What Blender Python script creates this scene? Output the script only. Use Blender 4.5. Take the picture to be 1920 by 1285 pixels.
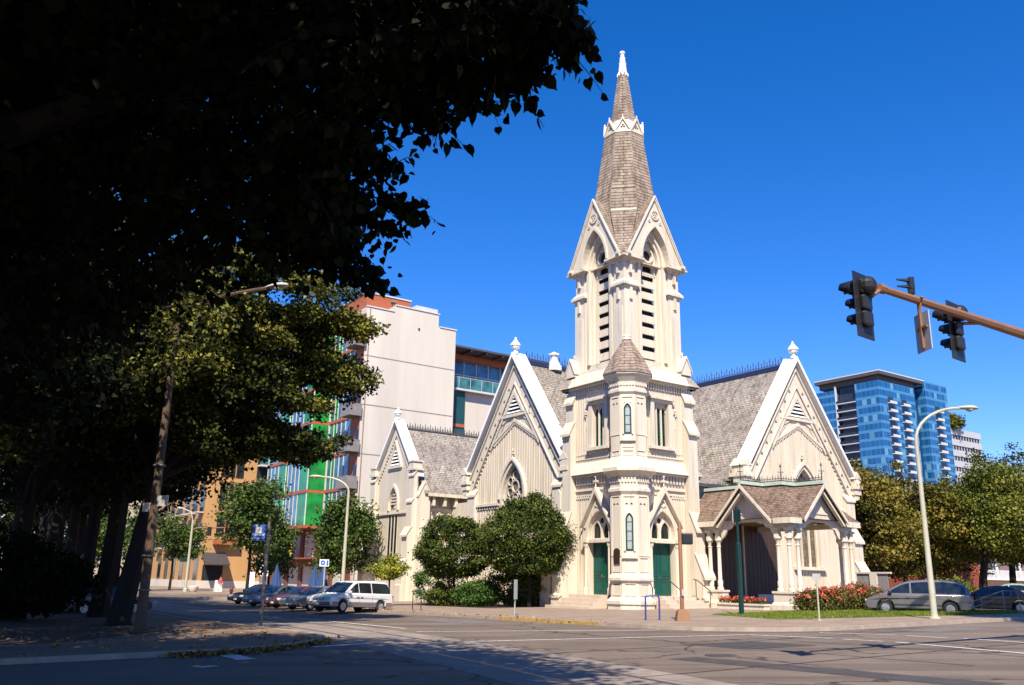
import bpy, bmesh, math, random
import numpy as np
from mathutils import Vector, Matrix
from mathutils.geometry import tessellate_polygon
R = math.radians
scene = bpy.context.scene
for o in list(bpy.data.objects):
    bpy.data.objects.remove(o)

# ------------------------------------------------------------------ camera
PITCH, ROLL, YAW = R(15.23634), R(1.03914), R(55.1785)
CAM_H = 1.75
FPX = 1636.68
cp, sp = math.cos(PITCH), math.sin(PITCH)
cr, sr = math.cos(ROLL), math.sin(ROLL)
_R0 = np.array([[1, 0, 0], [0, -sp, cp], [0, cp, sp]])
_M = np.array([[cr, sr, 0], [-sr, cr, 0], [0, 0, 1]]) @ _R0      # rows: right, up, forward
cam_d = bpy.data.cameras.new('camera')
cam = bpy.data.objects.new('camera', cam_d)
scene.collection.objects.link(cam)
cam_d.sensor_width = 36.0
cam_d.lens = 36.0 * FPX / 1920.0
cam_d.clip_start = 0.05
cam_d.clip_end = 6000
right, up, fwd = _M[0], _M[1], _M[2]
cam.matrix_world = Matrix(((right[0], up[0], -fwd[0], 0), (right[1], up[1], -fwd[1], 0),
                           (right[2], up[2], -fwd[2], CAM_H), (0, 0, 0, 1)))
scene.camera = cam

# ------------------------------------------------------------------ sky, sun, exposure
SUN_EL, SUN_BEAR = R(48.0), R(3.0)          # light travels towards bearing 3 deg, from behind the camera
world = bpy.data.worlds.new('World')
scene.world = world
world.use_nodes = True
wn, wl = world.node_tree.nodes, world.node_tree.links
bg = wn['Background']
sky = wn.new('ShaderNodeTexSky')
sky.sky_type = 'NISHITA'
sky.sun_disc = False
sky.sun_elevation = SUN_EL
sky.sun_rotation = math.pi + SUN_BEAR
sky.altitude = 1500
sky.air_density = 1.0
sky.dust_density = 0.15
sky.ozone_density = 3.0
hs = wn.new('ShaderNodeHueSaturation')
hs.inputs['Saturation'].default_value = 1.37
wl.new(sky.outputs[0], hs.inputs['Color'])
tint = wn.new('ShaderNodeMix')               # deep polarised blue of the photograph's sky
tint.data_type = 'RGBA'; tint.blend_type = 'MULTIPLY'; tint.inputs[0].default_value = 1.0
tint.inputs[7].default_value = (1.0, 0.83, 1.06, 1)
wl.new(hs.outputs[0], tint.inputs[6])
wl.new(tint.outputs[2], bg.inputs[0])
bg.inputs[1].default_value = 0.118
sun_d = bpy.data.lights.new('sun', 'SUN')
sun_d.energy = 5.0
sun_d.angle = R(0.5)
sun_d.color = (1.0, 0.91, 0.77)
sun = bpy.data.objects.new('sun', sun_d)
scene.collection.objects.link(sun)
sun.location = (-3, -40, 60)
sd = Vector((math.sin(SUN_BEAR) * math.cos(SUN_EL), math.cos(SUN_BEAR) * math.cos(SUN_EL), -math.sin(SUN_EL)))
sun.rotation_euler = sd.to_track_quat('-Z', 'Y').to_euler()
scene.view_settings.view_transform = 'Standard'
scene.view_settings.look = 'None'
scene.view_settings.gamma = 1.0
scene.view_settings.exposure = 0.85
scene.render.engine = 'CYCLES'
scene.cycles.max_bounces = 6
scene.cycles.transparent_max_bounces = 8

# ------------------------------------------------------------------ frames and helpers
DR = np.array([math.sin(YAW), math.cos(YAW)])        # along the right-hand street
DL = np.array([-math.cos(YAW), math.sin(YAW)])       # along the left-hand street
OX, OY = 7.0614, 52.7277                             # outer corner of the church tower
GRID = math.atan2(DR[1], DR[0])

def W(u, v, z=None):
    x, y = OX + u * DR[0] + v * DL[0], OY + u * DR[1] + v * DL[1]
    return (x, y, gz(x, y) if z is None else z)

def gz(x, y=0):
    return 0.02 * min(max(x, -14.0), 40.0)

def at(px, py, D):
    """world point at depth D (metres) on the sight line of a photo pixel; used to survey the place"""
    d = np.array([px - 960, 642.5 - py, FPX]) @ _M
    d = d / d[1] * D
    return (float(d[0]), float(d[1]), float(CAM_H + d[2]))

def tag(o, label=None, cat=None, group=None, kind=None):
    if label: o['label'] = label
    if cat: o['category'] = cat
    if group: o['group'] = group
    if kind: o['kind'] = kind
    return o

def link(o, parent=None):
    scene.collection.objects.link(o)
    if parent is not None: o.parent = parent
    return o

def empty(name, loc=(0, 0, 0), rz=0.0, parent=None):
    o = bpy.data.objects.new(name, None)
    o.location = loc
    o.rotation_euler = (0, 0, rz)
    o.empty_display_size = 0.3
    return link(o, parent)

def kids(o):
    return [c for c in bpy.data.objects if c.parent == o]

def copy_tree(o, parent=None):
    c = o.copy()
    scene.collection.objects.link(c)
    if parent is not None: c.parent = parent
    for ch in kids(o): copy_tree(ch, c)
    return c

class MB:
    """collects shapes in (a, b, z) coordinates, optionally through a map T, and links them as ONE mesh"""
    def __init__(s, T=None, flip=False):
        s.v, s.f, s.T, s.flip = [], [], T, flip
    def add(s, vs, fs):
        n = len(s.v)
        if s.T: vs = [s.T(*p) for p in vs]
        s.v += [tuple(p) for p in vs]
        for f in fs:
            g = [i + n for i in f]
            if s.flip: g.reverse()
            s.f.append(g)
        return s
    def box(s, x0, x1, y0, y1, z0, z1):
        v = [(x0, y0, z0), (x1, y0, z0), (x1, y1, z0), (x0, y1, z0), (x0, y0, z1), (x1, y0, z1), (x1, y1, z1), (x0, y1, z1)]
        return s.add(v, [(3, 2, 1, 0), (4, 5, 6, 7), (0, 1, 5, 4), (1, 2, 6, 5), (2, 3, 7, 6), (3, 0, 4, 7)])
    def frustum(s, b, t, z0, z1):
        """b, t: (x0,x1,y0,y1) at bottom and top"""
        q = lambda r, z: [(r[0], r[2], z), (r[1], r[2], z), (r[1], r[3], z), (r[0], r[3], z)]
        return s.add(q(b, z0) + q(t, z1), [(3, 2, 1, 0), (4, 5, 6, 7), (0, 1, 5, 4), (1, 2, 6, 5), (2, 3, 7, 6), (3, 0, 4, 7)])
    def ext(s, poly, lo, hi, axis, holes=()):
        """extrude a 2-D polygon (with holes); axis = the coordinate that runs from lo to hi"""
        loops = [list(poly)] + [list(h) for h in holes]
        if axis == 1: mk = lambda p, w: (p[0], w, p[1])
        elif axis == 0: mk = lambda p, w: (w, p[0], p[1])
        else: mk = lambda p, w: (p[0], p[1], w)
        flat = [p for l in loops for p in l]
        tri = tessellate_polygon([[Vector((p[0], p[1], 0)) for p in l] for l in loops])
        m = len(flat)
        vs = [mk(p, lo) for p in flat] + [mk(p, hi) for p in flat]
        fs = []
        area = sum(poly[i][0] * poly[(i + 1) % len(poly)][1] - poly[(i + 1) % len(poly)][0] * poly[i][1] for i in range(len(poly)))
        for t in tri:
            a, b, c = t
            ar = (flat[b][0] - flat[a][0]) * (flat[c][1] - flat[a][1]) - (flat[c][0] - flat[a][0]) * (flat[b][1] - flat[a][1])
            if abs(ar) < 1e-9: continue
            if ar < 0: b, c = c, b
            fs.append((a, b, c) if axis == 1 else (c, b, a))
            fs.append((c + m, b + m, a + m) if axis == 1 else (a + m, b + m, c + m))
        k = 0
        for l in loops:
            n = len(l)
            al = sum(l[i][0] * l[(i + 1) % n][1] - l[(i + 1) % n][0] * l[i][1] for i in range(n))
            ccw = al > 0
            if k > 0: ccw = not ccw
            for i in range(n):
                a, b = k + i, k + (i + 1) % n
                q = (a, b, b + m, a + m)
                if (axis == 1) == ccw: q = q[::-1]
                fs.append(q)
            k += n
        return s.add(vs, fs)
    def lathe(s, cx, cy, prof, n=12, rot=0.0, cap=True):
        vs, fs = [], []
        for r, z in prof:
            for i in range(n):
                a = rot + 2 * math.pi * i / n
                vs.append((cx + r * math.cos(a), cy + r * math.sin(a), z))
        for j in range(len(prof) - 1):
            for i in range(n):
                k = (i + 1) % n
                fs.append((j * n + i, j * n + k, (j + 1) * n + k, (j + 1) * n + i))
        if cap:
            fs.append(tuple(range(n))[::-1])
            fs.append(tuple(range((len(prof) - 1) * n, len(prof) * n)))
        return s.add(vs, fs)
    def tube(s, pts, r, n=8, rot=0.0):
        if not hasattr(r, '__len__'): r = [r] * len(pts)
        P = [Vector(p) for p in pts]
        vs, fs = [], []
        ref = None
        for i, p in enumerate(P):
            t = (P[min(i + 1, len(P) - 1)] - P[max(i - 1, 0)]).normalized()
            if ref is None:
                ref = Vector((0, 0, 1)) if abs(t.z) < 0.9 else Vector((1, 0, 0))
            a = t.cross(ref)
            if a.length < 1e-4: a = t.cross(Vector((0, 1, 0)))
            a.normalize()
            b = a.cross(t).normalized()
            ref = b
            for k in range(n):
                an = rot + 2 * math.pi * k / n
                q = p + a * (math.cos(an) * r[i]) + b * (math.sin(an) * r[i])
                vs.append(tuple(q))
        for j in range(len(P) - 1):
            for i in range(n):
                k = (i + 1) % n
                fs.append((j * n + i, j * n + k, (j + 1) * n + k, (j + 1) * n + i))
        fs.append(tuple(range(n))[::-1])
        fs.append(tuple(range((len(P) - 1) * n, len(P) * n)))
        return s.add(vs, fs)
    def strip(s, A, B):
        n = len(A)
        return s.add(list(A) + list(B), [(i, i + 1, n + i + 1, n + i) for i in range(n - 1)])
    def ring(s, inner, outer, d0, d1):
        """solid band between two open curves of equal length in the (a, z) plane, d0..d1"""
        n = len(inner)
        vs = [(p[0], d0, p[1]) for p in inner] + [(p[0], d0, p[1]) for p in outer] + \
             [(p[0], d1, p[1]) for p in inner] + [(p[0], d1, p[1]) for p in outer]
        fs = []
        for i in range(n - 1):
            j = i + 1
            fs += [(i, n + i, n + j, j), (2 * n + i, 2 * n + j, 3 * n + j, 3 * n + i),
                   (i, j, 2 * n + j, 2 * n + i), (n + i, 3 * n + i, 3 * n + j, n + j)]
        fs += [(0, 2 * n, 3 * n, n), (n - 1, 2 * n - 1, 4 * n - 1, 3 * n - 1)]
        return s.add(vs, fs)
    def build(s, name, mat, parent=None, smooth=False, bevel=0):
        me = bpy.data.meshes.new(name)
        me.from_pydata(s.v, [], s.f)
        me.update()
        uvl = me.uv_layers.new(name='UVMap')
        co = np.array(s.v, float)
        uv = np.zeros((len(me.loops), 2))
        for p in me.polygons:
            n = p.normal
            ids = list(p.vertices)
            if abs(n.z) > 0.995: t, b = Vector((1, 0, 0)), Vector((0, 1, 0))
            else:
                t = Vector((0, 0, 1)).cross(n).normalized(); b = n.cross(t)
            P = co[ids]
            uv[p.loop_start:p.loop_start + len(ids), 0] = P @ np.array(t)
            uv[p.loop_start:p.loop_start + len(ids), 1] = P @ np.array(b)
        uvl.data.foreach_set('uv', uv.ravel())
        if smooth:
            me.shade_smooth()
            me.set_sharp_from_angle(angle=R(38))
        me.materials.append(mat)
        o = bpy.data.objects.new(name, me)
        link(o, parent)
        if bevel:
            m = o.modifiers.new('bevel', 'BEVEL'); m.width = bevel; m.segments = 2; m.limit_method = 'ANGLE'
        return o

def facade(cx, cy, ang):
    """map (h, d, z): h runs right along a facade seen from outside, d outwards; ang = direction it faces"""
    ox, oy = math.cos(ang), math.sin(ang)
    rx, ry = -oy, ox
    return lambda h, d, z: (cx + h * rx + d * ox, cy + h * ry + d * oy, z)

# ------------------------------------------------------------------ materials
def new_mat(name):
    m = bpy.data.materials.new(name); m.use_nodes = True
    nt = m.node_tree
    return m, nt.nodes, nt.links, nt.nodes['Principled BSDF']

def mapping(n, l, kind='Object', scale=1.0):
    tc = n.new('ShaderNodeTexCoord'); mp = n.new('ShaderNodeMapping')
    mp.inputs['Scale'].default_value = (scale, scale, scale) if not hasattr(scale, '__len__') else scale
    l.new(tc.outputs[kind], mp.inputs['Vector'])
    return mp.outputs[0]

def ramp(n, l, fac, stops):
    r = n.new('ShaderNodeValToRGB')
    e = r.color_ramp.elements
    while len(e) < len(stops): e.new(0.5)
    for el, (p, c) in zip(e, stops):
        el.position = p; el.color = (*c, 1) if len(c) == 3 else c
    l.new(fac, r.inputs[0])
    return r.outputs[0]

def noise(n, l, vec, scale, detail=4, rough=0.6):
    t = n.new('ShaderNodeTexNoise')
    t.inputs['Scale'].default_value = scale; t.inputs['Detail'].default_value = detail
    t.inputs['Roughness'].default_value = rough
    l.new(vec, t.inputs['Vector'])
    return t.outputs[0]

def mixc(n, l, fac, a, b, mode='MIX'):
    m = n.new('ShaderNodeMix'); m.data_type = 'RGBA'; m.blend_type = mode
    if isinstance(fac, (int, float)): m.inputs[0].default_value = fac
    else: l.new(fac, m.inputs[0])
    for i, x in ((6, a), (7, b)):
        if hasattr(x, '__len__'): m.inputs[i].default_value = (*x[:3], 1)
        else: l.new(x, m.inputs[i])
    return m.outputs[2]

def math_n(n, l, op, a, b=None):
    m = n.new('ShaderNodeMath'); m.operation = op
    for i, x in enumerate((a, b)):
        if x is None: continue
        if isinstance(x, (int, float)): m.inputs[i].default_value = x
        else: l.new(x, m.inputs[i])
    return m.outputs[0]

def bump(n, l, bs, h, strength=0.3, dist=0.02):
    b = n.new('ShaderNodeBump'); b.inputs['Strength'].default_value = strength; b.inputs['Distance'].default_value = dist
    l.new(h, b.inputs['Height']); l.new(b.outputs[0], bs.inputs['Normal'])

def plain(name, col, rough=0.6, var=0.15, scale=3.0, metal=0.0, bmp=0.0, spec=0.4, streak=False, grime=False):
    m, n, l, bs = new_mat(name)
    vec = mapping(n, l, 'Object', (scale, scale, scale * (0.12 if streak else 1)))
    f = noise(n, l, vec, 1.0, 5)
    lo = tuple(c * (1 - var) for c in col); hi = tuple(min(1, c * (1 + var * 0.6)) for c in col)
    c = ramp(n, l, f, [(0.3, lo), (0.7, hi)])
    if grime:       # rain streaks and patchy repainting
        c = mixc(n, l, 1.0, c, ramp(n, l, noise(n, l, mapping(n, l, 'Object', (5, 5, .22)), 1.0, 5, .65), [(.33, (.80, .77, .72)), (.5, (1, 1, 1))]), 'MULTIPLY')
        c = mixc(n, l, 1.0, c, ramp(n, l, noise(n, l, mapping(n, l, 'Object', 14.0), 1.0, 4, .7), [(.3, (.90, .88, .85)), (.5, (1, 1, 1))]), 'MULTIPLY')
    l.new(c, bs.inputs['Base Color'])
    bs.inputs['Roughness'].default_value = rough
    bs.inputs['Metallic'].default_value = metal
    bs.inputs['Specular IOR Level'].default_value = spec
    if bmp: bump(n, l, bs, noise(n, l, mapping(n, l, 'Object', scale * 8), 1.0, 4), bmp, 0.02)
    return m

def glass_mat(name, col, rough=0.06, spec=0.6, metal=0.0, var=0.5, cell=1.0):
    m, n, l, bs = new_mat(name)
    vec = mapping(n, l, 'Object', 1.0)
    f = noise(n, l, vec, cell, 2)
    l.new(ramp(n, l, f, [(0.35, tuple(c * (1 - var) for c in col)), (0.65, tuple(min(1, c * (1 + var)) for c in col))]), bs.inputs['Base Color'])
    bs.inputs['Roughness'].default_value = rough
    bs.inputs['Specular IOR Level'].default_value = spec
    bs.inputs['Metallic'].default_value = metal
    bump(n, l, bs, noise(n, l, vec, 0.7, 1), 0.04, 0.3)
    return m

def shingle_mat(name, c1, c2, mortar, bw=0.55, rh=0.2, band=None, pale=None, mort=0.014):
    m, n, l, bs = new_mat(name)
    tc = n.new('ShaderNodeTexCoord')
    br = n.new('ShaderNodeTexBrick')
    l.new(tc.outputs['UV'], br.inputs['Vector'])
    br.inputs['Scale'].default_value = 1.0
    br.inputs['Brick Width'].default_value = bw; br.inputs['Row Height'].default_value = rh
    br.inputs['Mortar Size'].default_value = mort; br.inputs['Mortar Smooth'].default_value = 0.3
    br.inputs['Color1'].default_value = (*c1, 1); br.inputs['Color2'].default_value = (*c2, 1)
    br.inputs['Mortar'].default_value = (*mortar, 1)
    col = br.outputs['Color']
    h = br.outputs['Fac']
    if band:
        # rows of fish-scale shingles: bands along the slope, each scale an offset cell with a pale lip
        sep = n.new('ShaderNodeSeparateXYZ')
        l.new(tc.outputs['Object'], sep.inputs[0])
        w = math_n(n, l, 'PINGPONG', math_n(n, l, 'ADD', sep.outputs[2], band[1]), band[0])
        msk = math_n(n, l, 'GREATER_THAN', w, band[0] * 0.5)
        b2 = n.new('ShaderNodeTexBrick'); l.new(tc.outputs['UV'], b2.inputs['Vector'])
        b2.inputs['Scale'].default_value = 1.0
        b2.inputs['Brick Width'].default_value = 0.34; b2.inputs['Row Height'].default_value = 0.23
        b2.inputs['Mortar Size'].default_value = 0.05; b2.inputs['Mortar Smooth'].default_value = 0.8
        b2.inputs['Color1'].default_value = (*pale, 1); b2.inputs['Color2'].default_value = (*[0.8 * c for c in pale], 1)
        b2.inputs['Mortar'].default_value = (*[0.42 * c for c in pale], 1)
        col = mixc(n, l, msk, col, b2.outputs['Color'])
    # single shingles within a course: each a slightly different weathered tone
    sn = n.new('ShaderNodeVectorMath'); sn.operation = 'SNAP'; l.new(tc.outputs['UV'], sn.inputs[0]); sn.inputs[1].default_value = (.17, rh, 1)
    wn_ = n.new('ShaderNodeTexWhiteNoise'); wn_.noise_dimensions = '2D'; l.new(sn.outputs[0], wn_.inputs['Vector'])
    col = mixc(n, l, 1.0, col, ramp(n, l, wn_.outputs['Value'], [(.0, (.74, .73, .72)), (.5, (1, 1, 1)), (1.0, (1.12, 1.12, 1.12))]), 'MULTIPLY')
    vec = mapping(n, l, 'Object', 1.0)
    d = ramp(n, l, noise(n, l, vec, 0.9, 6, 0.7), [(0.3, (0.72, 0.70, 0.68)), (0.72, (1.12, 1.1, 1.08))])
    st = ramp(n, l, noise(n, l, mapping(n, l, 'Object', (2.6, 2.6, .35)), 1.0, 4, .7), [(.36, (.62, .58, .54)), (.52, (1, 1, 1))])
    col = mixc(n, l, 1.0, col, st, 'MULTIPLY')
    l.new(mixc(n, l, 1.0, col, d, 'MULTIPLY'), bs.inputs['Base Color'])
    bs.inputs['Roughness'].default_value = 0.85
    bs.inputs['Specular IOR Level'].default_value = 0.2
    # saw-tooth: every course overhangs the one below
    sep2 = n.new('ShaderNodeSeparateXYZ'); l.new(tc.outputs['UV'], sep2.inputs[0])
    saw = math_n(n, l, 'FRACT', math_n(n, l, 'DIVIDE', sep2.outputs[1], rh))
    hh = math_n(n, l, 'SUBTRACT', math_n(n, l, 'SUBTRACT', 1.0, saw), math_n(n, l, 'MULTIPLY', h, 0.6))
    bump(n, l, bs, hh, 0.9, 0.03)
    return m

MAT = {}
MAT['paint'] = plain('cream_paint', (0.585, 0.512, 0.405), 0.6, 0.12, 0.9, streak=True, grime=True)
MAT['paint2'] = plain('cream_trim_paint', (0.615, 0.545, 0.438), 0.55, 0.08, 1.1, streak=True, grime=True)
MAT['white'] = plain('white_coping_paint', (0.82, 0.80, 0.76), 0.45, 0.05, 1.0)
MAT['shingle'] = shingle_mat('slate_shingle', (0.32, 0.29, 0.265), (0.28, 0.25, 0.23), (0.14, 0.11, 0.095), band=(2.02, -0.35), pale=(0.43, 0.39, 0.35))
MAT['cedar'] = shingle_mat('spire_shingle', (0.33, 0.27, 0.215), (0.28, 0.225, 0.18), (0.08, 0.058, 0.042), bw=7.3, rh=0.24, mort=.026)
MAT['porch_shingle'] = shingle_mat('porch_shingle', (0.27, 0.195, 0.15), (0.20, 0.14, 0.108), (0.07, 0.05, 0.04), bw=0.45, rh=0.15)
MAT['iron'] = plain('black_iron', (0.035, 0.035, 0.045), 0.5, 0.2, 4)
MAT['ridgeblue'] = plain('blue_black_ridge', (0.02, 0.028, 0.075), 0.45, 0.2, 4)
MAT['turretroof'] = shingle_mat('turret_shingle', (0.33, 0.26, 0.21), (0.27, 0.21, 0.17), (0.11, 0.08, 0.065), bw=5.7, rh=0.22, mort=.022)
MAT['gutter'] = plain('dark_gutter', (0.07, 0.065, 0.07), 0.5, 0.2, 4)
MAT['copper'] = plain('green_copper', (0.42, 0.50, 0.42), 0.55, 0.12, 3)
MAT['dark'] = plain('dark_void', (0.012, 0.012, 0.014), 0.8, 0.2, 2)
MAT['door'] = plain('green_door_paint', (0.004, 0.068, 0.052), 0.35, 0.12, 1.5, streak=True)
MAT['brass'] = plain('brass', (0.5, 0.36, 0.14), 0.3, 0.1, 5, metal=1.0)
MAT['glass'] = glass_mat('dark_window_glass', (0.014, 0.019, 0.02), 0.09, 0.4)
MAT['greenframe'] = plain('dark_green_sash', (0.012, 0.055, 0.045), 0.45, 0.1, 5)
MAT['bronze'] = plain('bronze_plaque', (0.05, 0.03, 0.02), 0.45, 0.3, 6, metal=0.3)
MAT['wood'] = plain('tan_step_paint', (0.52, 0.42, 0.33), 0.65, 0.12, 2)
MAT['gap_shade'] = plain('gap_shade_black', (0.02, 0.018, 0.016), 0.9, 0.1, 2)  # near-black stands for shade between louvre slats and in pierced trefoils

def stained_mat():
    m, n, l, bs = new_mat('stained_glass')
    tc = n.new('ShaderNodeTexCoord')
    br = n.new('ShaderNodeTexBrick'); l.new(tc.outputs['UV'], br.inputs['Vector'])
    br.inputs['Scale'].default_value = 1.0; br.inputs['Brick Width'].default_value = 0.22; br.inputs['Row Height'].default_value = 0.3
    br.inputs['Mortar Size'].default_value = 0.012
    br.inputs['Color1'].default_value = (0.10, 0.075, 0.04, 1); br.inputs['Color2'].default_value = (0.22, 0.18, 0.11, 1)
    br.inputs['Mortar'].default_value = (0.03, 0.025, 0.02, 1)
    vo = n.new('ShaderNodeTexVoronoi'); l.new(tc.outputs['UV'], vo.inputs['Vector']); vo.inputs['Scale'].default_value = 6
    c = ramp(n, l, vo.outputs['Distance'], [(0.1, (0.34, 0.30, 0.22)), (0.32, (0.09, 0.07, 0.045))])
    l.new(mixc(n, l, 0.45, br.outputs['Color'], c), bs.inputs['Base Color'])
    bs.inputs['Roughness'].default_value = 0.22
    bs.inputs['Specular IOR Level'].default_value = 0.35
    return m
MAT['stained'] = stained_mat()

# ================================================================== THE CHURCH
CH = empty('church', (OX, OY, 0), GRID)
tag(CH, 'cream wooden gothic church with tall shingled spire and corner stair turret', 'church')
PI = math.pi
FR, FL, FB, FE = -PI / 2, PI, PI / 2, 0.0        # right street face, left street face, back, east
C8 = 1 / math.cos(PI / 8)

def arch(hc, a, zs, H, n=8):
    c = (H * H - a * a) / (2 * a); r = a + c
    t1 = math.atan2(H, c)
    rt = [(hc - c + r * math.cos(t1 * i / n), zs + r * math.sin(t1 * i / n)) for i in range(n + 1)]   # right spring -> apex
    lf = [(2 * hc - x, z) for x, z in rt]
    return lf + rt[::-1][1:]

def arch_poly(hc, a, z0, zs, H, n=8):
    return [(hc + a, z0)] + arch(hc, a, zs, H, n)[::-1] + [(hc - a, z0)]     # counter-clockwise

def circ(hc, zc, r, n=16):
    return [(hc + r * math.cos(2 * PI * i / n), zc + r * math.sin(2 * PI * i / n)) for i in range(n)]

def circ_ring(mb, hc, zc, r0, r1, d0, d1, n=16):
    a = circ(hc, zc, r0, n); b = circ(hc, zc, r1, n)
    mb.ring(a + a[:1], b + b[:1], d0, d1)

def fm(T): return MB(T, True)

def cresting(T, p0, p1, z, step=0.22, h=0.55, name='cresting', mat='ridgeblue', wt=2.6):
    """iron ridge cresting from p0 to p1 in map coordinates"""
    mb = MB()
    a, b = Vector((*p0, z)), Vector((*p1, z))
    L = (b - a).length; t = (b - a) / L
    mb.tube([a + Vector((0, 0, 0.06)), b + Vector((0, 0, 0.06))], 0.025, 4)
    mb.tube([a + Vector((0, 0, 0.2)), b + Vector((0, 0, 0.2))], 0.018, 4)
    k = int(L / step)
    for i in range(k + 1):
        p = a + t * (i * L / k)
        hh = h * (1.0 if i % 2 == 0 else 0.72)
        mb.tube([p, p + Vector((0, 0, hh))], [0.02 * wt, 0.014 * wt], 4)
        mb.tube([p + Vector((0, 0, hh * 0.74)) - t * 0.055, p + Vector((0, 0, hh * 0.74)) + t * 0.055], 0.016, 4)
        mb.lathe(p.x, p.y, [(0.001, z + hh - 0.02), (0.03, z + hh + 0.02), (0.001, z + hh + 0.07)], 4)
        if i < k:
            q = a + t * ((i + 0.5) * L / k)
            mb.tube([p + Vector((0, 0, 0.2)), q + Vector((0, 0, 0.09)), a + t * ((i + 1) * L / k) + Vector((0, 0, 0.2))], 0.011, 4)
    return mb.build(name, MAT[mat], CH)

def butt_profile(levels):
    return levels

def finial(T, h, d, z, s=1.0, parent=CH, mat='white'):
    mb = fm(T)
    mb.lathe(h, d, [(0.24 * s, z), (0.24 * s, z + 0.12 * s), (0.15 * s, z + 0.2 * s), (0.15 * s, z + 0.34 * s), (0.32 * s, z + 0.44 * s), (0.36 * s, z + 0.52 * s),
                    (0.28 * s, z + 0.58 * s), (0.42 * s, z + 0.66 * s), (0.43 * s, z + 0.72 * s), (0.12 * s, z + 1.12 * s), (0.07 * s, z + 1.2 * s),
                    (0.1 * s, z + 1.26 * s), (0.02 * s, z + 1.36 * s)], 8, PI / 8)
    return mb.build('finial', MAT[mat], parent)

def fleur(mb, h, d, z, s=0.3):
    """little carved finial over a hood mould"""
    mb.tube([(h, d, z), (h, d, z + s)], [0.05, 0.035], 6)
    mb.box(h - 0.4 * s, h + 0.4 * s, d - 0.06, d + 0.06, z + s * 0.55, z + s * 0.8)
    mb.lathe(h, d, [(0.03, z + s), (0.09, z + s * 1.2), (0.02, z + s * 1.6)], 6)

def pointed_window(T, hc, a, z0, zs, H, d=0.0, glass='stained', style='rose'):
    f = fm(T)
    w = 0.24
    inner = [(hc - a, z0)] + arch(hc, a, zs, H) + [(hc + a, z0)]
    outer = [(hc - a - w, z0)] + arch(hc, a + w, zs, H + w * 1.2) + [(hc + a + w, z0)]
    f.ring(inner, outer, d + 0.005, d + 0.13)
    o2 = arch(hc, a + w + 0.17, zs, H + w * 1.2 + 0.22)
    f.ring(arch(hc, a + w + 0.004, zs, H + w * 1.2 + 0.004), o2, d + 0.005, d + 0.25)
    f.box(hc - a - 0.4, hc + a + 0.4, d + 0.005, d + 0.3, z0 - 0.22, z0 - 0.003)
    fleur(f, hc, d + 0.12, zs + H + w * 1.2 + 0.2, 0.4)
    fr = f.build('window', MAT['paint2'], CH)
    p = fm(T)
    p.ext(arch_poly(hc, a + 0.05, z0 - 0.02, zs, H + 0.05), d - 0.3, d - 0.27, 1)
    p.build('pane', MAT[glass], fr)
    t = fm(T)
    d0, d1 = d - 0.26, d - 0.14
    t.ring([(hc - a + 0.1, z0)] + arch(hc, a - 0.1, zs, H - 0.12) + [(hc + a - 0.1, z0)],
           [(hc - a - 0.01, z0)] + arch(hc, a + 0.01, zs, H + 0.01) + [(hc + a + 0.01, z0)], d0, d1)
    if style == 'rose':
        zc, rr = zs + H * 0.36, a * 0.36
        circ_ring(t, hc, zc, rr - 0.09, rr, d0, d1 + 0.01)
        for k in range(6):
            an = PI / 2 + k * PI / 3
            circ_ring(t, hc + 0.58 * a * math.cos(an), zc + 0.60 * a * math.sin(an), a * 0.26 - 0.06, a * 0.26, d0 + 0.003 * (k + 1), d1 - 0.004 * (k + 1), 12)
        ztop = zs - a * 0.35
    else:
        ztop = zs
    n = 3
    for i in range(1, n):
        x = hc - a + 2 * a * i / n
        t.box(x - 0.06, x + 0.06, d0 + 0.01, d1 + 0.02, z0, ztop + 0.1)
    for i in range(n):
        x = hc - a + 2 * a * (i + 0.5) / n
        aa = a / n - 0.03
        t.ring(arch(x, aa - 0.07, ztop, aa * 1.5 - 0.07), arch(x, aa + 0.012, ztop, aa * 1.5 + 0.03), d0 + 0.03, d1 + 0.03)
    t.build('tracery', MAT['paint2'] if style != 'rose' else plain('stone_tracery', (0.5, 0.44, 0.36), 0.6, 0.1), fr)
    return fr

def battens(T, h0, h1, zlo, zhi, step=0.3, d=0.0, name='battens', w=0.028):
    """cover strips; a new part begins wherever an opening interrupts the run"""
    mb, last = fm(T), None
    n = int((h1 - h0) / step)
    for i in range(n + 1):
        h = h0 + (h1 - h0) * i / n
        segs = [q for q in zlo(h) if q[1] - q[0] > 0.05]
        if segs and last is not None and h - last > 2 * step:
            mb.build(name, MAT['paint'], CH); mb = fm(T)
        for s, e in segs: mb.box(h - w, h + w, d - 0.01, d + 0.04, s, e)
        if segs: last = h
    return mb.build(name, MAT['paint'], CH)

# ------------------------------------------------------------------ the two great gables
def buttress(T, h0, h1, prof, name='buttress', d=0.0, cap=True):
    mb = fm(T)
    poly = [(d - 0.02, prof[-1][1])] + [(d + p[0], p[1]) for p in prof[::-1]] + [(d - 0.02, prof[0][1])]
    mb.ext(poly, h0, h1, 0)
    # projecting weathering slabs on every slope
    for (a, b) in zip(prof[:-1], prof[1:]):
        if b[0] > a[0] + 0.1:
            ex = 0.09
            mb.ext([(d + a[0] - 0.05, a[1] + 0.1), (d + a[0] - 0.05, a[1] - 0.02), (d + b[0] + ex, b[1] - 0.14), (d + b[0] + ex, b[1] + 0.02)], h0 - 0.07, h1 + 0.07, 0)
    o = mb.build(name, MAT['paint2'], CH)
    return o

GBUT = [(0.1, 8.2), (0.3, 7.85), (0.3, 5.75), (0.75, 4.85), (0.68, 4.7), (0.68, 3.45), (1.25, 2.35), (1.15, 2.2), (1.15, 1.1), (1.25, 1.05), (1.25, -0.6)]

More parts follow.
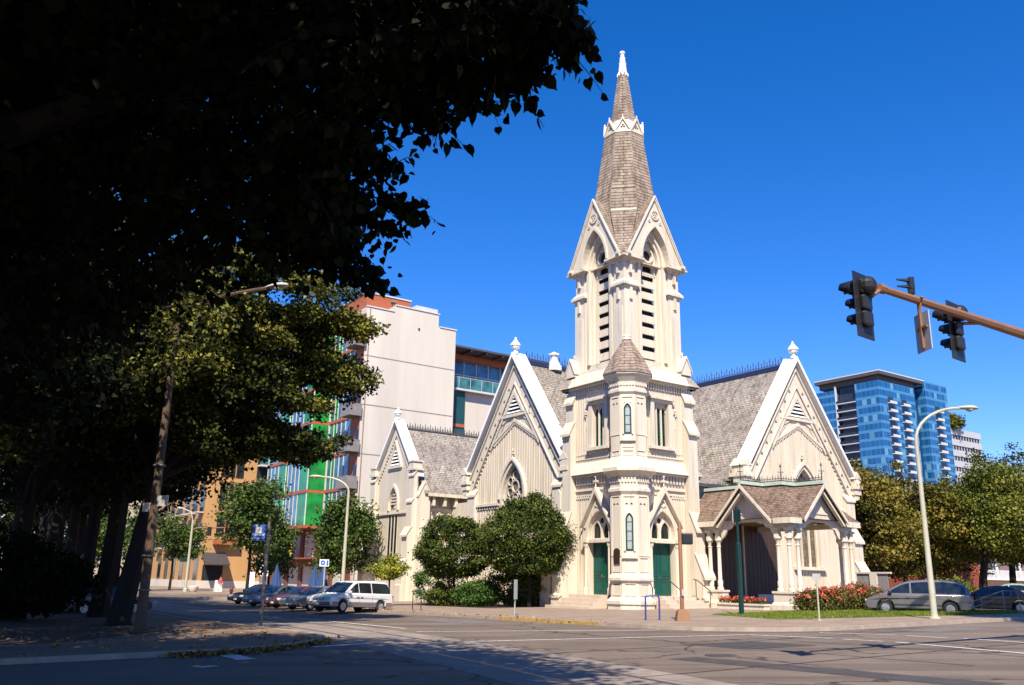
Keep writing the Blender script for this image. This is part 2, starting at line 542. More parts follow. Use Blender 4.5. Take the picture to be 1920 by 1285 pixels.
def great_gable(T, hwin, style):
    AP, SL_ = 17.35, 1.40
    rake = lambda h, off=0.0: AP - off - SL_ * abs(h)
    HW = 5.35
    a, z0, zs, H = 1.28, 3.0, 7.35, 2.4
    if style == 'left': z0 = 3.6
    w = fm(T)
    w.ext([(-HW, -0.8), (HW, -0.8), (HW, rake(HW)), (0, AP), (-HW, rake(HW))], -0.35, 0.0, 1, [arch_poly(hwin, a, z0, zs, H)])
    w.box(-HW - 0.05, HW + 0.05, 0.004, 0.16, -0.8, 1.15)
    w.build('gable_wall', MAT['paint'], CH)
    # rake frieze boards, drops, and the stick-work truss in the gable head
    t = fm(T)
    for s in (1, -1):
        def P(h, off): return (s * h, rake(h, off))
        t.ext([P(0, .35), P(5.95, .35), P(5.95, 1.75), P(0.0, 1.75)][:: s], 0.004, 0.10, 1)
        t.ext([P(0, .30), P(5.98, .30), P(5.98, .48), P(0, .48)][:: s], 0.102, 0.24, 1)
        t.ext([P(0, 1.62), P(5.3, 1.62), P(5.3, 1.76), P(0, 1.76)][:: s], 0.102, 0.20, 1)
        for k in range(24):                         # small cut drops along the lower edge
            h = 0.35 + k * 0.2
            t.box(s * h - .05, s * h + .05, 0.004, 0.09, rake(h, 1.86), rake(h, 1.77))
        # inner rafter
        t.ext([P(0, 1.95), (s * 2.95, 11.25), (s * 2.95, 10.95), P(0, 2.3)][:: s], 0.004, 0.15, 1)
        # chevron braces
        t.ext([(0, 13.05), (s * 2.75, 11.55), (s * 2.75, 11.35), (0, 12.80)][:: s], 0.002, 0.13, 1)
        for k in range(16):
            h = 0.1 + k * 0.165
            t.box(s * h - .04, s * h + .04, 0.004, 0.10, 12.72 - h * 0.545 - .07, 12.80 - h * 0.545)
        # spandrel brackets either side of the chevron
        t.ext([(s * 0.55, 13.2), (s * 1.75, 13.2), (s * 1.55, 12.75)][:: s], 0.004, 0.07, 1)
        t.ext([(s * 1.3, 12.75), (s * 2.1, 12.3), (s * 2.45, 11.85), (s * 1.9, 12.1)][:: s], 0.004, 0.06, 1)
        # louvre frame
        t.ext([(0, 15.15), (s * 1.3, 13.4), (s * 1.02, 13.4), (0, 14.78)][:: s], 0.004, 0.2, 1)
    t.box(-2.0, 2.0, 0.005, 0.17, 13.18, 13.397)
    fz_ = t.build('gable_frieze', MAT['paint2'], CH)
    for s in (1, -1):
        for k in range(9):
            dots = fm(T)
            h = 0.75 + k * 0.57
            z = rake(h, 1.05)
            for dx, dz in ((0, 0.07), (-0.065, -0.04), (0.065, -0.04)):
                dots.ext(circ(s * h + dx, z + dz, 0.06, 7), 0.05, 0.106, 1)
            dots.build('trefoil', MAT['gap_shade'], fz_)  # dark discs stand for the shade in pierced holes
    b = fm(T); b.ext([(-1.0, 13.42), (1.0, 13.42), (0, 14.78)], 0.006, 0.02, 1)
    lv = b.build('louver', MAT['gap_shade'], CH)
    s_ = fm(T)
    for k in range(5):
        z = 13.45 + k * 0.27; hw = (14.72 - z) / 1.37
        s_.add([(-hw, .03, z + .17), (hw, .03, z + .17), (hw, .15, z), (-hw, .15, z), (-hw, .03, z + .19), (hw, .03, z + .19), (hw, .17, z + .02), (-hw, .17, z + .02)],
               [(0, 1, 2, 3), (7, 6, 5, 4), (3, 2, 6, 7), (0, 4, 5, 1), (0, 3, 7, 4), (1, 5, 6, 2)])
    s_.build('slats', MAT['white'], lv)
    # copings and kneelers
    for s in (1, -1):
        c = fm(T)
        c.ext([(0, 17.95), (0, 17.62), (s * 6.22, 9.02), (s * 6.22, 9.33)][:: -s], -0.80, 0.44, 1)
        c.build('coping', MAT['white'], CH)
        k = fm(T)
        x0, x1 = (5.62, 6.62) if s > 0 else (-6.62, -5.62)
        k.box(x0, x1, -0.75, 0.5, 8.72, 8.98)
        k.frustum((x0 + .12, x1 - .12, -0.6, 0.42), (x0 + .12, x1 - .12, -0.6, 0.42), 8.983, 9.45)
        k.frustum((x0 + .02, x1 - .02, -0.7, 0.47), ((x0 + x1) / 2 - .02, (x0 + x1) / 2 + .02, -0.7, 0.47), 9.453, 10.0)
        k.box(x0 + .1, x1 - .1, -0.5, 0.4, 8.3, 8.717)
        k.box(x0 + .2, x1 - .25, -0.4, 0.32, 7.9, 8.297)
        k.build('kneeler', MAT['paint2'], CH)
    fin = finial(T, 0, 0.1, 17.85, 0.95)
    # string course with dentils
    for (ha, hb) in ((-5.4, hwin - a - .45), (hwin + a + .45, 5.4)):
        g = fm(T)
        g.box(ha, hb, 0.006, 0.18, 6.95, 7.12)
        n = int((hb - ha) / .31)
        for i in range(n):
            h = ha + (i + .5) * (hb - ha) / n
            g.box(h - .07, h + .07, 0.006, 0.10, 6.72, 6.952)
        g.build('string_course', MAT['paint2'], CH)
    for s in (1, -1):
        if style == 'right' and s < 0: continue         # the porch stands there
        h0, h1 = (4.75, 5.7) if s > 0 else (-5.7, -4.75)
        buttress(T, h0, h1, GBUT)
    pointed_window(T, hwin, a, z0, zs, H, 0.0, 'stained', 'rose' if style == 'left' else 'lights')
    def lo(h):
        top = min(rake(h, 1.9), 11.25 + (2.95 - abs(h)) * 0.55 if abs(h) < 2.95 else 99)
        x = abs(h - hwin)
        base = 7.12
        if x < a + .45:
            c = (H + .3) ** 2; zz = zs + (H + .55) * math.sqrt(max(0, 1 - (x / (a + .45)) ** 1.5))
            return [(max(base, zz), top)]
        return [(base, top)]
    battens(T, -4.7, 4.7, lo, lambda h: 0, 0.29)
    def lo2(h):
        if abs(h - hwin) < a + .32: return [(1.16, z0 - .24)]
        return [(1.16, 6.7)]
    battens(T, -4.65, 4.65, lo2, lambda h: 0, 0.34)

GR_U, GL_V = 16.55, 11.75
TR = facade(GR_U, 0.0, FR)
TL = facade(0.0, GL_V, FL)
great_gable(TR, 0.25, 'right')
great_gable(TL, -0.1, 'left')

# roofs of the two arms: ridge along v at GR_U, ridge along u at GL_V
def arm_roof(T, depth, d0=-0.6, over=6.15, zr=17.32, zt=0.16):
    for s in (1, -1):
        mb = fm(T)
        ze = zr - 1.40 * (over - 0.0) + 0.0
        mb.ext([(0, zr), (0, zr - zt), (s * over, ze - zt), (s * over, ze)][:: -s], d0 - depth, d0, 1)
        mb.build('roof', MAT['shingle'], CH)
    r = fm(T); r.box(-0.14, 0.14, d0 - depth, d0, zr - 0.12, zr + 0.20); r.build('ridge_cap', MAT['ridgeblue'], CH)
arm_roof(TR, 27.0)
arm_roof(TL, 16.4)
# side walls under the roofs
mb = MB(); mb.box(11.25, 11.6, 0.4, 27, -0.8, 9.6); mb.box(21.5, 21.85, 0.4, 27, -0.8, 9.6); mb.box(11.25, 21.85, 26.65, 27, -0.8, 9.6)
mb.box(0.4, 11.2, 6.45, 6.8, -0.8, 9.6); mb.box(0.4, 11.2, 16.75, 17.1, -0.8, 9.6)
mb.build('side_wall', MAT['paint'], CH)
cresting(None, (GR_U, 1.0), (GR_U, 11.0), 17.5, 0.26, 0.72)
cresting(None, (0.9, GL_V), (16.0, GL_V), 17.5, 0.26, 0.72)

# ventilator on the ridge behind the left gable
mb = MB(); mb.lathe(3.5, GL_V, [(0.62, 17.1), (0.62, 17.45), (0.5, 17.52), (0.42, 17.75), (0.3, 17.85), (0.25, 18.25), (0.42, 18.32), (0.42, 18.42), (0.2, 18.5), (0.02, 18.6)], 8, PI / 8)
mb.build('ventilator', MAT['white'], CH)

# ------------------------------------------------------------------ the tower
S = 2.85
TC = 2.9
def tower_faces():
    for ang in (FR, FL, FB, FE): yield ang, facade(TC, TC, ang)

TBUT1 = [(0.05, 14.0), (0.05, 13.75), (0.32, 13.1), (0.22, 12.95), (0.22, 11.85), (0.62, 11.0), (0.5, 10.85), (0.5, 6.05), (0.95, 4.9), (0.85, 4.75), (0.85, 3.5), (1.45, 2.1), (1.3, 1.95), (1.3, 0.95), (1.42, 0.9), (1.42, -0.5)]

for ang, T in tower_faces():
    front = ang in (FR, FL)
    hw = 2.85 if ang in (FR, FB) else 2.449
    w = fm(T)
    hd = {FR: -0.1, FL: 0.3}.get(ang, 0)
    # stage 1
    holes = [arch_poly(hd, 0.98, 1.0, 4.55, 1.45)] if front else []
    w.ext([(-hw, -0.5), (hw, -0.5), (hw, 8.4), (-hw, 8.4)], 2.45, S, 1, holes)
    # stage 2
    hwn = {FR: 0.05, FL: 0.35}.get(ang, 0)
    w.ext([(-hw, 8.402), (hw, 8.402), (hw, 14.3), (-hw, 14.3)], 2.45, S, 1,
          [[(hwn - .62, 9.98), (hwn + .62, 9.98), (hwn + .62, 12.75), (hwn - .62, 12.75)]] if front else [])
    w.build('tower_wall', MAT['paint'], CH)
    # stage 1 and 2 boards
    if front:
        battens(T, -2.3, 2.3, lambda h: [(9.2, 9.45)] if abs(h - hwn) < 1.05 else [(9.2, 13.9)], None, 0.24, S, 'battens', 0.02)
        battens(T, -2.3, 2.3, lambda h: [] if abs(h - hd) < 1.3 else [(1.2, 6.6)], None, 0.26, S, 'battens', 0.02)
    g = fm(T)
    # lower cornice: soffit, three weathered steps, corbel table, strings
    e = 0.47
    for k in range(4):
        z = 8.3 + k * 0.2; ex = e - k * 0.12
        g.frustum((-S - ex + .0, S + ex, 2.5 + k * .01, S + ex), (-S - ex + .10, S + ex - .10, 2.5 + k * .01, S + ex - .10), z, z + 0.198)
    g.box(-S - .3, S + .3, 2.5, S + .3, 8.14, 8.297)
    nn = 20
    for i in range(nn):
        h = -2.7 + 5.4 * (i + .5) / nn
        g.box(h - .075, h + .075, S + .004, S + .16, 7.75, 8.137)
        g.ext(circ(h, 7.75, 0.075, 10), S + .004, S + .15, 1)
    g.box(-2.75, 2.75, S + .004, S + .12, 7.28, 7.42)
    g.box(-2.75, 2.75, S + .004, S + .07, 6.98, 7.06)
    for i in range(26):
        h = -2.6 + 5.2 * (i + .5) / 26
        if abs(h - hd) > .8: g.box(h - .05, h + .05, S + .004, S + .07, 6.82, 6.977)
    # panel string above the cornice, sill string
    g.box(-2.6, 2.6, S + .004, S + .05, 9.28, 9.33)
    for k in range(24):
        h = -2.3 + 4.6 * (k + .5) / 24
        if front and abs(h - hwn) < 2.4: g.box(h - .05, h + .05, S + .004, S + .06, 9.6, 9.68)
    g.build('lower_cornice', MAT['paint2'], CH)
    g = fm(T)
    for k in range(5):
        z = 14.1 + k * 0.17; ex = 0.46 - k * 0.1
        g.frustum((-S - ex, S + ex, 2.3 + k * .01, S + ex), (-S - ex + .085, S + ex - .085, 2.3 + k * .01, S + ex - .085), z, z + 0.168)
    g.box(-S - .28, S + .28, 2.4, S + .28, 13.95, 14.097)
    for i in range(24):
        h = -2.7 + 5.4 * (i + .5) / 24
        g.box(h - .06, h + .06, S + .004, S + .12, 13.62, 13.947)
        g.ext(circ(h, 13.62, 0.06, 8), S + .004, S + .11, 1)
    g.build('main_cornice', MAT['paint2'], CH)
    # buttresses at the outer corners (the stair turret takes the street corner)
    for s in (1, -1):
        if (ang == FR and s < 0) or (ang == FL and s > 0): continue
        h0, h1 = (1.95, 2.78) if s > 0 else (-2.78, -1.95)
        buttress(T, h0, h1, TBUT1, d=S)
        gb = fm(T)          # gablet standing on the cornice
        hm = s * 2.4
        gb.ext([(hm - .42, 14.9), (hm + .42, 14.9), (hm + .42, 15.25), (hm, 16.05), (hm - .42, 15.25)], 2.5, 3.0, 1)
        gb.ext([(hm - .5, 15.2), (hm, 16.2), (hm + .5, 15.2), (hm + .5, 15.08), (hm, 16.04), (hm - .5, 15.08)][::-1], 2.45, 3.08, 1)
        gb.box(hm - .05, hm + .05, 2.6, 2.7, 16.2, 16.5)
        gb.build('gablet', MAT['paint2'], CH)
    if front:
        # stage-2 window: three lights with dark sashes in a moulded frame
        f = fm(T)
        a = .62
        f.ring([(hwn - a, 9.98), (hwn - a, 12.75), (hwn + a, 12.75), (hwn + a, 9.98)], [(hwn - a - .3, 9.98), (hwn - a - .3, 12.95), (hwn + a + .3, 12.95), (hwn + a + .3, 9.98)], S + .004, S + .14)
        f.box(hwn - 1.05, hwn + 1.05, S + .004, S + .3, 12.953, 13.08)
        f.box(hwn - 1.08, hwn + 1.08, S + .004, S + .28, 9.78, 9.977)
        for k in range(10): f.box(hwn - .95 + k * .2, hwn - .85 + k * .2, S + .004, S + .14, 9.62, 9.777)
        fr = f.build('window', MAT['paint2'], CH)
        p = fm(T); p.box(hwn - a - .02, hwn + a + .02, S - .3, S - .28, 9.97, 12.76); p.build('pane', MAT['glass'], fr)
        t = fm(T)
        for k in (1, 2):
            x = hwn - a + 2 * a * k / 3
            t.box(x - .05, x + .05, S - .275, S - .12, 9.98, 12.75)
        for k in range(3):
            x = hwn - a + 2 * a * (k + .5) / 3
            t.ext([(x - .205, 12.75), (x - .205, 12.25)] + arch(x, .15, 12.2, .36, 5) + [(x + .205, 12.25), (x + .205, 12.75)], S - .27, S - .15, 1)
        t.build('tracery', MAT['paint2'], fr)
        t = fm(T)
        for k in range(3):
            x = hwn - a + 2 * a * (k + .5) / 3
            t.box(x - .15, x - .11, S - .272, S - .2, 9.98, 12.4); t.box(x + .11, x + .15, S - .272, S - .2, 9.98, 12.4)
            for z in (10.0, 10.75, 11.5): t.box(x - .108, x + .108, S - .271, S - .21, z, z + .05)
        t.build('sash', MAT['greenframe'], fr)
        fl = fm(T)
        for s in (1, -1): fleur(fl, hwn + s * 1.25, S + .1, 12.0, .3)
        for s in (1, -1): fl.box(hwn + s * 1.25 - .03, hwn + s * 1.25 + .03, S + .004, S + .05, 11.2, 12.0)
        fl.build('carved_boss', MAT['paint2'], CH)
        # street door under a crocketed gablet
        g = fm(T)
        inner = [(hd - .98, 1.0)] + arch(hd, .98, 4.55, 1.45) + [(hd + .98, 1.0)]
        outer = [(hd - 1.2, 1.0)] + arch(hd, 1.2, 4.55, 1.7) + [(hd + 1.2, 1.0)]
        g.ring(inner, outer, S + .004, S + .16)
        for s in (1, -1):
            g.ext([(hd, 7.45), (hd + s * 1.48, 5.2), (hd + s * 1.48, 4.98), (hd, 7.1)][:: -s], S + .004, S + .42, 1)
            g.lathe(hd + s * 1.1, S + .2, [(.16, 1.0), (.16, 1.35), (.1, 1.45), (.09, 3.75), (.15, 3.9), (.17, 4.1)], 8)
            g.box(hd + s * 1.1 - .2, hd + s * 1.1 + .2, S + .004, S + .4, 4.1, 4.3)
            g.ext([(hd + s * 1.18, 5.02), (hd + s * 1.45, 5.0), (hd, 7.05), (hd, 6.3)][:: s], S + .005, S + .1, 1)
        circ_ring(g, hd, 6.45, .17, .25, S + .05, S + .2, 12)
        g.box(hd - 1.02, hd + 1.02, S - .3, S + .2, 4.08, 4.27)
        fleur(g, hd, S + .3, 7.45, .5)
        sr_ = g.build('door_surround', MAT['paint2'], CH)
        d_ = fm(T)
        d_.box(hd - .975, hd - .012, S - .36, S - .3, 1.02, 4.08); d_.box(hd + .012, hd + .975, S - .36, S - .3, 1.02, 4.08)
        for s in (1, -1):
            for (za, zb) in ((1.2, 1.85), (1.98, 2.2), (2.35, 3.9)):
                x0, x1 = hd + s * .14, hd + s * .84
                if x0 > x1: x0, x1 = x1, x0
                d_.ring([(x0 + .05, za + .05), (x0 + .05, zb - .05), (x1 - .05, zb - .05), (x1 - .05, za + .05), (x0 + .05, za + .05)],
                        [(x0, za), (x0, zb), (x1, zb), (x1, za), (x0, za)], S - .3, S - .275)
            if True:
                for k in range(12):          # diagonal boarding
                    z = 2.4 + k * .12
                    x0, x1 = hd + s * .2, hd + s * .78
                    d_.tube([(x0, S - .297, z), (x1, S - .297, z + .42)], .012, 4)
        dr_ = d_.build('door', MAT['door'], CH)
        hn = fm(T); hn.tube([(hd - .1, S - .24, 2.15), (hd - .1, S - .2, 2.1), (hd - .1, S - .24, 1.95)], .02, 6); hn.lathe(hd + .09, S - .25, [(.02, 2.0), (.04, 2.03), (.02, 2.07)], 8)
        hn.build('handle', MAT['brass'], dr_)
        v = fm(T); v.ext(arch_poly(hd, 1.0, 4.27, 4.55, 1.5), S - .32, S - .3, 1); tp = v.build('fanlight', MAT['glass'], CH)
        t = fm(T)
        t.ext(arch_poly(hd, .985, 4.272, 4.55, 1.44), S - .28, S - .16, 1,
              [arch_poly(hd - .47, .36, 4.36, 4.75, .62, 5), arch_poly(hd + .47, .36, 4.36, 4.75, .62, 5), circ(hd, 5.42, .2, 12)])
        t.build('tracery', MAT['paint2'], tp)
    # ---------------- belfry stage
    B = 2.36
    g = fm(T)
    g.box(-B - .1, B + .1, B - .4, B + .28, 14.95, 15.18)
    for s in (1, -1): g.box(s * 2.0 - .12, s * 2.0 + .12, B + .1, B + .24, 14.7, 14.947)
    g.build('belfry_ledge', MAT['paint2'], CH)
    bw = B if ang in (FR, FB) else B - .402
    GS = 1.82                                   # gable pitch
    w = fm(T)
    w.ext([(-bw, 15.0), (bw, 15.0), (bw, 22.25), (-bw, 22.25)], B - .4, B, 1, [[(-1.0, 15.6), (1.0, 15.6), (1.0, 22.2), (-1.0, 22.2)]])
    w.build('belfry_wall', MAT['paint'], CH)
    w = fm(T)
    w.ext([(1.2, 22.304), (2.56, 22.304), (2.56, 22.34), (0, 26.92), (-2.56, 22.34), (-2.56, 22.304), (-1.2, 22.304)] + arch(0, 1.2, 22.32, 2.45), B + .22, B + .50, 1)
    gp = w.build('belfry_gable', MAT['paint'], CH)
    g = fm(T)
    # moulded reveals of the opening, one order behind another
    g.ring([(-1.0, 15.6), (-1.0, 22.25)], [(-1.24, 15.6), (-1.24, 22.25)], B + .004, B + .14)
    g.ring([(1.0, 15.6), (1.0, 22.25)], [(1.24, 15.6), (1.24, 22.25)], B + .004, B + .14)
    g.ring(arch(0, 1.204, 22.32, 2.454), arch(0, 1.38, 22.32, 2.72), B + .504, B + .58)
    g.ring(arch(0, 1.2, 22.32, 2.45), arch(0, 1.32, 22.32, 2.62), B - .1, B + .218)
    g.ring([(-.82, 15.6)] + arch(0, .82, 22.3, 1.75) + [(.82, 15.6)], [(-1.02, 15.6)] + arch(0, 1.02, 22.3, 2.1) + [(1.02, 15.6)], B - .30, B - .06)
    g.ring(arch(0, .98, 22.3, 2.02), arch(0, 1.2, 22.3, 2.4), B - .2, B + .1)
    # tracery plate: lancet head, oculus, louvre opening
    g.ext(arch_poly(0, 1.0, 15.55, 22.3, 2.1), B - .44, B - .34, 1, [[(-.6, 15.7), (.6, 15.7), (.6, 21.62), (-.6, 21.62)], circ(0, 22.95, .4, 16), arch_poly(0, .42, 21.78, 21.95, .35, 5)])
    circ_ring(g, 0, 22.95, .4, .53, B - .339, B - .2)
    for s in (1, -1):
        g.tube([(s * .66, B - .29, 21.6), (s * .5, B - .29, 22.1), (0, B - .29, 22.42)], .045, 5)
    sur = g.build('belfry_arch', MAT['paint2'], CH)
    lv = fm(T); lv.box(-.62, .62, B - .64, B - .60, 15.5, 23.5); lvo = lv.build('louver', MAT['gap_shade'], CH)
    s_ = fm(T)
    for k in range(8):
        zb = 21.47 - .81 * k
        zt = zb + .53
        if k == 0: zt = 21.64
        if zb < 15.7: zb = 15.7
        n = 9
        poly = [(.598, zt), (-.598, zt)]
        for i in range(n * 2 + 1):
            x = -.598 + 1.196 * i / (n * 2)
            poly.append((x, zb + (.07 if i % 2 == 0 else 0)))
        if zt - zb > .1: s_.ext(poly, B - .42, B - .36, 1)
    s_.build('slats', MAT['paint2'], lvo)
    rp = fm(T); rp.ext(circ(0, 22.95, .41, 16), B - .5, B - .445, 1); rp.build('oculus', MAT['glass'], CH)
    # raking cornice, roundel with trefoils
    g = fm(T)
    for s in (1, -1):
        P = lambda h, off: (s * h, 27.05 - off - h * GS)
        g.ext([P(0, 0), P(0, .17), P(2.62, .17), P(2.62, .0)][:: s], B + .504, B + .66, 1)
        g.ext([P(0, .174), P(0, .34), P(2.5, .34), P(2.5, .174)][:: s], B + .504, B + .6, 1)
        g.box(min(s * 2.3, s * 2.62), max(s * 2.3, s * 2.62), B + .504, B + .68, 22.31, 22.5)
    circ_ring(g, 0, 25.62, .27, .37, B + .504, B + .58)
    for k in range(3):
        an = PI / 2 + k * 2 * PI / 3
        circ_ring(g, .12 * math.cos(an), 25.62 + .12 * math.sin(an), .08, .12, B + .504, B + .56 - k * .003, 10)
    for s in (1, -1): circ_ring(g, s * .5, 25.12, .06, .11, B + .504, B + .56, 8)
    g.build('gable_hood', MAT['paint2'], gp)

# corner piers of the belfry with two moulded caps each
for (cu, cv, main) in ((0, 0, True), (1, 0, False), (0, 1, False), (1, 1, False)):
    sx, sy = (1 if cu else -1), (1 if cv else -1)
    cx, cy = TC + sx * 1.98, TC + sy * 1.98
    mb = MB()
    hw = .52
    b = lambda e, z0, z1: mb.box(cx - hw - e, cx + hw + e, cy - hw - e, cy + hw + e, z0, z1)
    b(0, 14.9, 20.2); b(.08, 20.2, 20.32); b(.2, 20.323, 20.5)
    mb.frustum((cx - hw - .18, cx + hw + .18, cy - hw - .18, cy + hw + .18), (cx - hw, cx + hw, cy - hw, cy + hw), 20.503, 20.75)
    b(-.05, 20.753, 21.95); b(.08, 21.953, 22.08); b(.2, 22.083, 22.17); b(.42, 22.173, 22.3)
    # slim shafts in the angles and small corbels under the caps
    for (dx, dy) in ((1, 0), (-1, 0), (0, 1), (0, -1)):
        px, py = cx + dx * (hw + .03), cy + dy * (hw + .03)
        mb.box(px - .1, px + .1, py - .1, py + .1, 19.4, 20.19)
        mb.box(px - .1, px + .1, py - .1, py + .1, 21.2, 21.94)
    mb.box(cx - .33 - .3 * 0, cx + .33, cy - hw - .06, cy + hw + .06, 15.2, 18.9)
    mb.box(cx - hw - .06, cx + hw + .06, cy - .33, cy + .33, 15.2, 18.9)
    mb.build('belfry_pier', MAT['paint2'], CH)
    ox_, oy_ = cx + sx * .66, cy + sy * .66; rf = MB(); rf.frustum((ox_ - .3, ox_ + .3, oy_ - .3, oy_ + .3), (ox_ - sx * .15 - .04, ox_ - sx * .15 + .04, oy_ - sy * .15 - .04, oy_ - sy * .15 + .04), 22.303, 23.05)
    rf.build('pier_roof', MAT['cedar'], CH)

# spire: broached octagon, arcaded ring, needle, white cap
mb = MB()
rt = PI / 8
mb.lathe(TC, TC, [(2.28 * C8, 25.2), (2.12 * C8, 26.6), (2.0 * C8, 27.8), (1.68 * C8, 30.0), (1.36 * C8, 32.2), (1.3 * C8, 32.5)], 8, rt)
# gable roofs running into the octagon, and the broaches over the corners
for ang, T in tower_faces():
    m2 = MB(T, True)
    for s in (1, -1):
        m2.ext([(0, 27.03), (0, 26.87), (s * 2.6, 22.15), (s * 2.6, 22.31)][:: s], 1.3, 2.86, 1)
        m2.ext([(0, 27.03), (0, 26.87), (s * 1.85, 23.51), (s * 1.85, 23.67)][:: s], 0.3, 1.298, 1)
    mb.v, n0 = mb.v, len(mb.v)
    mb.v += m2.v; mb.f += [[i + n0 for i in f] for f in m2.f]
for k in range(4):
    an = PI / 4 + k * PI / 2
    T = facade(TC, TC, an)
    m2 = MB(T, True)
    w0, w1 = .34, .92
    pts = [(-w1, 2.02, 27.6), (w1, 2.02, 27.6), (w1, 2.3, 26.1), (-w1, 2.3, 26.1), (w0, 3.62, 22.34), (-w0, 3.62, 22.34), (-w1, 1.0, 27.6), (w1, 1.0, 27.6), (w0, 1.0, 22.34), (-w0, 1.0, 22.34)]
    m2.add(pts, [(0, 1, 2, 3)[::-1], (3, 2, 4, 5)[::-1], (0, 6, 7, 1), (5, 4, 8, 9), (1, 7, 8, 4, 2), (0, 3, 5, 9, 6)])
    n0 = len(mb.v); mb.v += m2.v; mb.f += [[i + n0 for i in f] for f in m2.f]
mb.build('spire', MAT['cedar'], CH)
mb = MB()
mb.lathe(TC, TC, [(1.3 * C8, 32.35), (1.38 * C8, 32.42), (1.38 * C8, 32.56), (1.28 * C8, 32.6), (1.1 * C8, 33.2), (.98 * C8, 33.55)], 8, rt)
for k in range(8):
    T = facade(TC, TC, k * PI / 4)
    m2 = MB(T, True)
    w = .56
    m2.ring([(-w + .1, 32.6), (0, 33.42), (w - .1, 32.6)], [(-w, 32.55), (0, 33.62), (w, 32.55)], 1.2, 1.42)
    m2.ext([(-w + .1, 32.6), (w - .1, 32.6), (0, 33.42)], 1.1, 1.31, 1)
    m2.box(-.03, .03, 1.3, 1.4, 33.6, 33.78)
    n0 = len(mb.v); mb.v += m2.v; mb.f += [[i + n0 for i in f] for f in m2.f]
ring = mb.build('spire_ring', MAT['paint2'], CH)
for k in range(4):
    T = facade(TC, TC, PI / 4 + k * PI / 2); mb = MB(T, True); mb.box(-.85, .85, 2.2, 2.36, 26.0, 26.12); mb.build('spire_band', MAT['paint2'], CH)
mb = MB()
for k in range(8):
    T = facade(TC, TC, k * PI / 4); m2 = MB(T, True)
    for dx, dz in ((0, .1), (-.09, -.05), (.09, -.05)): m2.ext(circ(dx, 32.87 + dz, .075, 7), 1.25, 1.317, 1)
    n0 = len(mb.v); mb.v += m2.v; mb.f += [[i + n0 for i in f] for f in m2.f]
mb.build('trefoils', MAT['gap_shade'], ring)
mb = MB(); mb.lathe(TC, TC, [(.92 * C8, 33.3), (.84 * C8, 33.9), (.66 * C8, 35.3), (.3 * C8, 37.95)], 8, rt); mb.build('spire_needle', MAT['cedar'], CH)
mb = MB(); mb.lathe(TC, TC, [(.30, 37.7), (.36, 37.85), (.30, 38.0), (.29, 38.3), (.26, 38.34), (.26, 38.7), (.28, 38.74), (.22, 38.78), (.2, 39.15), (.22, 39.19), (.15, 39.23), (.13, 39.5), (.2, 39.54), (.19, 39.66), (.05, 39.72)], 12)
for k in range(8):
    an = k * PI / 4; mb.lathe(TC + .34 * math.cos(an), TC + .34 * math.sin(an), [(.02, 37.5), (.09, 37.62), (.07, 37.85)], 6)
mb.build('spire_cap', MAT['white'], CH)

# ------------------------------------------------------------------ stair turret on the street corner
tu, tv = 0.1, -0.1
prof = [(1.34, -.5), (1.34, .50), (1.42, .55), (1.42, .72), (1.2, .9), (1.14, .95), (1.14, 1.78), (1.3, 1.86), (1.3, 2.0), (1.12, 2.22), (1.1, 2.3), (1.1, 6.72), (1.24, 6.92), (1.24, 7.08), (1.13, 7.15), (1.13, 7.7), (1.46, 8.05),
        (1.56, 8.1), (1.56, 8.3), (1.42, 8.5), (1.40, 8.5), (1.28, 8.72), (1.26, 8.72), (1.08, 8.98), (1.05, 9.0), (1.05, 12.72), (1.17, 12.88), (1.17, 13.04), (1.08, 13.1), (1.08, 13.5), (1.38, 13.9), (1.44, 13.95), (1.44, 14.08)]
mb = MB(); mb.lathe(tu, tv, [(r * C8, z) for r, z in prof], 8, rt)
tw = mb.build('stair_turret', MAT['paint2'], CH)
mb = MB(); mb.lathe(tu, tv, [(1.5 * C8, 14.05), (1.46 * C8, 14.16), (.95 * C8, 15.2), (.24 * C8, 16.4), (.2 * C8, 16.4)], 8, rt); mb.build('turret_roof', MAT['turretroof'], CH)
mb = MB(); mb.lathe(tu, tv, [(.24, 16.35), (.32, 16.4), (.28, 16.52), (.3, 16.6), (.18, 16.72), (.03, 16.8)], 8, rt); mb.build('turret_knob', MAT['paint2'], CH)
def fold(dst, m2):
    n0 = len(dst.v); dst.v += m2.v; dst.f += [[i + n0 for i in f] for f in m2.f]
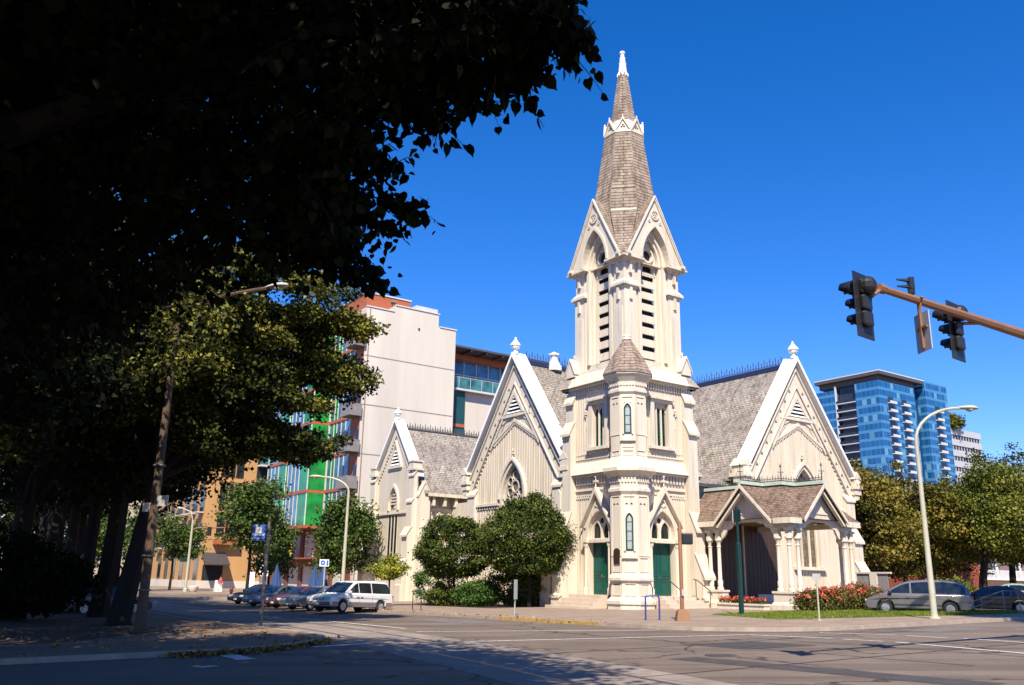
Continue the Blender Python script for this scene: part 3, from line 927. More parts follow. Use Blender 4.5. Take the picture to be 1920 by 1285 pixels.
for k in range(8):
    an = k * PI / 4
    T = facade(tu, tv, an)
    if math.cos(an - 5 * PI / 4) < -0.1: continue
    diag = abs(an - 5 * PI / 4) < .01
    def panel(ap, z0, z1, hw=.3, w=.035, cusp=None):
        m2 = MB(T, True); g2 = MB(T, True)
        m2.ring([(-hw, z0), (-hw, z1), (hw, z1), (hw, z0), (-hw, z0)], [(-hw - w, z0 - w), (-hw - w, z1 + w), (hw + w, z1 + w), (hw + w, z0 - w), (-hw - w, z0 - w)], ap - .01, ap + .035)
        g2.box(-hw + .02, hw - .02, ap - .002, ap + .006, z1 - .045, z1 - .005)  # dark strip drawn as the shade line under the panel's top moulding
        p_ = m2.build('turret_panel', MAT['paint2'], tw); g2.build('groove_shade', MAT['bronze'], p_) if False else g2.build('groove_shade', MAT['bronze'], tw)
        if cusp:
            for dx in (-.14, .14):
                g2 = MB(T, True); g2.ext([(dx - .1, cusp - .05), (dx + .1, cusp - .05), (dx, cusp + .06)], ap - .01, ap + .008, 1); g2.build('cusp', MAT['bronze'], tw)  # dark triangles stand for shade in the carved cusps
    panel(1.14, 1.05, 1.65)
    panel(1.1, 2.35, 3.1)
    panel(1.1, 3.25, 6.6, .33, cusp=6.2); panel(1.05, 9.05, 9.3); panel(1.05, 10.3 if not diag else 9.55, 12.55, .31, cusp=12.2)
    for (za, zb_, ap) in ((7.45, 7.72, 1.17), (13.28, 13.5, 1.11)):
        m2 = MB(T, True)
        for i in range(5):
            h = -.36 + .18 * i
            m2.box(h - .05, h + .05, ap - .05, ap + .05, za, zb_)
        m2.build('corbel', MAT['paint2'], tw)
    if diag:
        for (z0, zs, a, ap) in ((3.5, 5.25, .2, 1.1), (10.3, 11.75, .2, 1.05)):
            f = MB(T, True)
            ii = [(-a - .03, z0)] + arch(0, a + .03, zs, .42, 6) + [(a + .03, z0)]
            oo = [(-a - .12, z0)] + arch(0, a + .12, zs, .54, 6) + [(a + .12, z0)]
            f.ring(ii, oo, ap + .002, ap + .1)
            f.box(-.45, .45, ap + .002, ap + .16, z0 - .42, z0 - .3)
            fr = f.build('window', MAT['paint2'], CH)
            p = MB(T, True); p.ext(arch_poly(0, a + .03, z0, zs, .42, 6), ap + .004, ap + .02, 1); p.build('pane', MAT['greenframe'], fr)
            p = MB(T, True); p.ext(arch_poly(0, a - .07, z0 + .12, zs, .28, 6), ap + .012, ap + .028, 1)
            p.build('leaded_light', plain('milky_glass', (0.33, 0.36, 0.36), 0.12, 0.25, 4, spec=.6), fr)
            p = MB(T, True)
            for z in (z0 + .55, z0 + 1.1, z0 + 1.62): p.box(-a, a, ap + .024, ap + .04, z, z + .04)
            p.build('glazing_bar', MAT['greenframe'], fr)
T = facade(tu, tv, PI)
mb = MB(T, True); mb.box(-.22, .3, 1.1, 1.16, 2.75, 3.5); mb.ext([(-.22, 3.5), (.3, 3.5), (.2, 3.62), (.04, 3.66), (-.12, 3.62)], 1.1, 1.155, 1); mb.build('plaque', MAT['bronze'], CH)

# ------------------------------------------------------------------ steps to the two tower doors
st = MB()
for k in range(4):                               # left street steps
    z1 = 1.0 - k * .22
    st.box(-1.0 - k * .34, 0.02 - .002 * k, 1.35 - .03 * k, 4.35 + .35 * k, -.4, z1)
st.build('entrance_steps', MAT['wood'], CH)
st = MB()
for k in range(4):
    z1 = 1.0 - k * .2
    st.box(1.35 - .03 * k, 4.2 + .3 * k, -1.3 - k * .34, .02 - .002 * k, -.4, z1)
st.build('entrance_steps', MAT['wood'], CH)
def handrail(pts, posts, name='handrail'):
    mb = MB(); mb.tube(pts, .03, 6)
    for p, z in posts: mb.tube([(p[0], p[1], z), p], .025, 6)
    return mb.build(name, MAT['iron'], CH)
handrail([(1.9, -1.0, 2.0), (1.9, -1.3, 1.95), (1.9, -2.3, 1.35), (1.9, -2.45, 1.1)], [((1.9, -1.2, 1.95), .95), ((1.9, -2.3, 1.35), .2)])
handrail([(4.3, -1.0, 2.0), (4.3, -1.3, 1.95), (4.3, -2.3, 1.35), (4.3, -2.45, 1.1)], [((4.3, -1.2, 1.95), .6), ((4.3, -2.3, 1.35), .2)])

# ------------------------------------------------------------------ lean-to between tower and right gable
mb = MB()
mb.ext([(0.9, 8.15), (7.2, 11.3), (7.2, 11.1), (0.9, 7.95)], 5.9, 11.5, 0)
mb.build('roof', MAT['shingle'], CH)
mb = MB(); mb.box(5.5, 11.3, 1.3, 1.6, -.6, 8.3); mb.build('recess_wall', MAT['paint'], CH)
mb = MB(); mb.box(5.8, 11.5, .75, .92, 7.9, 8.12); mb.build('gutter', MAT['gutter'], CH)
mb = MB(); mb.tube([(-.25, 6.35, 7.6), (-.3, 6.1, 7.3), (-.25, 6.05, 1.2)], .06, 8); mb.build('downpipe', MAT['paint2'], CH)

# ------------------------------------------------------------------ porch: truncated hip roof with two gables on clustered columns
E_U0, E_U1, E_V0, E_V1, E_Z = 5.1, 11.6, -7.65, 0.2, 5.45
D_U0, D_U1, D_V0, D_Z = 6.95, 9.7, -5.8, 7.45
mb = MB()
mb.add([(E_U0, E_V0, E_Z), (E_U1, E_V0, E_Z), (D_U1, D_V0, D_Z), (D_U0, D_V0, D_Z), (E_U0, E_V1, E_Z), (D_U0, E_V1, D_Z), (E_U1, E_V1, E_Z), (D_U1, E_V1, D_Z)],
       [(1, 6, 7, 2), (3, 2, 7, 5), (0, 4, 6, 1)])
for q in ([(E_U0, E_V0, E_Z), (D_U0, D_V0, D_Z), (D_U0, -4.4, D_Z), (E_U0, -6.45, E_Z)], [(E_U0, -2.35, E_Z), (D_U0, -4.4, D_Z), (D_U0, E_V1, D_Z), (E_U0, E_V1, E_Z)],
          [(E_U0, E_V0, E_Z), (6.25, E_V0, E_Z), (8.15, D_V0, D_Z), (D_U0, D_V0, D_Z)], [(10.05, E_V0, E_Z), (E_U1, E_V0, E_Z), (D_U1, D_V0, D_Z), (8.15, D_V0, D_Z)]):
    mb.add(q, [(0, 1, 2, 3)])
# the gables' own roofs
def gable_slabs(mb, T, hw, zr, ze, dback, dfront):
    for s in (1, -1):
        mb.ext([(0, zr), (0, zr - .1), (s * hw, ze - .1), (s * hw, ze)][:: -s], dback, dfront, 1)
TPL = facade(E_U0, -4.4, PI); TPR = facade(8.15, E_V0, FR)
m2 = fm(TPL); gable_slabs(m2, TPL, 2.15, D_Z + .02, 5.30, -1.9, .2); fold(mb, m2)
m2 = fm(TPR); gable_slabs(m2, TPR, 2.0, D_Z + .02, 5.42, -1.9, .2); fold(mb, m2)
mb.build('porch_roof', MAT['porch_shingle'], CH)
mb = MB()
mb.box(D_U0 - .12, D_U1 + .12, D_V0 - .12, E_V1, D_Z + .03, D_Z + .22)
mb.box(E_U0 - .22, D_U0, -4.4 - .12, -4.4 + .12, D_Z + .03, D_Z + .22)
mb.box(8.15 - .12, 8.15 + .12, E_V0 - .22, D_V0 - .123, D_Z + .03, D_Z + .22)
mb.build('porch_ridge_fascia', MAT['copper'], CH)
cr_z = D_Z + .22
for a_, b_ in (((E_U0 - .1, -4.4), (D_U0, -4.4)), ((D_U0, -4.4), (D_U0, D_V0)), ((D_U0, D_V0), (8.15, D_V0)), ((8.15, D_V0), (8.15, E_V0 - .1)), ((D_U0, -.1), (D_U0, -4.4)), ((8.15, D_V0), (D_U1, D_V0))):
    cresting(None, a_, b_, cr_z, .2, .38, 'porch_cresting', 'iron', 1.0)
mb = MB()
for (x, y) in ((E_U0 - .1, -4.4), (D_U0, D_V0), (8.15, E_V0 - .1)):
    mb.tube([(x, y, cr_z), (x, y, cr_z + .85)], [.035, .02], 6)
    mb.tube([(x - .14, y + .1, cr_z + .55), (x + .14, y - .1, cr_z + .55)], .02, 4); mb.tube([(x - .1, y - .14, cr_z + .42), (x + .1, y + .14, cr_z + .42)], .02, 4)
    mb.lathe(x, y, [(.01, cr_z + .8), (.06, cr_z + .88), (.01, cr_z + 1.05)], 6)
mb.build('iron_spike', MAT['iron'], CH)
# eaves, bargeboards, gable boarding and scalloped brackets
mb = MB()
def ebox(x0, x1, y0, y1): mb.box(x0, x1, y0, y1, E_Z - .34, E_Z - .02)
ebox(E_U0 - .05, E_U0 + .12, E_V0 + .0, -6.52); ebox(E_U0 - .05, E_U0 + .12, -2.28, E_V1)
ebox(E_U0 - .03, 6.12, E_V0 - .05, E_V0 + .1); ebox(10.18, E_U1, E_V0 - .05, E_V0 + .1)
ebox(E_U1 - .1, E_U1 + .05, E_V0 + .103, E_V1)
mb.box(E_U0 + .3, E_U0 + .5, -2.35, E_V1, 4.9, 5.12); mb.box(E_U0 + .3, E_U0 + .5, E_V0 + .3, -6.3, 4.9, 5.12); mb.box(E_U0 + .51, 6.6, E_V0 + .35, E_V0 + .55, 4.9, 5.12); mb.box(10.2, E_U1 - .3, E_V0 + .35, E_V0 + .55, 4.9, 5.12)
for T, hw, ze in ((TPL, 2.15, 5.30), (TPR, 2.0, 5.42)):
    m2 = fm(T)
    for s in (1, -1):
        sl = (D_Z - ze) / hw
        m2.ext([(0, D_Z + .02), (0, D_Z - .2), (s * hw, ze - .2), (s * hw, ze)][:: -s], .203, .27, 1)
        m2.ext([(0, D_Z - .34), (0, D_Z - .5), (s * (hw - .2), ze - .3), (s * (hw - .1), ze - .26)][:: -s], -.1, .12, 1)
        # curved bracket with cusps, below a beam
        NB = 25
        h0_, h1_ = hw - .12, .62
        hh = [h0_ + (h1_ - h0_) * i / (NB - 1) for i in range(NB)]
        pts = []
        for i in range(NB):
            t = i / (NB - 1)
            pts.append((s * hh[i], min(5.26, 4.36 + 1.0 * math.sin(t * PI / 2) ** .8 - .15 * abs(math.sin(t * PI * 3.0)))))
        m2.ring(pts, [(s * h_, 5.29) for h_ in hh], -.45, -.31)
    m2.box(-hw, hw, -.47, -.3, 5.292, 5.44)
    fold(mb, m2)
mb.build('porch_trim', MAT['paint2'], CH)
mb = MB()
for T, hw in ((TPL, 1.85), (TPR, 1.7)):
    m2 = fm(T); m2.ext([(-hw, 5.46), (hw, 5.46), (0, D_Z - .22)], -.46, -.38, 1); m2.box(-hw * .72, hw * .72, -.377, -.33, 5.75, 5.85); fold(mb, m2)
mb.build('porch_gable_board', MAT['paint2'], CH)
# column clusters: pedestal, moulded bases, shafts, capitals, bracket blocks
def column(x, y, zb=1.42, zt=4.4):
    m = MB()
    m.lathe(x, y, [(.2, zb), (.2, zb + .12), (.15, zb + .18), (.17, zb + .5), (.12, zb + .6), (.11, zt - .55), (.12, zt - .5), (.15, zt - .47), (.11, zt - .42), (.12, zt - .25), (.2, zt - .12), (.23, zt - .1), (.23, zt)], 10)
    m.frustum((x - .16, x + .16, y - .16, y + .16), (x - .12, x + .12, y - .12, y + .12), zt, zt + .35)
    m.box(x - .2, x + .2, y - .2, y + .2, zt + .353, zt + .5)
    m.build('porch_column', MAT['paint2'], CH, smooth=True)
def pedestal(x0, x1, y0, y1, zg=.05):
    m = MB()
    m.box(x0 - .12, x1 + .12, y0 - .12, y1 + .12, zg - .6, zg + .62); m.frustum((x0 - .12, x1 + .12, y0 - .12, y1 + .12), (x0, x1, y0, y1), zg + .623, zg + .8)
    m.box(x0, x1, y0, y1, zg + .803, 1.3); m.box(x0 - .06, x1 + .06, y0 - .06, y1 + .06, 1.303, 1.42)
    m.build('porch_pedestal', MAT['paint2'], CH)
for (x, y) in ((5.5, -2.05), (5.5, -1.35), (5.5, -7.2), (5.5, -6.45), (6.25, -7.2), (10.6, -7.2), (11.2, -7.2), (11.2, -6.5)): column(x, y)
pedestal(5.22, 5.78, -2.4, -1.05); pedestal(5.22, 5.78, -7.5, -6.15); pedestal(5.9, 6.55, -7.48, -6.9); pedestal(10.3, 11.5, -7.48, -6.2)
column(5.5, -.12); pedestal(5.3, 5.78, -.35, .0)
mb = MB(); mb.box(5.85, 11.4, -7.0, 1.25, -.5, .55); mb.box(5.0, 5.84, -6.1, -2.45, -.5, .33); mb.build('porch_floor', MAT['wood'], CH)
# porch inner doorway in the recess wall
mb = MB(); mb.box(5.9, 13.6, -.09, -.03, -.2, 1.25)
for k in range(20): mb.box(5.95 + k * .38, 6.28 + k * .38, -.085, -.02, 1.3, 6.6)
mb.box(5.9, 13.6, -.07, -.025, 1.25, 6.6)
mb.build('porch_panelling', plain('brown_panelling', (.05, .027, .017), .6, .25, 2, streak=True), CH)
mb = MB(); mb.box(9.9, 10.0, -.2, -.1, .5, 6.4); mb.build('porch_post', MAT['wood'], CH)
mb = MB(); mb.box(7.1, 9.6, 1.2, 1.28, .56, 4.3); pd = mb.build('porch_door', MAT['bronze'], CH)
mb = MB(); mb.ring([(7.1, .56), (7.1, 4.3), (9.6, 4.3), (9.6, .56)], [(6.9, .56), (6.9, 4.5), (9.8, 4.5), (9.8, .56)], 1.1, 1.297); mb.box(8.3, 8.4, 1.15, 1.197, .56, 4.3); mb.build('frame', MAT['paint2'], pd)

# ------------------------------------------------------------------ small wing up the left street
WV = 30.0
TS = facade(0.0, WV, FL)
AP2, HS = 15.1, 3.7
rk2 = lambda h, off=0: AP2 - off - 1.27 * abs(h)
w = fm(TS)
lights = [arch_poly(x, .25, 3.0, 6.7, .4, 4) for x in (-.58, 0, .58)]
w.ext([(-HS, -.8), (HS, -.8), (HS, rk2(HS)), (0, AP2), (-HS, rk2(HS))], -.35, 0, 1, lights + [arch_poly(0, .78, 7.45, 8.0, 1.45)])
w.box(-HS - .02, HS + .02, .004, .16, -.8, 1.6)
w.build('gable_wall', MAT['paint'], CH)
t = fm(TS)
for s in (1, -1):
    P = lambda h, off: (s * h, rk2(h, off))
    t.ext([P(0, .3), P(4.0, .3), P(4.0, 1.1), P(0, 1.1)][:: s], .004, .1, 1)
    t.ext([P(0, 1.5), (s * 1.25, 11.3), (s * 1.0, 11.3), P(0, 1.9)][:: s], .004, .16, 1)
    for k in range(16): t.box(s * (.3 + k * .21) - .05, s * (.3 + k * .21) + .05, .004, .09, rk2(.3 + k * .21, 1.22), rk2(.3 + k * .21, 1.12))
t.box(-1.25, 1.25, .006, .17, 11.1, 11.297)
for k in range(9): t.box(-1.1 + k * .26 - .05, -1.1 + k * .26 + .05, .006, .1, 10.95, 11.097)
t.box(-HS, HS, .006, .15, 7.1, 7.25)
f_in = [(-.78, 7.45)] + arch(0, .78, 8.0, 1.45) + [(.78, 7.45)]; f_out = [(-1.0, 7.45)] + arch(0, 1.0, 8.0, 1.75) + [(1.0, 7.45)]
t.build('gable_frieze', MAT['paint2'], CH)
t = fm(TS); t.box(-1.0, 1.0, .006, .25, 2.78, 2.97); t.build('sill', MAT['paint2'], CH)
t = fm(TS); t.ring(f_in, f_out, .005, .16); t.build('arch_surround', MAT['paint2'], CH)
b = fm(TS); b.ext([(-.95, 11.32), (.95, 11.32), (0, 12.95)], .006, .02, 1); lv = b.build('louver', MAT['gap_shade'], CH)
s_ = fm(TS)
for k in range(5):
    z = 11.36 + k * .29; hw = (12.9 - z) / 1.75
    s_.add([(-hw, .03, z + .17), (hw, .03, z + .17), (hw, .13, z), (-hw, .13, z)], [(0, 1, 2, 3)])
s_.build('slats', MAT['white'], lv)
p = fm(TS); p.ext(arch_poly(0, .8, 7.4, 8.0, 1.5), -.2, -.18, 1); lv = p.build('louver', MAT['gap_shade'], CH)
s_ = fm(TS)
for k in range(5): 
    z = 7.95 + k * .27; hw = .74 if z < 8.1 else .78 * (9.5 - z) / 1.4
    s_.box(-hw, hw, -.16, -.06, z, z + .15)
s_.tube([(-.5, -.15, 7.45), (-.2, -.15, 7.75), (0, -.15, 7.95), (.2, -.15, 7.75), (.5, -.15, 7.45)], .06, 5)
s_.tube([(0, -.15, 7.4), (0, -.15, 7.9)], .05, 5)
s_.build('slats', MAT['paint2'], lv)
for x in (-.58, 0, .58):
    f = fm(TS); f.ring([(x - .25, 3.0)] + arch(x, .25, 6.7, .4, 4) + [(x + .25, 3.0)], [(x - .285, 3.0)] + arch(x, .285, 6.7, .45, 4) + [(x + .285, 3.0)], .005, .03)
    fr = f.build('window', MAT['paint2'], CH)
    p = fm(TS); p.box(x - .26, x + .26, -.05, -.03, 2.98, 7.12); p.build('pane', MAT['glass'], fr)
for s in (1, -1):
    c = fm(TS); c.ext([(0, 15.55), (0, 15.25), (s * 4.05, 10.1), (s * 4.05, 10.4)][:: -s], -.6, .36, 1); c.build('coping', MAT['white'], CH)
    h0, h1 = (3.15, 4.1) if s > 0 else (-4.1, -3.15)
    buttress(TS, h0, h1, [(0.15, 10.6), (0.35, 10.2), (.35, 8.2), (.45, 8.0), (.45, 5.9), (.85, 5.2), (.75, 5.0), (.75, 3.3), (1.2, 2.5), (1.1, 2.3), (1.1, 1.3), (1.2, 1.2), (1.2, -.6)])
    k = fm(TS); k.box(h0 - .05, h1 + .1, -.5, .5, 10.6, 10.8); k.box(h0 + .1, h1 - .05, -.4, .42, 10.803, 11.3); k.box(h0, h1 + .05, -.45, .48, 11.303, 11.45); k.build('kneeler', MAT['paint2'], CH)
# side gablet buttress on the street corner of the wing
TS2 = facade(.55, WV - 4.1, FR)
mb = fm(TS2); mb.ext([(-.55, -.6), (.55, -.6), (.55, 8.6), (0, 9.6), (-.55, 8.6)], -.05, .35, 1); mb.ext([(-.62, 8.5), (0, 9.75), (.62, 8.5), (.62, 8.35), (0, 9.55), (-.62, 8.35)][::-1], -.1, .42, 1)
mb.ext([(-.55, -.6), (.55, -.6), (.55, 5.2), (0, 6.3), (-.55, 5.2)], .352, .75, 1)
mb.ext([(-.55, -.6), (.55, -.6), (.55, 2.4), (0, 3.6), (-.55, 2.4)], .752, 1.15, 1)
mb.build('buttress', MAT['paint2'], CH)
finial(TS, 0, 0.05, 15.5, .8)
for s in (1, -1):
    mb = fm(TS); mb.ext([(0, 14.72), (0, 14.55), (s * 4.6, 8.6), (s * 4.6, 8.77)][:: -s], -12.0, -.5, 1); mb.build('roof', MAT['shingle'], CH)
mb = fm(TS); mb.box(-.1, .1, -12.0, -.5, 14.69, 14.8); mb.build('ridge_cap', MAT['gutter'], CH)
cresting(None, (.7, WV), (11.5, WV), 14.8, .26, .5, mat='gutter')
mb = MB(); mb.box(.4, 11.5, WV - HS - .1, WV - HS + .2, -.6, 9.3); mb.build('side_wall', MAT['paint'], CH)
mb = MB(); mb.box(.8, 11.5, WV - 4.75, WV - 4.6, 8.45, 8.72)
for k in range(9): mb.box(1.3 + k * 1.1, 1.55 + k * 1.1, WV - 4.55, WV - HS - .1, 7.7, 8.5)
mb.box(.4, 11.5, WV - HS - .2, WV - HS - .103, 7.3, 7.55)
for k in range(26): mb.box(.6 + k * .42, .78 + k * .42, WV - HS - .17, WV - HS - .103, 7.05, 7.297)
mb.build('eaves_brackets', MAT['paint2'], CH)
# wall linking wing and left gable, with its low side-entry roof
mb = MB(); mb.box(3.6, 3.95, 17.1, 26.2, -.6, 8.0); mb.build('link_wall', MAT['paint'], CH)
mb = MB(); mb.ext([(17.1, 6.9), (21.9, 5.4), (21.9, 5.25), (17.1, 6.75)], .6, 3.6, 0); mb.build('side_entry_roof', MAT['shingle'], CH)
mb = MB(); mb.box(1.2, 3.6, 17.2, 21.4, -.6, 5.3); mb.build('side_entry_wall', MAT['paint'], CH)
mb = MB()
for k in range(6): mb.box(-1.9 + k * .3, 1.25 , 18.2 + .002 * k, 20.6 - .002 * k, -.4, -.1 + k * .22)
mb.build('side_steps', MAT['wood'], CH)
for v in (18.25, 20.5):
    mb = MB(); mb.tube([(-2.3, v, .75), (-2.0, v, .85), (.5, v, 2.2)], .035, 6)
    for (x, z0, z1) in ((-2.2, -.2, .78), (-.9, .4, 1.4), (.4, 1.0, 2.1)): mb.tube([(x, v, z0), (x, v, z1)], .03, 6)
    mb.build('handrail', MAT['white'], CH)

# ================================================================== GROUND AND STREET
def asphalt():
    m, n, l, bs = new_mat('asphalt')
    vec = mapping(n, l, 'Object', 1.0)
    big = noise(n, l, vec, 0.35, 5, 0.6); fine = noise(n, l, vec, 40.0, 3, 0.7)
    # long tyre-worn streaks along the right-hand street
    tc = n.new('ShaderNodeTexCoord'); mp = n.new('ShaderNodeMapping'); mp.inputs['Rotation'].default_value = (0, 0, -GRID); mp.inputs['Scale'].default_value = (0.05, 0.9, 1)
    l.new(tc.outputs['Object'], mp.inputs[0])
    st = noise(n, l, mp.outputs[0], 1.0, 4, 0.6)
    c = ramp(n, l, fine, [(0.25, (0.073, 0.058, 0.046)), (0.75, (0.235, 0.190, 0.152))])
    c = mixc(n, l, 1.0, c, ramp(n, l, big, [(0.3, (0.82, 0.8, 0.8)), (0.7, (1.15, 1.12, 1.1))]), 'MULTIPLY')
    c = mixc(n, l, 1.0, c, ramp(n, l, st, [(0.3, (0.62, 0.6, 0.6)), (0.55, (1.05, 1.03, 1.02))]), 'MULTIPLY')
    # tar-sealed cracks
    vo = n.new('ShaderNodeTexVoronoi'); vo.feature = 'DISTANCE_TO_EDGE'; vo.inputs['Scale'].default_value = 0.16
    dv = n.new('ShaderNodeTexNoise'); dv.inputs['Scale'].default_value = 1.2; l.new(vec, dv.inputs['Vector'])
    ad = n.new('ShaderNodeMixRGB'); ad.blend_type = 'ADD'; ad.inputs[0].default_value = 0.9; l.new(vec, ad.inputs[1]); l.new(dv.outputs['Color'], ad.inputs[2])
    l.new(ad.outputs[0], vo.inputs['Vector'])
    cr_ = ramp(n, l, vo.outputs['Distance'], [(0.004, (0.35, 0.34, 0.34)), (0.009, (1, 1, 1))])
    l.new(mixc(n, l, 1.0, c, cr_, 'MULTIPLY'), bs.inputs['Base Color'])
    bs.inputs['Roughness'].default_value = 0.85; bs.inputs['Specular IOR Level'].default_value = 0.25
    bump(n, l, bs, fine, 0.35, 0.01)
    return m

def pave(name, c1, c2, joint=1.5, mort=(0.10, 0.08, 0.07)):
    m, n, l, bs = new_mat(name)
    tc = n.new('ShaderNodeTexCoord'); mp = n.new('ShaderNodeMapping'); mp.inputs['Rotation'].default_value = (0, 0, -GRID)
    l.new(tc.outputs['Object'], mp.inputs[0])
    br = n.new('ShaderNodeTexBrick'); l.new(mp.outputs[0], br.inputs['Vector']); br.offset = 0.0
    br.inputs['Scale'].default_value = 1.0; br.inputs['Brick Width'].default_value = joint; br.inputs['Row Height'].default_value = joint
    br.inputs['Mortar Size'].default_value = 0.012
    br.inputs['Color1'].default_value = (*c1, 1); br.inputs['Color2'].default_value = (*c2, 1); br.inputs['Mortar'].default_value = (*mort, 1)
    vec = mapping(n, l, 'Object', 1.0)
    d = ramp(n, l, noise(n, l, vec, 0.8, 6, 0.7), [(0.3, (0.72, 0.7, 0.68)), (0.7, (1.12, 1.1, 1.08))])
    f = ramp(n, l, noise(n, l, vec, 45, 2, 0.7), [(0.3, (0.85, 0.85, 0.85)), (0.7, (1.1, 1.1, 1.1))])
    l.new(mixc(n, l, 1.0, mixc(n, l, 1.0, br.outputs['Color'], d, 'MULTIPLY'), f, 'MULTIPLY'), bs.inputs['Base Color'])
    bs.inputs['Roughness'].default_value = 0.85; bs.inputs['Specular IOR Level'].default_value = 0.2
    return m

MAT['asphalt'] = asphalt()
MAT['walk'] = pave('pavement_concrete', (0.30, 0.23, 0.175), (0.275, 0.21, 0.158))
MAT['kerb'] = plain('kerb_concrete', (0.33, 0.265, 0.21), 0.85, 0.25, 2.5)
MAT['kerb_yellow'] = plain('worn_yellow_kerb', (0.40, 0.26, 0.09), 0.8, 0.35, 4)
MAT['slab'] = pave('track_concrete', (0.27, 0.225, 0.195), (0.24, 0.20, 0.175), 4.0)
MAT['rail'] = plain('steel_rail', (0.05, 0.045, 0.045), 0.45, 0.2, 3, metal=0.5)
def paint_road():
    m, n, l, bs = new_mat('road_paint')
    vec = mapping(n, l, 'Object', 1.0)
    l.new(ramp(n, l, noise(n, l, vec, 9, 6, 0.75), [(0.36, (0.2, 0.18, 0.16)), (0.5, (0.62, 0.58, 0.53)), (0.8, (0.72, 0.68, 0.63))]), bs.inputs['Base Color'])
    bs.inputs['Roughness'].default_value = 0.7
    return m
MAT['roadpaint'] = paint_road()
MAT['grass'] = plain('lawn_soil', (0.07, 0.11, 0.025), 0.9, 0.4, 3)
MAT['soil'] = plain('bark_mulch', (0.05, 0.03, 0.018), 0.95, 0.4, 6, bmp=0.5)

def sheet(name, polys, off, mat, thick=0.0, parent=None, top=None):
    """sheets (and raised slabs) that follow the street's crossfall; polys in world x, y"""
    mb = MB()
    for p in polys:
        a = sum(p[i][0] * p[(i + 1) % len(p)][1] - p[(i + 1) % len(p)][0] * p[i][1] for i in range(len(p)))
        if a < 0: p = p[::-1]
        parts = [p]
        for xc in (-14.0, 40.0):
            nx = []
            for q in parts:
                for sgn in (1, -1):
                    o = []
                    for i in range(len(q)):
                        A, B = q[i], q[(i + 1) % len(q)]
                        da, db = sgn * (A[0] - xc), sgn * (B[0] - xc)
                        if da >= 0: o.append(A)
                        if da * db < 0:
                            t = da / (da - db); o.append((A[0] + t * (B[0] - A[0]), A[1] + t * (B[1] - A[1])))
                    if len(o) >= 3: nx.append(o)
            parts = nx
        for q in parts:
            n = len(q)
            tri = tessellate_polygon([[Vector((x, y, 0)) for x, y in q]])
            vs = [(x, y, gz(x) + off) for x, y in q]
            fs = []
            for t in tri:
                a, b, c = t
                ar = (q[b][0] - q[a][0]) * (q[c][1] - q[a][1]) - (q[c][0] - q[a][0]) * (q[b][1] - q[a][1])
                fs.append((a, b, c) if ar > 0 else (a, c, b))
            if thick:
                vs += [(x, y, gz(x) + off - thick) for x, y in q]
                for i in range(n):
                    j = (i + 1) % n
                    fs.append((i, i + n, j + n, j))
            mb.add(vs, fs)
    return mb.build(name, mat, parent)

def U2(*pts): return [W(u, v)[:2] for u, v in pts]

G = sheet('ground', [[(-4000, -500), (4000, -500), (4000, 4000), (-4000, 4000)]], 0.0, MAT['asphalt'])
tag(G, kind='structure')

# church block: pavement with a rounded street corner
KU, KV = -12.2, -19.3
def corner_arc(cu, cv, r, a0, a1, n=8): return [(cu + r * math.cos(a0 + (a1 - a0) * i / n), cv + r * math.sin(a0 + (a1 - a0) * i / n)) for i in range(n + 1)]
arc = corner_arc(KU + 5, KV + 5, 5, PI, 1.5 * PI)
blk = [(KU, 44.0)] + arc + [(60, KV), (60, 44.0)]
o = sheet('pavement', [U2(*blk)], 0.13, MAT['walk'], 0.3); tag(o, kind='structure')
inner = [(KU + .16, 44.0)] + corner_arc(KU + 5, KV + 5, 4.84, PI, 1.5 * PI) + [(60, KV + .16)]
outer = [(KU - .02, 44.0)] + corner_arc(KU + 5, KV + 5, 5.02, PI, 1.5 * PI) + [(60, KV - .02)]
def kerb_strip(name, inner, outer, off, mat, sel=None):
    polys = []
    for i in range(len(inner) - 1):
        if sel and not sel(i): continue
        polys.append(U2(inner[i], inner[i + 1], outer[i + 1], outer[i]))
    o = sheet(name, polys, off, mat, 0.3); tag(o, kind='structure'); return o
def sub(line, n):
    out = []
    for a, b in zip(line[:-1], line[1:]):
        k = max(1, int(math.hypot(b[0] - a[0], b[1] - a[1]) / n))
        for i in range(k): out.append((a[0] + (b[0] - a[0]) * i / k, a[1] + (b[1] - a[1]) * i / k))
    return out + [line[-1]]
kerb_strip('kerb', sub(inner, 4), sub(outer, 4), 0.136, MAT['kerb'])
yi = [(KU + .17, v) for v in np.linspace(-4.5, -11.5, 8)]; yo = [(KU - .024, v) for v in np.linspace(-4.5, -11.5, 8)]
kerb_strip('yellow_kerb', yi, yo, 0.14, MAT['kerb_yellow'])
# kerb ramp mouths at the crossing
lawn = sheet('lawn', [U2((-3.0, -9.0), (-4.6, -14.2), (7.5, -17.0), (12.5, -17.0), (12.5, -8.2))], 0.137, MAT['grass'], 0.0); tag(lawn, kind='structure')
bed = sheet('planting_bed', [U2((-5.6, 6.3), (-.2, 6.3), (-.2, 17.8), (-5.6, 17.8))], 0.137, MAT['soil']); tag(bed, kind='structure')
bed = sheet('rose_bed', [U2((2.6, -9.4), (12.3, -9.4), (12.3, -7.75), (2.6, -7.75))], 0.15, MAT['soil']); tag(bed, kind='structure')

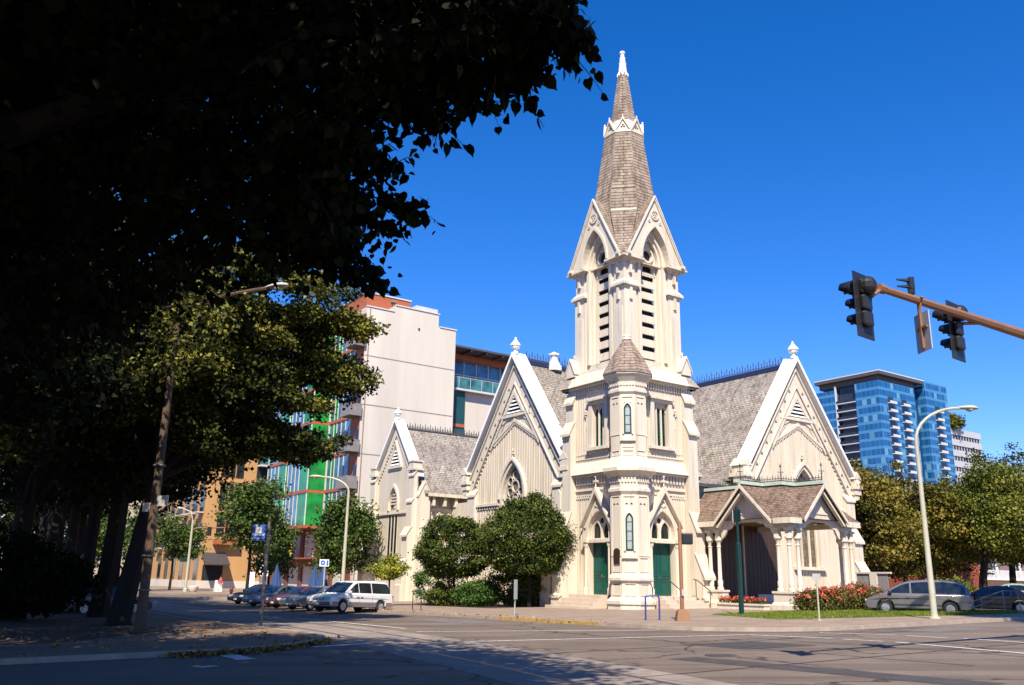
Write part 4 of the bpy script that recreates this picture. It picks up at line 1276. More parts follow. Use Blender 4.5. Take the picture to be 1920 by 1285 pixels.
# near left block
NU, NV = -24.0, -16.4
arc2 = corner_arc(NU - 5.5, NV + 5.5, 5.5, -PI / 2, 0)
nb = [(NU, 60.0), (-120, 60), (-120, NV)] + arc2
o = sheet('park_pavement', [U2(*nb)], 0.12, MAT['walk'], 0.3); tag(o, kind='structure'); o.data.materials[0] = pave('shaded_park_paving', (0.24, 0.17, 0.12), (0.20, 0.14, 0.10))  # paving colour darkened to stand for the shade under the trees
ii = [(-60, NV + .16)] + corner_arc(NU - 5.5, NV + 5.5, 5.34, -PI / 2, 0) + [(NU - .16, 60.0)]
oo = [(-60, NV - .02)] + corner_arc(NU - 5.5, NV + 5.5, 5.52, -PI / 2, 0) + [(NU + .02, 60.0)]
kerb_strip('park_kerb', sub(ii, 4), sub(oo, 4), 0.126, MAT['kerb'])
parkbed = sheet('park_soil', [U2((-26.6, 60), (-90, 60), (-90, -11.5), (-31.5, -11.5), (-27.2, -6.5))], 0.127, MAT['soil']); tag(parkbed, kind='structure')
# blocks further up both streets
for nm, bl in (('far_pavement', [(KU, 57), (60, 57), (60, 118), (KU, 118)]), ('far_pavement', [(KU, 131), (60, 131), (60, 260), (KU, 260)]), ('far_pavement', [(NU, 73), (-120, 73), (-120, 260), (NU, 260)]), ('far_pavement', [(72, -19.3), (150, -19.3), (150, 90), (72, 90)])):
    o = sheet(nm, [U2(*bl)], 0.12, MAT['walk'], 0.3); tag(o, kind='structure')

# tram track slab and grooved rails
cl = [(-20.9, 60), (-20.9, 6), (-21.2, -2), (-21.9, -9), (-22.9, -16), (-24.1, -23), (-25.6, -30), (-27.2, -36)]
def off_line(line, d):
    out = []
    for i, p in enumerate(line):
        a, b = line[max(i - 1, 0)], line[min(i + 1, len(line) - 1)]
        tx, ty = b[0] - a[0], b[1] - a[1]; L = math.hypot(tx, ty)
        out.append((p[0] - ty / L * d, p[1] + tx / L * d))
    return out
def band(name, line, d0, d1, off, mat, kind='structure'):
    A, B = off_line(line, d0), off_line(line, d1)
    o = sheet(name, [U2(A[i], A[i + 1], B[i + 1], B[i]) for i in range(len(line) - 1)], off, mat)
    if kind: tag(o, kind=kind)
    return o
band('track_slab', cl, -1.75, 1.75, 0.004, MAT['slab'])
for d in (-.78, .78):
    band('rail', cl, d - .06, d + .06, 0.008, MAT['rail'])

def stripe(p, q, w):
    (a, b), (c, d) = p, q
    L = math.hypot(c - a, d - b); nx, ny = -(d - b) / L * w / 2, (c - a) / L * w / 2
    n = max(1, int(L / 3)); out = []
    for i in range(n):
        t0, t1 = i / n, (i + 1) / n
        out.append(U2((a + (c - a) * t0 + nx, b + (d - b) * t0 + ny), (a + (c - a) * t1 + nx, b + (d - b) * t1 + ny), (a + (c - a) * t1 - nx, b + (d - b) * t1 - ny), (a + (c - a) * t0 - nx, b + (d - b) * t0 - ny)))
    return out
lines = []
lines += stripe((-20.0, -10.8), (-12.6, -15.4), .17)
lines += stripe((-21.6, -16.3), (-12.3, -19.1), .17)
lines += stripe((-12.3, -19.1), (-11.7, -21.9), .17)
lines += stripe((-11.7, -24.0), (-13.4, -30.0), .17)
lines += stripe((-9.5, -19.8), (-8.6, -22.1), .14)
lines += stripe((-11.75, -22.3), (-11.7, -23.6), .14)
lines += stripe((-8.7, -22.5), (-8.8, -23.9), .14)
lines += stripe((-8.6, -24.3), (-9.4, -28.0), .14)
lines += stripe((-19.0, 3), (-19.35, -8.8), .16)
lines += stripe((-22.1, -9.3), (-21.3, -10.3), .15)
lines += stripe((-25.9, -15.6), (-24.1, -15.3), .3)
lines += stripe((-28.6, -16.9), (-28.65, -18.4), .45)
lines += stripe((-30.1, -19.7), (-29.7, -19.5), .3)
lines += stripe((-18.9, 8), (-18.9, 55), .12)
o = sheet('road_markings', lines, 0.012, MAT['roadpaint']); tag(o, kind='structure')
MAT['patch'] = plain('asphalt_repair', (.055, .048, .045), .9, .35, 2.5, bmp=.3)
MAT['patch2'] = plain('pale_asphalt_repair', (.15, .13, .115), .9, .3, 2.5, bmp=.3)
o = sheet('road_patch', [U2((-17.2, -21.0), (-14.6, -21.2), (-14.5, -23.4), (-17.1, -23.2)), U2((-8, -24.6), (2, -24.4), (2, -26.4), (-8, -26.6)), U2((-20.8, -24), (-19.9, -24), (-19.6, -31), (-20.6, -31))], .005, MAT['patch']); tag(o, kind='structure')
o = sheet('road_patch', [U2((-15.5, -7), (-13.6, -7), (-13.6, -1), (-15.5, -1)), U2((-6, -20.4), (-2, -20.4), (-2, -22), (-6, -22))], .005, MAT['patch2']); tag(o, kind='structure')
seam = []
for p_, q_ in (((-24, -26.5), (20, -26.2)), ((-23, -21.3), (-6, -21.0)), ((-16.9, -29), (-16.2, -9)), ((-13.8, -30), (-13.4, -20))): seam += stripe(p_, q_, .05)
o = sheet('tar_seams', seam, .007, plain('tar', (.018, .016, .015), .6, .3, 3)); tag(o, kind='structure')
MH = plain('manhole_iron', (0.06, 0.05, 0.045), 0.6, 0.3, 6, bmp=.4)
for i, (x, y) in enumerate((at(640, 1240, 20.5)[:2], at(1350, 1228, 22.0)[:2])):
    mb = MB(); mb.lathe(0, 0, [(.36, -.02), (.36, .012), (.3, .014)], 20)
    for k in range(5): mb.box(-.25, .25, -.22 + k * .1, -.18 + k * .1, .012, .018)
    o = mb.build('manhole_cover', MH); o.location = (x, y, gz(x))
    tag(o, 'round iron manhole cover in the road ' + ('near the fallen leaves' if i == 0 else 'on the sunlit carriageway'), 'manhole cover')

# ================================================================== POLES, SIGNALS, SIGNS
MAT['galv'] = plain('pale_pole_paint', (0.40, 0.385, 0.285), 0.45, 0.15, 1.5)
MAT['brownpole'] = plain('brown_signal_paint', (0.235, 0.115, 0.055), 0.5, 0.12, 2)
MAT['black'] = plain('black_signal_paint', (0.02, 0.02, 0.022), 0.35, 0.2, 3)
MAT['lensdark'] = glass_mat('dark_lens', (0.03, 0.02, 0.02), 0.15)
MAT['green'] = plain('dark_green_pole', (0.006, 0.034, 0.030), 0.4, 0.15, 2)
MAT['blue'] = plain('blue_rack_paint', (0.03, 0.045, 0.22), 0.35, 0.15, 3)
MAT['darksteel'] = plain('dull_grey_pole', (0.13, 0.12, 0.11), 0.5, 0.15, 3, metal=.2)
MAT['steel'] = plain('grey_sign_steel', (0.45, 0.45, 0.44), 0.4, 0.12, 3, metal=.3)
MAT['signblue'] = plain('blue_sign', (0.03, 0.11, 0.42), 0.4, 0.06, 2)
MAT['signwhite'] = plain('white_sign', (0.75, 0.75, 0.73), 0.45, 0.05, 2)
MAT['lampglass'] = plain('lamp_lens', (0.42, 0.36, 0.25), 0.2, 0.1, 3)
MAT['bark'] = plain('bark', (0.014, 0.010, 0.007), 0.95, 0.45, 5, bmp=.8, streak=True)
MAT['utility'] = plain('weathered_brown_pole', (0.09, 0.058, 0.036), 0.9, 0.35, 2.5, bmp=.5, streak=True)
MAT['red'] = plain('red_lens', (0.4, 0.02, 0.02), 0.3, 0.1, 2)

def cobra(name, loc, h, arm, rz, label, mat='galv', r0=.13, rise=.9, group=None):
    e = empty(name, loc, rz); tag(e, label, 'street lamp', group)
    mb = MB(); mb.lathe(0, 0, [(r0 * 1.9, 0), (r0 * 1.9, .08), (r0 * 1.25, .12), (r0, .3), (r0 * .62, h - rise)], 12)
    mb.build('pole', MAT[mat], e, smooth=True)
    mb = MB()
    pts = [(arm * (1 - math.cos(t)) * .98, 0, h - rise + rise * math.sin(t)) for t in np.linspace(0, PI / 2, 10)]
    mb.tube([(0, 0, h - rise - .25)] + pts, [r0 * .6] * 2 + [r0 * .5] * 9, 8)
    mb.build('arm', MAT[mat], e, smooth=True)
    mb = MB()
    x0 = arm * .92
    secs = [(0, .06, .05), (.2, .13, .09), (.5, .19, .13), (.75, .17, .12), (.92, .1, .07), (.97, .02, .02)]
    vs, fs = [], []
    for (dx, wy, wz) in secs:
        for k in range(10):
            a = 2 * PI * k / 10
            vs.append((x0 + dx, wy * math.cos(a), h + .02 + wz * math.sin(a) * (1 if math.sin(a) > 0 else .75)))
    for j in range(5):
        for k in range(10):
            q = (k + 1) % 10; fs.append((j * 10 + k, (j + 1) * 10 + k, (j + 1) * 10 + q, j * 10 + q))
    mb.add(vs, fs); hd = mb.build('lamp_head', MAT['galv'], e, smooth=True)
    mb = MB(); mb.lathe(x0 + .56, 0, [(.16, h - .04), (.14, h - .1), (.06, h - .14), (.01, h - .145)], 12); mb.build('lens', MAT['lampglass'], hd, smooth=True)
    return e

lx = at(1753, 1166, 38.6)
cobra('street_lamp', (lx[0], lx[1], gz(lx[0]) + .1), 9.15, 2.3, R(4), 'tall pale street lamp with curved arm in front of the silver minivan', group='curved-arm street lamps', rise=1.6)
lx = at(642, 1100, 58.0)
cobra('street_lamp', (lx[0], lx[1], -.15), 8.3, 2.0, R(170), 'pale curved street lamp rising behind the white minivan', group='curved-arm street lamps', rise=1.0)
lx = at(263, 1168, 30.0)
up_ = cobra('utility_pole', (lx[0], lx[1], -.1), 11.35, 4.15, R(-24), 'weathered brown pole with a lamp arm reaching out of the dark trees', 'utility', .17, .5)
tag(up_, cat='lamp post')
mb = MB(); mb.box(.1, .6, -.05, -.02, 4.05, 4.4); s_ = mb.build('notice_board', MAT['steel'], up_)
mb = MB(); mb.box(-.75, -.3, .2, .24, 3.9, 4.2); mb.build('notice_board', MAT['steel'], up_)
for z in (1.3, 2.4, 5.4): 
    mb = MB(); mb.lathe(0, 0, [(.205, z), (.215, z + .02), (.205, z + .06)], 12); mb.build('strap', MAT['darksteel'], up_)

# mast-arm signal at the right: arm along the right-hand street, its pole beyond the frame
A0 = np.array(at(1650, 541, 16.6)); adir = np.array([DR[0], DR[1], 0.012]); adir /= np.linalg.norm(adir)
L_ARM = 10.5
P_END = A0 + adir * L_ARM
ms = empty('traffic_signal_mast', (float(P_END[0]), float(P_END[1]), gz(P_END[0]))); tag(ms, 'brown signal mast whose long arm reaches over the street against the sky', 'signal mast')
loc = lambda p: tuple(float(a - b) for a, b in zip(p, (P_END[0], P_END[1], gz(P_END[0]))))
mb = MB(); mb.lathe(0, 0, [(.3, 0), (.3, .5), (.19, .6), (.15, loc(P_END)[2] + .3), (.02, loc(P_END)[2] + .35)], 8); mb.build('pole', MAT['brownpole'], ms, smooth=True)
mb = MB(); mb.tube([loc(A0), loc(P_END)], [.075, .155], 8); mb.build('arm', MAT['brownpole'], ms, smooth=True)
mb = MB(); q = loc(A0 - adir * .06); mb.tube([q, loc(A0 + adir * .12)], [.1, .105], 8); mb.build('end_cap', MAT['brownpole'], ms, smooth=True)
mb = MB(); q = loc(A0 + adir * 1.15 + np.array([0, 0, .1])); mb.tube([q, (q[0], q[1], q[2] + .22)], .07, 6); mb.box(q[0] - .05, q[0] + .05, q[1] - .07, q[1] + .07, q[2] + .12, q[2] + .36)
for k in (0, 1): mb.tube([(q[0], q[1], q[2] + .17 + .13 * k), (q[0] - .28, q[1] + .02, q[2] + .18 + .15 * k)], [.05, .02], 5)
mb.build('detector', MAT['black'], ms)

def signal_head(name, p, face, label, top=None):
    """three-section head; local +x is where it faces"""
    e = empty(name, tuple(float(c) for c in p), face); tag(e, label, 'traffic light', 'three-lens heads on the mast arm'); e.scale = (.92, .92, .92)
    mb = MB()
    mb.box(-.02, .0, -.34, .34, -.86, .60); mb.build('backplate', MAT['black'], e, bevel=.01)
    for k in range(3):
        z = .28 - k * .36
        big = k == 0
        r = .16 if not big else .2
        b = MB()
        z0 = z - .165
        b.box(-.15, -.021, -.165, .165, z - .168, z + .168)
        if big: b.lathe(-.15, 0, [(.05, z - .19), (.14, z - .16), (.185, z - .06), (.185, z + .06), (.14, z + .17), (.05, z + .21)], 14)
        hb = b.build('housing', MAT['black'], e, bevel=.05)
        v = MB()
        ins, outs = [], []
        n = 14
        vs, fs = [], []
        ln = .32 if not big else .42
        for i in range(n + 1):
            a = -PI * .2 + (PI * 1.4) * i / n
            for (x, rr) in ((0.0, r), (ln * (1 if math.sin(a) > -.3 else .75), r * .96)):
                vs.append((x, rr * math.cos(a), z + rr * math.sin(a)))
        for i in range(n): fs.append((2 * i, 2 * i + 1, 2 * i + 3, 2 * i + 2))
        v.add(vs, fs); vo = v.build('visor', MAT['black'], hb, smooth=True)
        sm = vo.modifiers.new('thick', 'SOLIDIFY'); sm.thickness = .012
        l_ = MB(); l_.tube([(-.01, 0, z), (.02, 0, z), (.035, 0, z)], [r * .95, r * .9, r * .3], 14); l_.build('lens', MAT['lensdark'], hb, smooth=True)
    return e
face = GRID + PI + R(-8)
h1 = np.array(at(1617, 563, 16.4)); h2 = np.array(at(1790, 612, 18.6))
signal_head('traffic_light', h1, GRID + PI / 2 + R(4), 'black three-lens signal head hanging off the free end of the brown arm')
signal_head('traffic_light', h2, GRID + PI / 2 + R(4), 'black three-lens signal head halfway along the brown arm')
for i, (h, t) in enumerate(((h1, .05), (h2, 4.2))):
    a = A0 + adir * t
    mb = MB(); mb.tube([loc(a), loc(h + np.array([.15, -.05, .05]))], .04, 6); mb.build('bracket', MAT['brownpole'], ms)
# sign hanging from the arm, seen from behind
sp_ = np.array(at(1731, 622, 17.4))
sg = empty('hanging_sign', tuple(map(float, sp_)), R(-84)); tag(sg, 'pale upright sign hanging under the brown arm between two signal heads', 'sign')
mb = MB(); mb.box(-.26, .26, -.012, .012, -.42, .40); mb.build('panel', MAT['steel'], sg)
mb = MB(); mb.box(-.03, .03, -.06, -.013, -.36, .62); mb.box(-.2, .2, -.05, -.014, .05, .1); mb.tube([(0, -.03, .4), (.05, -.03, .62), (.14, -.03, .72)], .035, 6); mb.build('hanger', MAT['brownpole'], sg)

# pedestrian signal post
g0 = at(1280, 1169, 37.2); gx, gy = g0[0], g0[1]
ps = empty('pedestrian_signal', (gx, gy, gz(gx) + .12)); tag(ps, 'brown post with a black crossing signal box on a square flared base', 'crossing signal')
mb = MB(); mb.frustum((-.28, .28, -.28, .28), (-.22, .22, -.22, .22), 0, .38); mb.frustum((-.22, .22, -.22, .22), (-.13, .13, -.13, .13), .383, .47); mb.build('base', MAT['brownpole'], ps, bevel=.015)
mb = MB(); mb.lathe(0, 0, [(.085, .47), (.08, 3.8), (.06, 3.86), (.05, 3.95), (.01, 3.98)], 10); mb.build('post', MAT['brownpole'], ps, smooth=True)
mb = MB(); mb.box(.06, .52, -.14, .14, 3.05, 3.52); hb = mb.build('signal_box', MAT['black'], ps, bevel=.05)
mb = MB(); 
for k in range(5): mb.box(.08, .5, .141, .2, 3.1 + k * .085, 3.12 + k * .085)
mb.build('visor_grid', MAT['black'], hb)
mb = MB(); mb.box(-.02, .09, -.16, -.05, 1.0, 1.25); mb.build('push_button', MAT['steel'], ps)

g0 = at(1391, 1157, 43.6)
gp = empty('sign_post', (g0[0], g0[1], gz(g0[0]) + .12), R(20)); tag(gp, 'tall dark green square post with an edge-on sign on the lawn before the porch', 'post')
mb = MB(); mb.box(-.09, .09, -.09, .09, 0, 3.3); mb.frustum((-.09, .09, -.09, .09), (-.05, .05, -.05, .05), 3.303, 3.4); mb.build('post', MAT['green'], gp, bevel=.01)
mb = MB(); mb.box(-.05, .05, -.04, .04, 3.4, 5.05); mb.box(-.02, .02, -.3, .3, 4.35, 4.95); mb.frustum((-.05, .05, -.04, .04), (-.01, .01, -.01, .01), 5.053, 5.16); mb.build('sign_blade', MAT['green'], gp)
mb = MB(); mb.box(-.035, .035, .305, .32, 4.35, 4.95); mb.build('sign_edge', MAT['signwhite'], gp)

g0 = at(1537, 1171, 37.0)
wp = empty('sign_post', (g0[0], g0[1], gz(g0[0]) + .12), R(10)); tag(wp, 'thin pale post with a small sign in front of the roses', 'post')
mb = MB(); mb.lathe(0, 0, [(.07, 0), (.07, .05), (.035, .06), (.035, 1.8)], 8); mb.build('post', MAT['galv'], wp)
mb = MB(); mb.box(-.18, .18, -.01, .01, 1.62, 1.86); mb.build('sign_panel', MAT['steel'], wp)
g0 = at(965, 1158, 43.6)
wp = empty('sign_post', (g0[0], g0[1], gz(g0[0]) + .12), R(66)); tag(wp, 'grey steel sign post seen edge-on at the kerb before the round trees', 'post')
mb = MB(); mb.box(-.025, .025, -.025, .025, 0, 1.66); mb.build('post', MAT['steel'], wp)
mb = MB(); mb.box(-.2, .2, -.04, -.026, .75, 1.66); mb.build('sign_panel', MAT['steel'], wp)

# bicycle rack hoop
g0 = at(1211, 1168, 38.2); g1 = at(1237, 1168, 38.2)
br = empty('bicycle_rack', (g0[0], g0[1], gz(g0[0]) + .12)); tag(br, 'dark blue inverted-U bicycle rack on the corner pavement', 'bike rack')
w_ = g1[0] - g0[0]
mb = MB(); mb.tube([(0, 0, 0), (0, 0, .88)] + [(.12 - .12 * math.cos(t), 0, .88 + .12 * math.sin(t)) for t in np.linspace(.3, PI / 2, 4)] + [(w_ - .12 + .12 * math.sin(t), 0, .88 + .12 * math.cos(t)) for t in np.linspace(0, PI / 2 - .3, 4)] + [(w_, 0, .88), (w_, 0, 0)], .035, 8)
mb.build('hoop', MAT['blue'], br, smooth=True)
mb = MB(); mb.lathe(0, 0, [(.08, 0), (.08, .015)], 10); mb.lathe(w_, 0, [(.08, 0), (.08, .015)], 10); mb.build('foot_plate', MAT['blue'], br)

# short railings by the side steps
g0 = at(781, 1146, 52.0)
rl = empty('barrier_rail', (g0[0], g0[1], gz(g0[0]) + .12), R(20)); tag(rl, 'short dark metal hoop rail on the pavement by the side steps', 'rail')
mb = MB(); mb.tube([(-.25, 0, 0), (-.25, 0, .98), (-.2, 0, 1.03), (.2, 0, 1.03), (.25, 0, .98), (.25, 0, 0)], .03, 6); mb.build('hoop', MAT['iron'], rl)
mb = MB(); mb.tube([(-.25, 0, .55), (.25, 0, .55)], .02, 6); mb.build('crossbar', MAT['iron'], rl)

# tram stop sign
g0 = at(484, 1168, 34.5)
ts = empty('tram_stop_sign', (g0[0], g0[1], gz(g0[0]) + .1), R(-14)); tag(ts, 'square blue tram stop sign with white writing on a slim grey pole', 'sign')
zb_ = at(484, 1014, 34.5)[2] - gz(g0[0]) - .1; zt_ = at(484, 984, 34.5)[2] - gz(g0[0]) - .1
mb = MB(); mb.lathe(.1, 0, [(.075, 0), (.07, .3), (.062, zt_ + .12), (.01, zt_ + .15)], 10); mb.build('pole', MAT['darksteel'], ts, smooth=True)
mb = MB(); sw = zt_ - zb_; mb.box(-sw * .95 + .02, .02, -.09, -.065, zb_, zt_); pn = mb.build('panel', MAT['signblue'], ts)
def text(body, size, loc, rot, mat, parent, name='lettering', sx=1.0):
    c = bpy.data.curves.new(name, 'FONT'); c.body = body; c.size = size; c.align_x = 'CENTER'; c.extrude = .002
    t = bpy.data.objects.new(name, c); scene.collection.objects.link(t)
    dg = bpy.context.evaluated_depsgraph_get()
    me = bpy.data.meshes.new_from_object(t.evaluated_get(dg))
    bpy.data.objects.remove(t)
    me.materials.clear(); me.materials.append(mat)
    o = bpy.data.objects.new(name, me); o.location = loc; o.rotation_euler = rot; o.scale = (sx, 1, 1)
    return link(o, parent)
cx_ = -sw * .46
mb = MB()
zc = zb_ + sw * .48
mb.box(cx_ - .15, cx_ + .15, -.096, -.0905, zc, zc + .09)
for k, (h_, x_) in enumerate(((.22, -.15), (.13, -.05), (.2, .05))): mb.box(cx_ + x_, cx_ + x_ + .085, -.096, -.0905, zc + .09, zc + .09 + h_)
mb.build('emblem', MAT['signwhite'], pn)
text('Portland', .15, (cx_, -.094, zb_ + .19), (PI / 2, 0, 0), MAT['signwhite'], pn)
text('Streetcar', .15, (cx_, -.094, zb_ + .065), (PI / 2, 0, 0), MAT['signwhite'], pn)

# ================================================================== PARKED CARS
MAT['tyre'] = plain('tyre', (0.015, 0.015, 0.015), 0.8, 0.2, 5)
MAT['hub'] = plain('wheel_trim', (0.5, 0.5, 0.5), 0.3, 0.1, 4, metal=.8)
MAT['carglass'] = glass_mat('car_glass', (0.015, 0.02, 0.022), 0.04, 0.6)
MAT['headlight'] = plain('headlight', (0.6, 0.6, 0.6), 0.1, 0.15, 8)
MAT['blackplastic'] = plain('black_plastic', (0.025, 0.025, 0.027), 0.5, 0.1, 4)
def paint(name, col, metal=0.3, rough=.28):
    m, n, l, bs = new_mat(name)
    vec = mapping(n, l, 'Object', 1.0)
    f = noise(n, l, vec, 2.5, 4)
    l.new(ramp(n, l, f, [(.3, tuple(.88 * c for c in col)), (.7, col)]), bs.inputs['Base Color'])
    bs.inputs['Metallic'].default_value = metal; bs.inputs['Roughness'].default_value = rough
    bs.inputs['Coat Weight'].default_value = .6; bs.inputs['Coat Roughness'].default_value = .06
    return m

CARS = {
 'van': dict(L=(2.45, -2.5), W=.96, H=1.74, wheel=(1.5, -1.5, .335), bz=1.0,
    prof=[(2.42, .32), (2.49, .48), (2.47, .68), (2.38, .82), (1.9, .93), (1.3, 1.02), (-2.40, 1.05), (-2.5, .75), (-2.52, .5), (-2.45, .32)],
    cab=[(1.42, 1.0), (.55, 1.62), (.3, 1.71), (-.8, 1.745), (-1.95, 1.72), (-2.2, 1.64), (-2.43, 1.02)], pil=[(1.2, .30), (.24, -.72), (-.80, -2.28)]),
 'roundvan': dict(L=(2.5, -2.5), W=.97, H=1.74, wheel=(1.55, -1.48, .33), bz=.98,
    prof=[(2.44, .26), (2.54, .42), (2.52, .60), (2.40, .76), (2.05, .90), (1.6, 1.0), (-2.42, 1.05), (-2.55, .85), (-2.56, .48), (-2.46, .28)],
    cab=[(1.75, .97), (1.25, 1.28), (.72, 1.56), (.35, 1.67), (-.4, 1.735), (-1.3, 1.73), (-1.95, 1.65), (-2.22, 1.5), (-2.48, 1.02)], pil=[(1.35, .34), (.26, -.78), (-.88, -2.22)]),
 'sedan': dict(L=(2.35, -2.35), W=.89, H=1.40, wheel=(1.42, -1.32, .315), bz=.86,
    prof=[(2.28, .24), (2.40, .40), (2.38, .56), (2.26, .68), (1.6, .81), (1.05, .87), (-1.6, .92), (-2.25, .90), (-2.38, .72), (-2.38, .5), (-2.32, .28)],
    cab=[(1.12, .85), (.55, 1.18), (.18, 1.35), (-.25, 1.405), (-.8, 1.39), (-1.15, 1.30), (-1.85, .90)], pil=[(.85, .0), (-.08, -1.35)])}

def car(name, loc, rz, kind, body, label, cat='car', lower=None, group=None, tilt=0.0):
    """+x is the nose; cabin and body are lofted from side outlines"""
    e = empty(name, loc, rz); e.rotation_euler = (0, tilt, rz); tag(e, label, cat, group)
    K = CARS[kind]
    (Lf, Lr), Wd, H, bz, (wf, wr, wrad), prof, cab, pil = K['L'], K['W'], K['H'], K['bz'], K['wheel'], K['prof'], K['cab'], K['pil']
    zb = prof[0][1]
    bot = []
    for wx in (wr, wf):
        for i in range(13):
            a = PI - PI * i / 12
            bot.append((wx + (wrad + .07) * math.cos(a), max(wrad + (wrad + .07) * math.sin(a), zb) if 0 < i < 12 else zb))
    poly = [prof[-1]] + bot + prof[0:-1]
    mb = MB(); mb.ext(poly, -Wd, Wd, 1)
    mb.build('body', body, e, smooth=True, bevel=.07)
    mb = MB(); mb.box(wr - .7, wf + .7, -Wd + .22, Wd - .22, zb - .04, zb + .34); mb.build('underbody', MAT['blackplastic'], e)
    wb, wt = Wd - .05, Wd - .25
    wy = lambda z: wb + (wt - wb) * max(0, (z - bz)) / (H - bz)
    n = len(cab)
    mb = MB()
    vs = [(x, -wy(z), z) for x, z in cab] + [(x, wy(z), z) for x, z in cab]
    fs = [(i, i + 1, n + i + 1, n + i) for i in range(n - 1)] + [tuple(range(n))[::-1], tuple(range(n, 2 * n))]
    mb.add(vs, fs)
    cabin = mb.build('cabin', body, e, smooth=True, bevel=.06)
    def topz(x):
        for (xa, za), (xb, zb_) in zip(cab[:-1], cab[1:]):
            if xb <= x <= xa: return za + (zb_ - za) * (xa - x) / (xa - xb)
        return bz
    def plate(nm, pts, nrm, par=cabin, m=MAT['carglass']):
        k = MB(); q = len(pts)
        f = [tuple(p[i] + nrm[i] * .012 for i in range(3)) for p in pts]; b_ = [tuple(p[i] - nrm[i] * .03 for i in range(3)) for p in pts]
        k.add(f + b_, [tuple(range(q))] + [(i, i + q, (i + 1) % q + q, (i + 1) % q) for i in range(q)]); return k.build(nm, m, par)
    for s in (1, -1):
        n_ = Vector((0, s * (H - bz), wb - wt)).normalized()
        z0 = bz + .07
        for (xa, xb) in pil:
            top = []
            for i in range(9):
                x = xb + (xa - xb) * i / 8
                z = min(topz(x) - .11, H - .12)
                if z > z0 + .03: top.append((x, z))
            pts = [(xa, z0)] + top[::-1] + [(xb, z0)] if top[-1][0] >= xa - .01 else [(min(xa, top[-1][0] + .12), z0)] + top[::-1] + [(xb, z0)]
            P3 = [(x, s * wy(z), z) for x, z in pts]
            if s < 0: P3 = P3[::-1]
            plate('side_window', P3, n_)
    def cross(nm, i0, i1, t0, t1, f):
        (xa, za), (xb, zc) = cab[i0], cab[i1]
        L_ = math.hypot(xb - xa, zc - za); nn = Vector((abs(zc - za) * (1 if xb < xa and zc > za else -1), 0, abs(xb - xa))).normalized()
        pa = (xa + (xb - xa) * t0, za + (zc - za) * t0); pb = (xa + (xb - xa) * t1, za + (zc - za) * t1)
        plate(nm, [(pa[0], -wy(pa[1]) * f, pa[1]), (pa[0], wy(pa[1]) * f, pa[1]), (pb[0], wy(pb[1]) * f, pb[1]), (pb[0], -wy(pb[1]) * f, pb[1])], nn)
    if kind == 'van': cross('windscreen', 0, 1, .08, .98, .9)
    elif kind == 'roundvan': cross('windscreen', 0, 1, .15, 1.0, .9); cross('windscreen', 1, 2, .0, .95, .9)
    else: cross('windscreen', 0, 1, .1, 1.0, .88); cross('windscreen', 1, 2, 0, .8, .88)
    cross('rear_window', n - 2, n - 1, .08, .8, .86)
    for wx in (wf, wr):
        for s in (1, -1):
            m = MB(); y0, y1 = s * (Wd - .2), s * (Wd - .01)
            m.tube([(wx, y0, wrad), (wx, y0 + s * .03, wrad), (wx, y1 - s * .03, wrad), (wx, y1, wrad)], [wrad * .9, wrad, wrad, wrad * .9], 20)
            w_o = m.build('wheel', MAT['tyre'], e, smooth=True)
            m = MB(); m.tube([(wx, y1 - s * .03, wrad), (wx, y1 + s * .006, wrad)], [wrad * .64, wrad * .6], 18)
            for k in range(9):
                a = k * 2 * PI / 9
                m.tube([(wx + .07 * math.cos(a), y1 + s * .016, wrad + .07 * math.sin(a)), (wx + wrad * .56 * math.cos(a), y1 + s * .01, wrad + wrad * .56 * math.sin(a))], .02, 4)
            m.tube([(wx, y1, wrad), (wx, y1 + s * .025, wrad)], [.06, .045], 10)
            m.build('hubcap', MAT['hub'], w_o)
    xn, zn = prof[2]
    gx0 = cab[0][0]
    for s in (1, -1):
        m = MB(); m.box(xn - .2, xn + .012, s * (Wd - .34) - .2, s * (Wd - .34) + .2, zn - .06, zn + .1); m.build('headlight', MAT['headlight'], e, bevel=.04)
        m = MB(); m.box(Lr - .07, Lr + .1, s * (Wd - .14) - .09, s * (Wd - .14) + .09, .64, .98 if H > 1.5 else .82); m.build('tail_light', MAT['red'], e, bevel=.02)
        m = MB(); m.box(pil[0][0] - .16, pil[0][0] + .02, s * (Wd + .05) - .08, s * (Wd + .05) + .08, bz + .04, bz + .18); m.tube([(pil[0][0] - .08, s * (Wd - .1), bz + .06), (pil[0][0] - .08, s * Wd, bz + .09)], .03, 5); m.build('door_mirror', body if kind == 'van' else MAT['blackplastic'], e, bevel=.03)
        for xh in (pil[0][1] + .12, pil[0][1] - .2):
            m = MB(); m.box(xh - .09, xh + .09, s * Wd - .01, s * Wd + .022, bz - .2, bz - .15); m.build('door_handle', MAT['blackplastic'], e)
        m = MB(); m.box(wr + wrad + .1, wf - wrad - .1, s * Wd - .01, s * Wd + .016, .44, .5); m.build('side_moulding', lower or MAT['blackplastic'], e)
        for xv in (pil[0][0] - .02, pil[0][1] - .02, pil[1][1] - .04):
            m = MB(); m.box(xv - .006, xv + .006, s * Wd - .01, s * Wd + .003, zb + .12, bz - .07); m.build('door_gap', MAT['blackplastic'], e)
    m = MB(); m.box(xn - .1, xn + .02, -.42, .42, zn - .06, zn + .07)
    gr = m.build('grille', MAT['blackplastic'], e)
    m = MB()
    for k in range(4): m.box(xn + .012, xn + .028, -.4, .4, zn - .045 + k * .033, zn - .032 + k * .033)
    m.build('grille_bars', MAT['hub'], gr)
    m = MB(); m.box(Lf - .1, Lf + .07, -Wd + .05, Wd - .05, zb + .06, zb + .24); m.build('front_bumper', lower or body, e, bevel=.05)
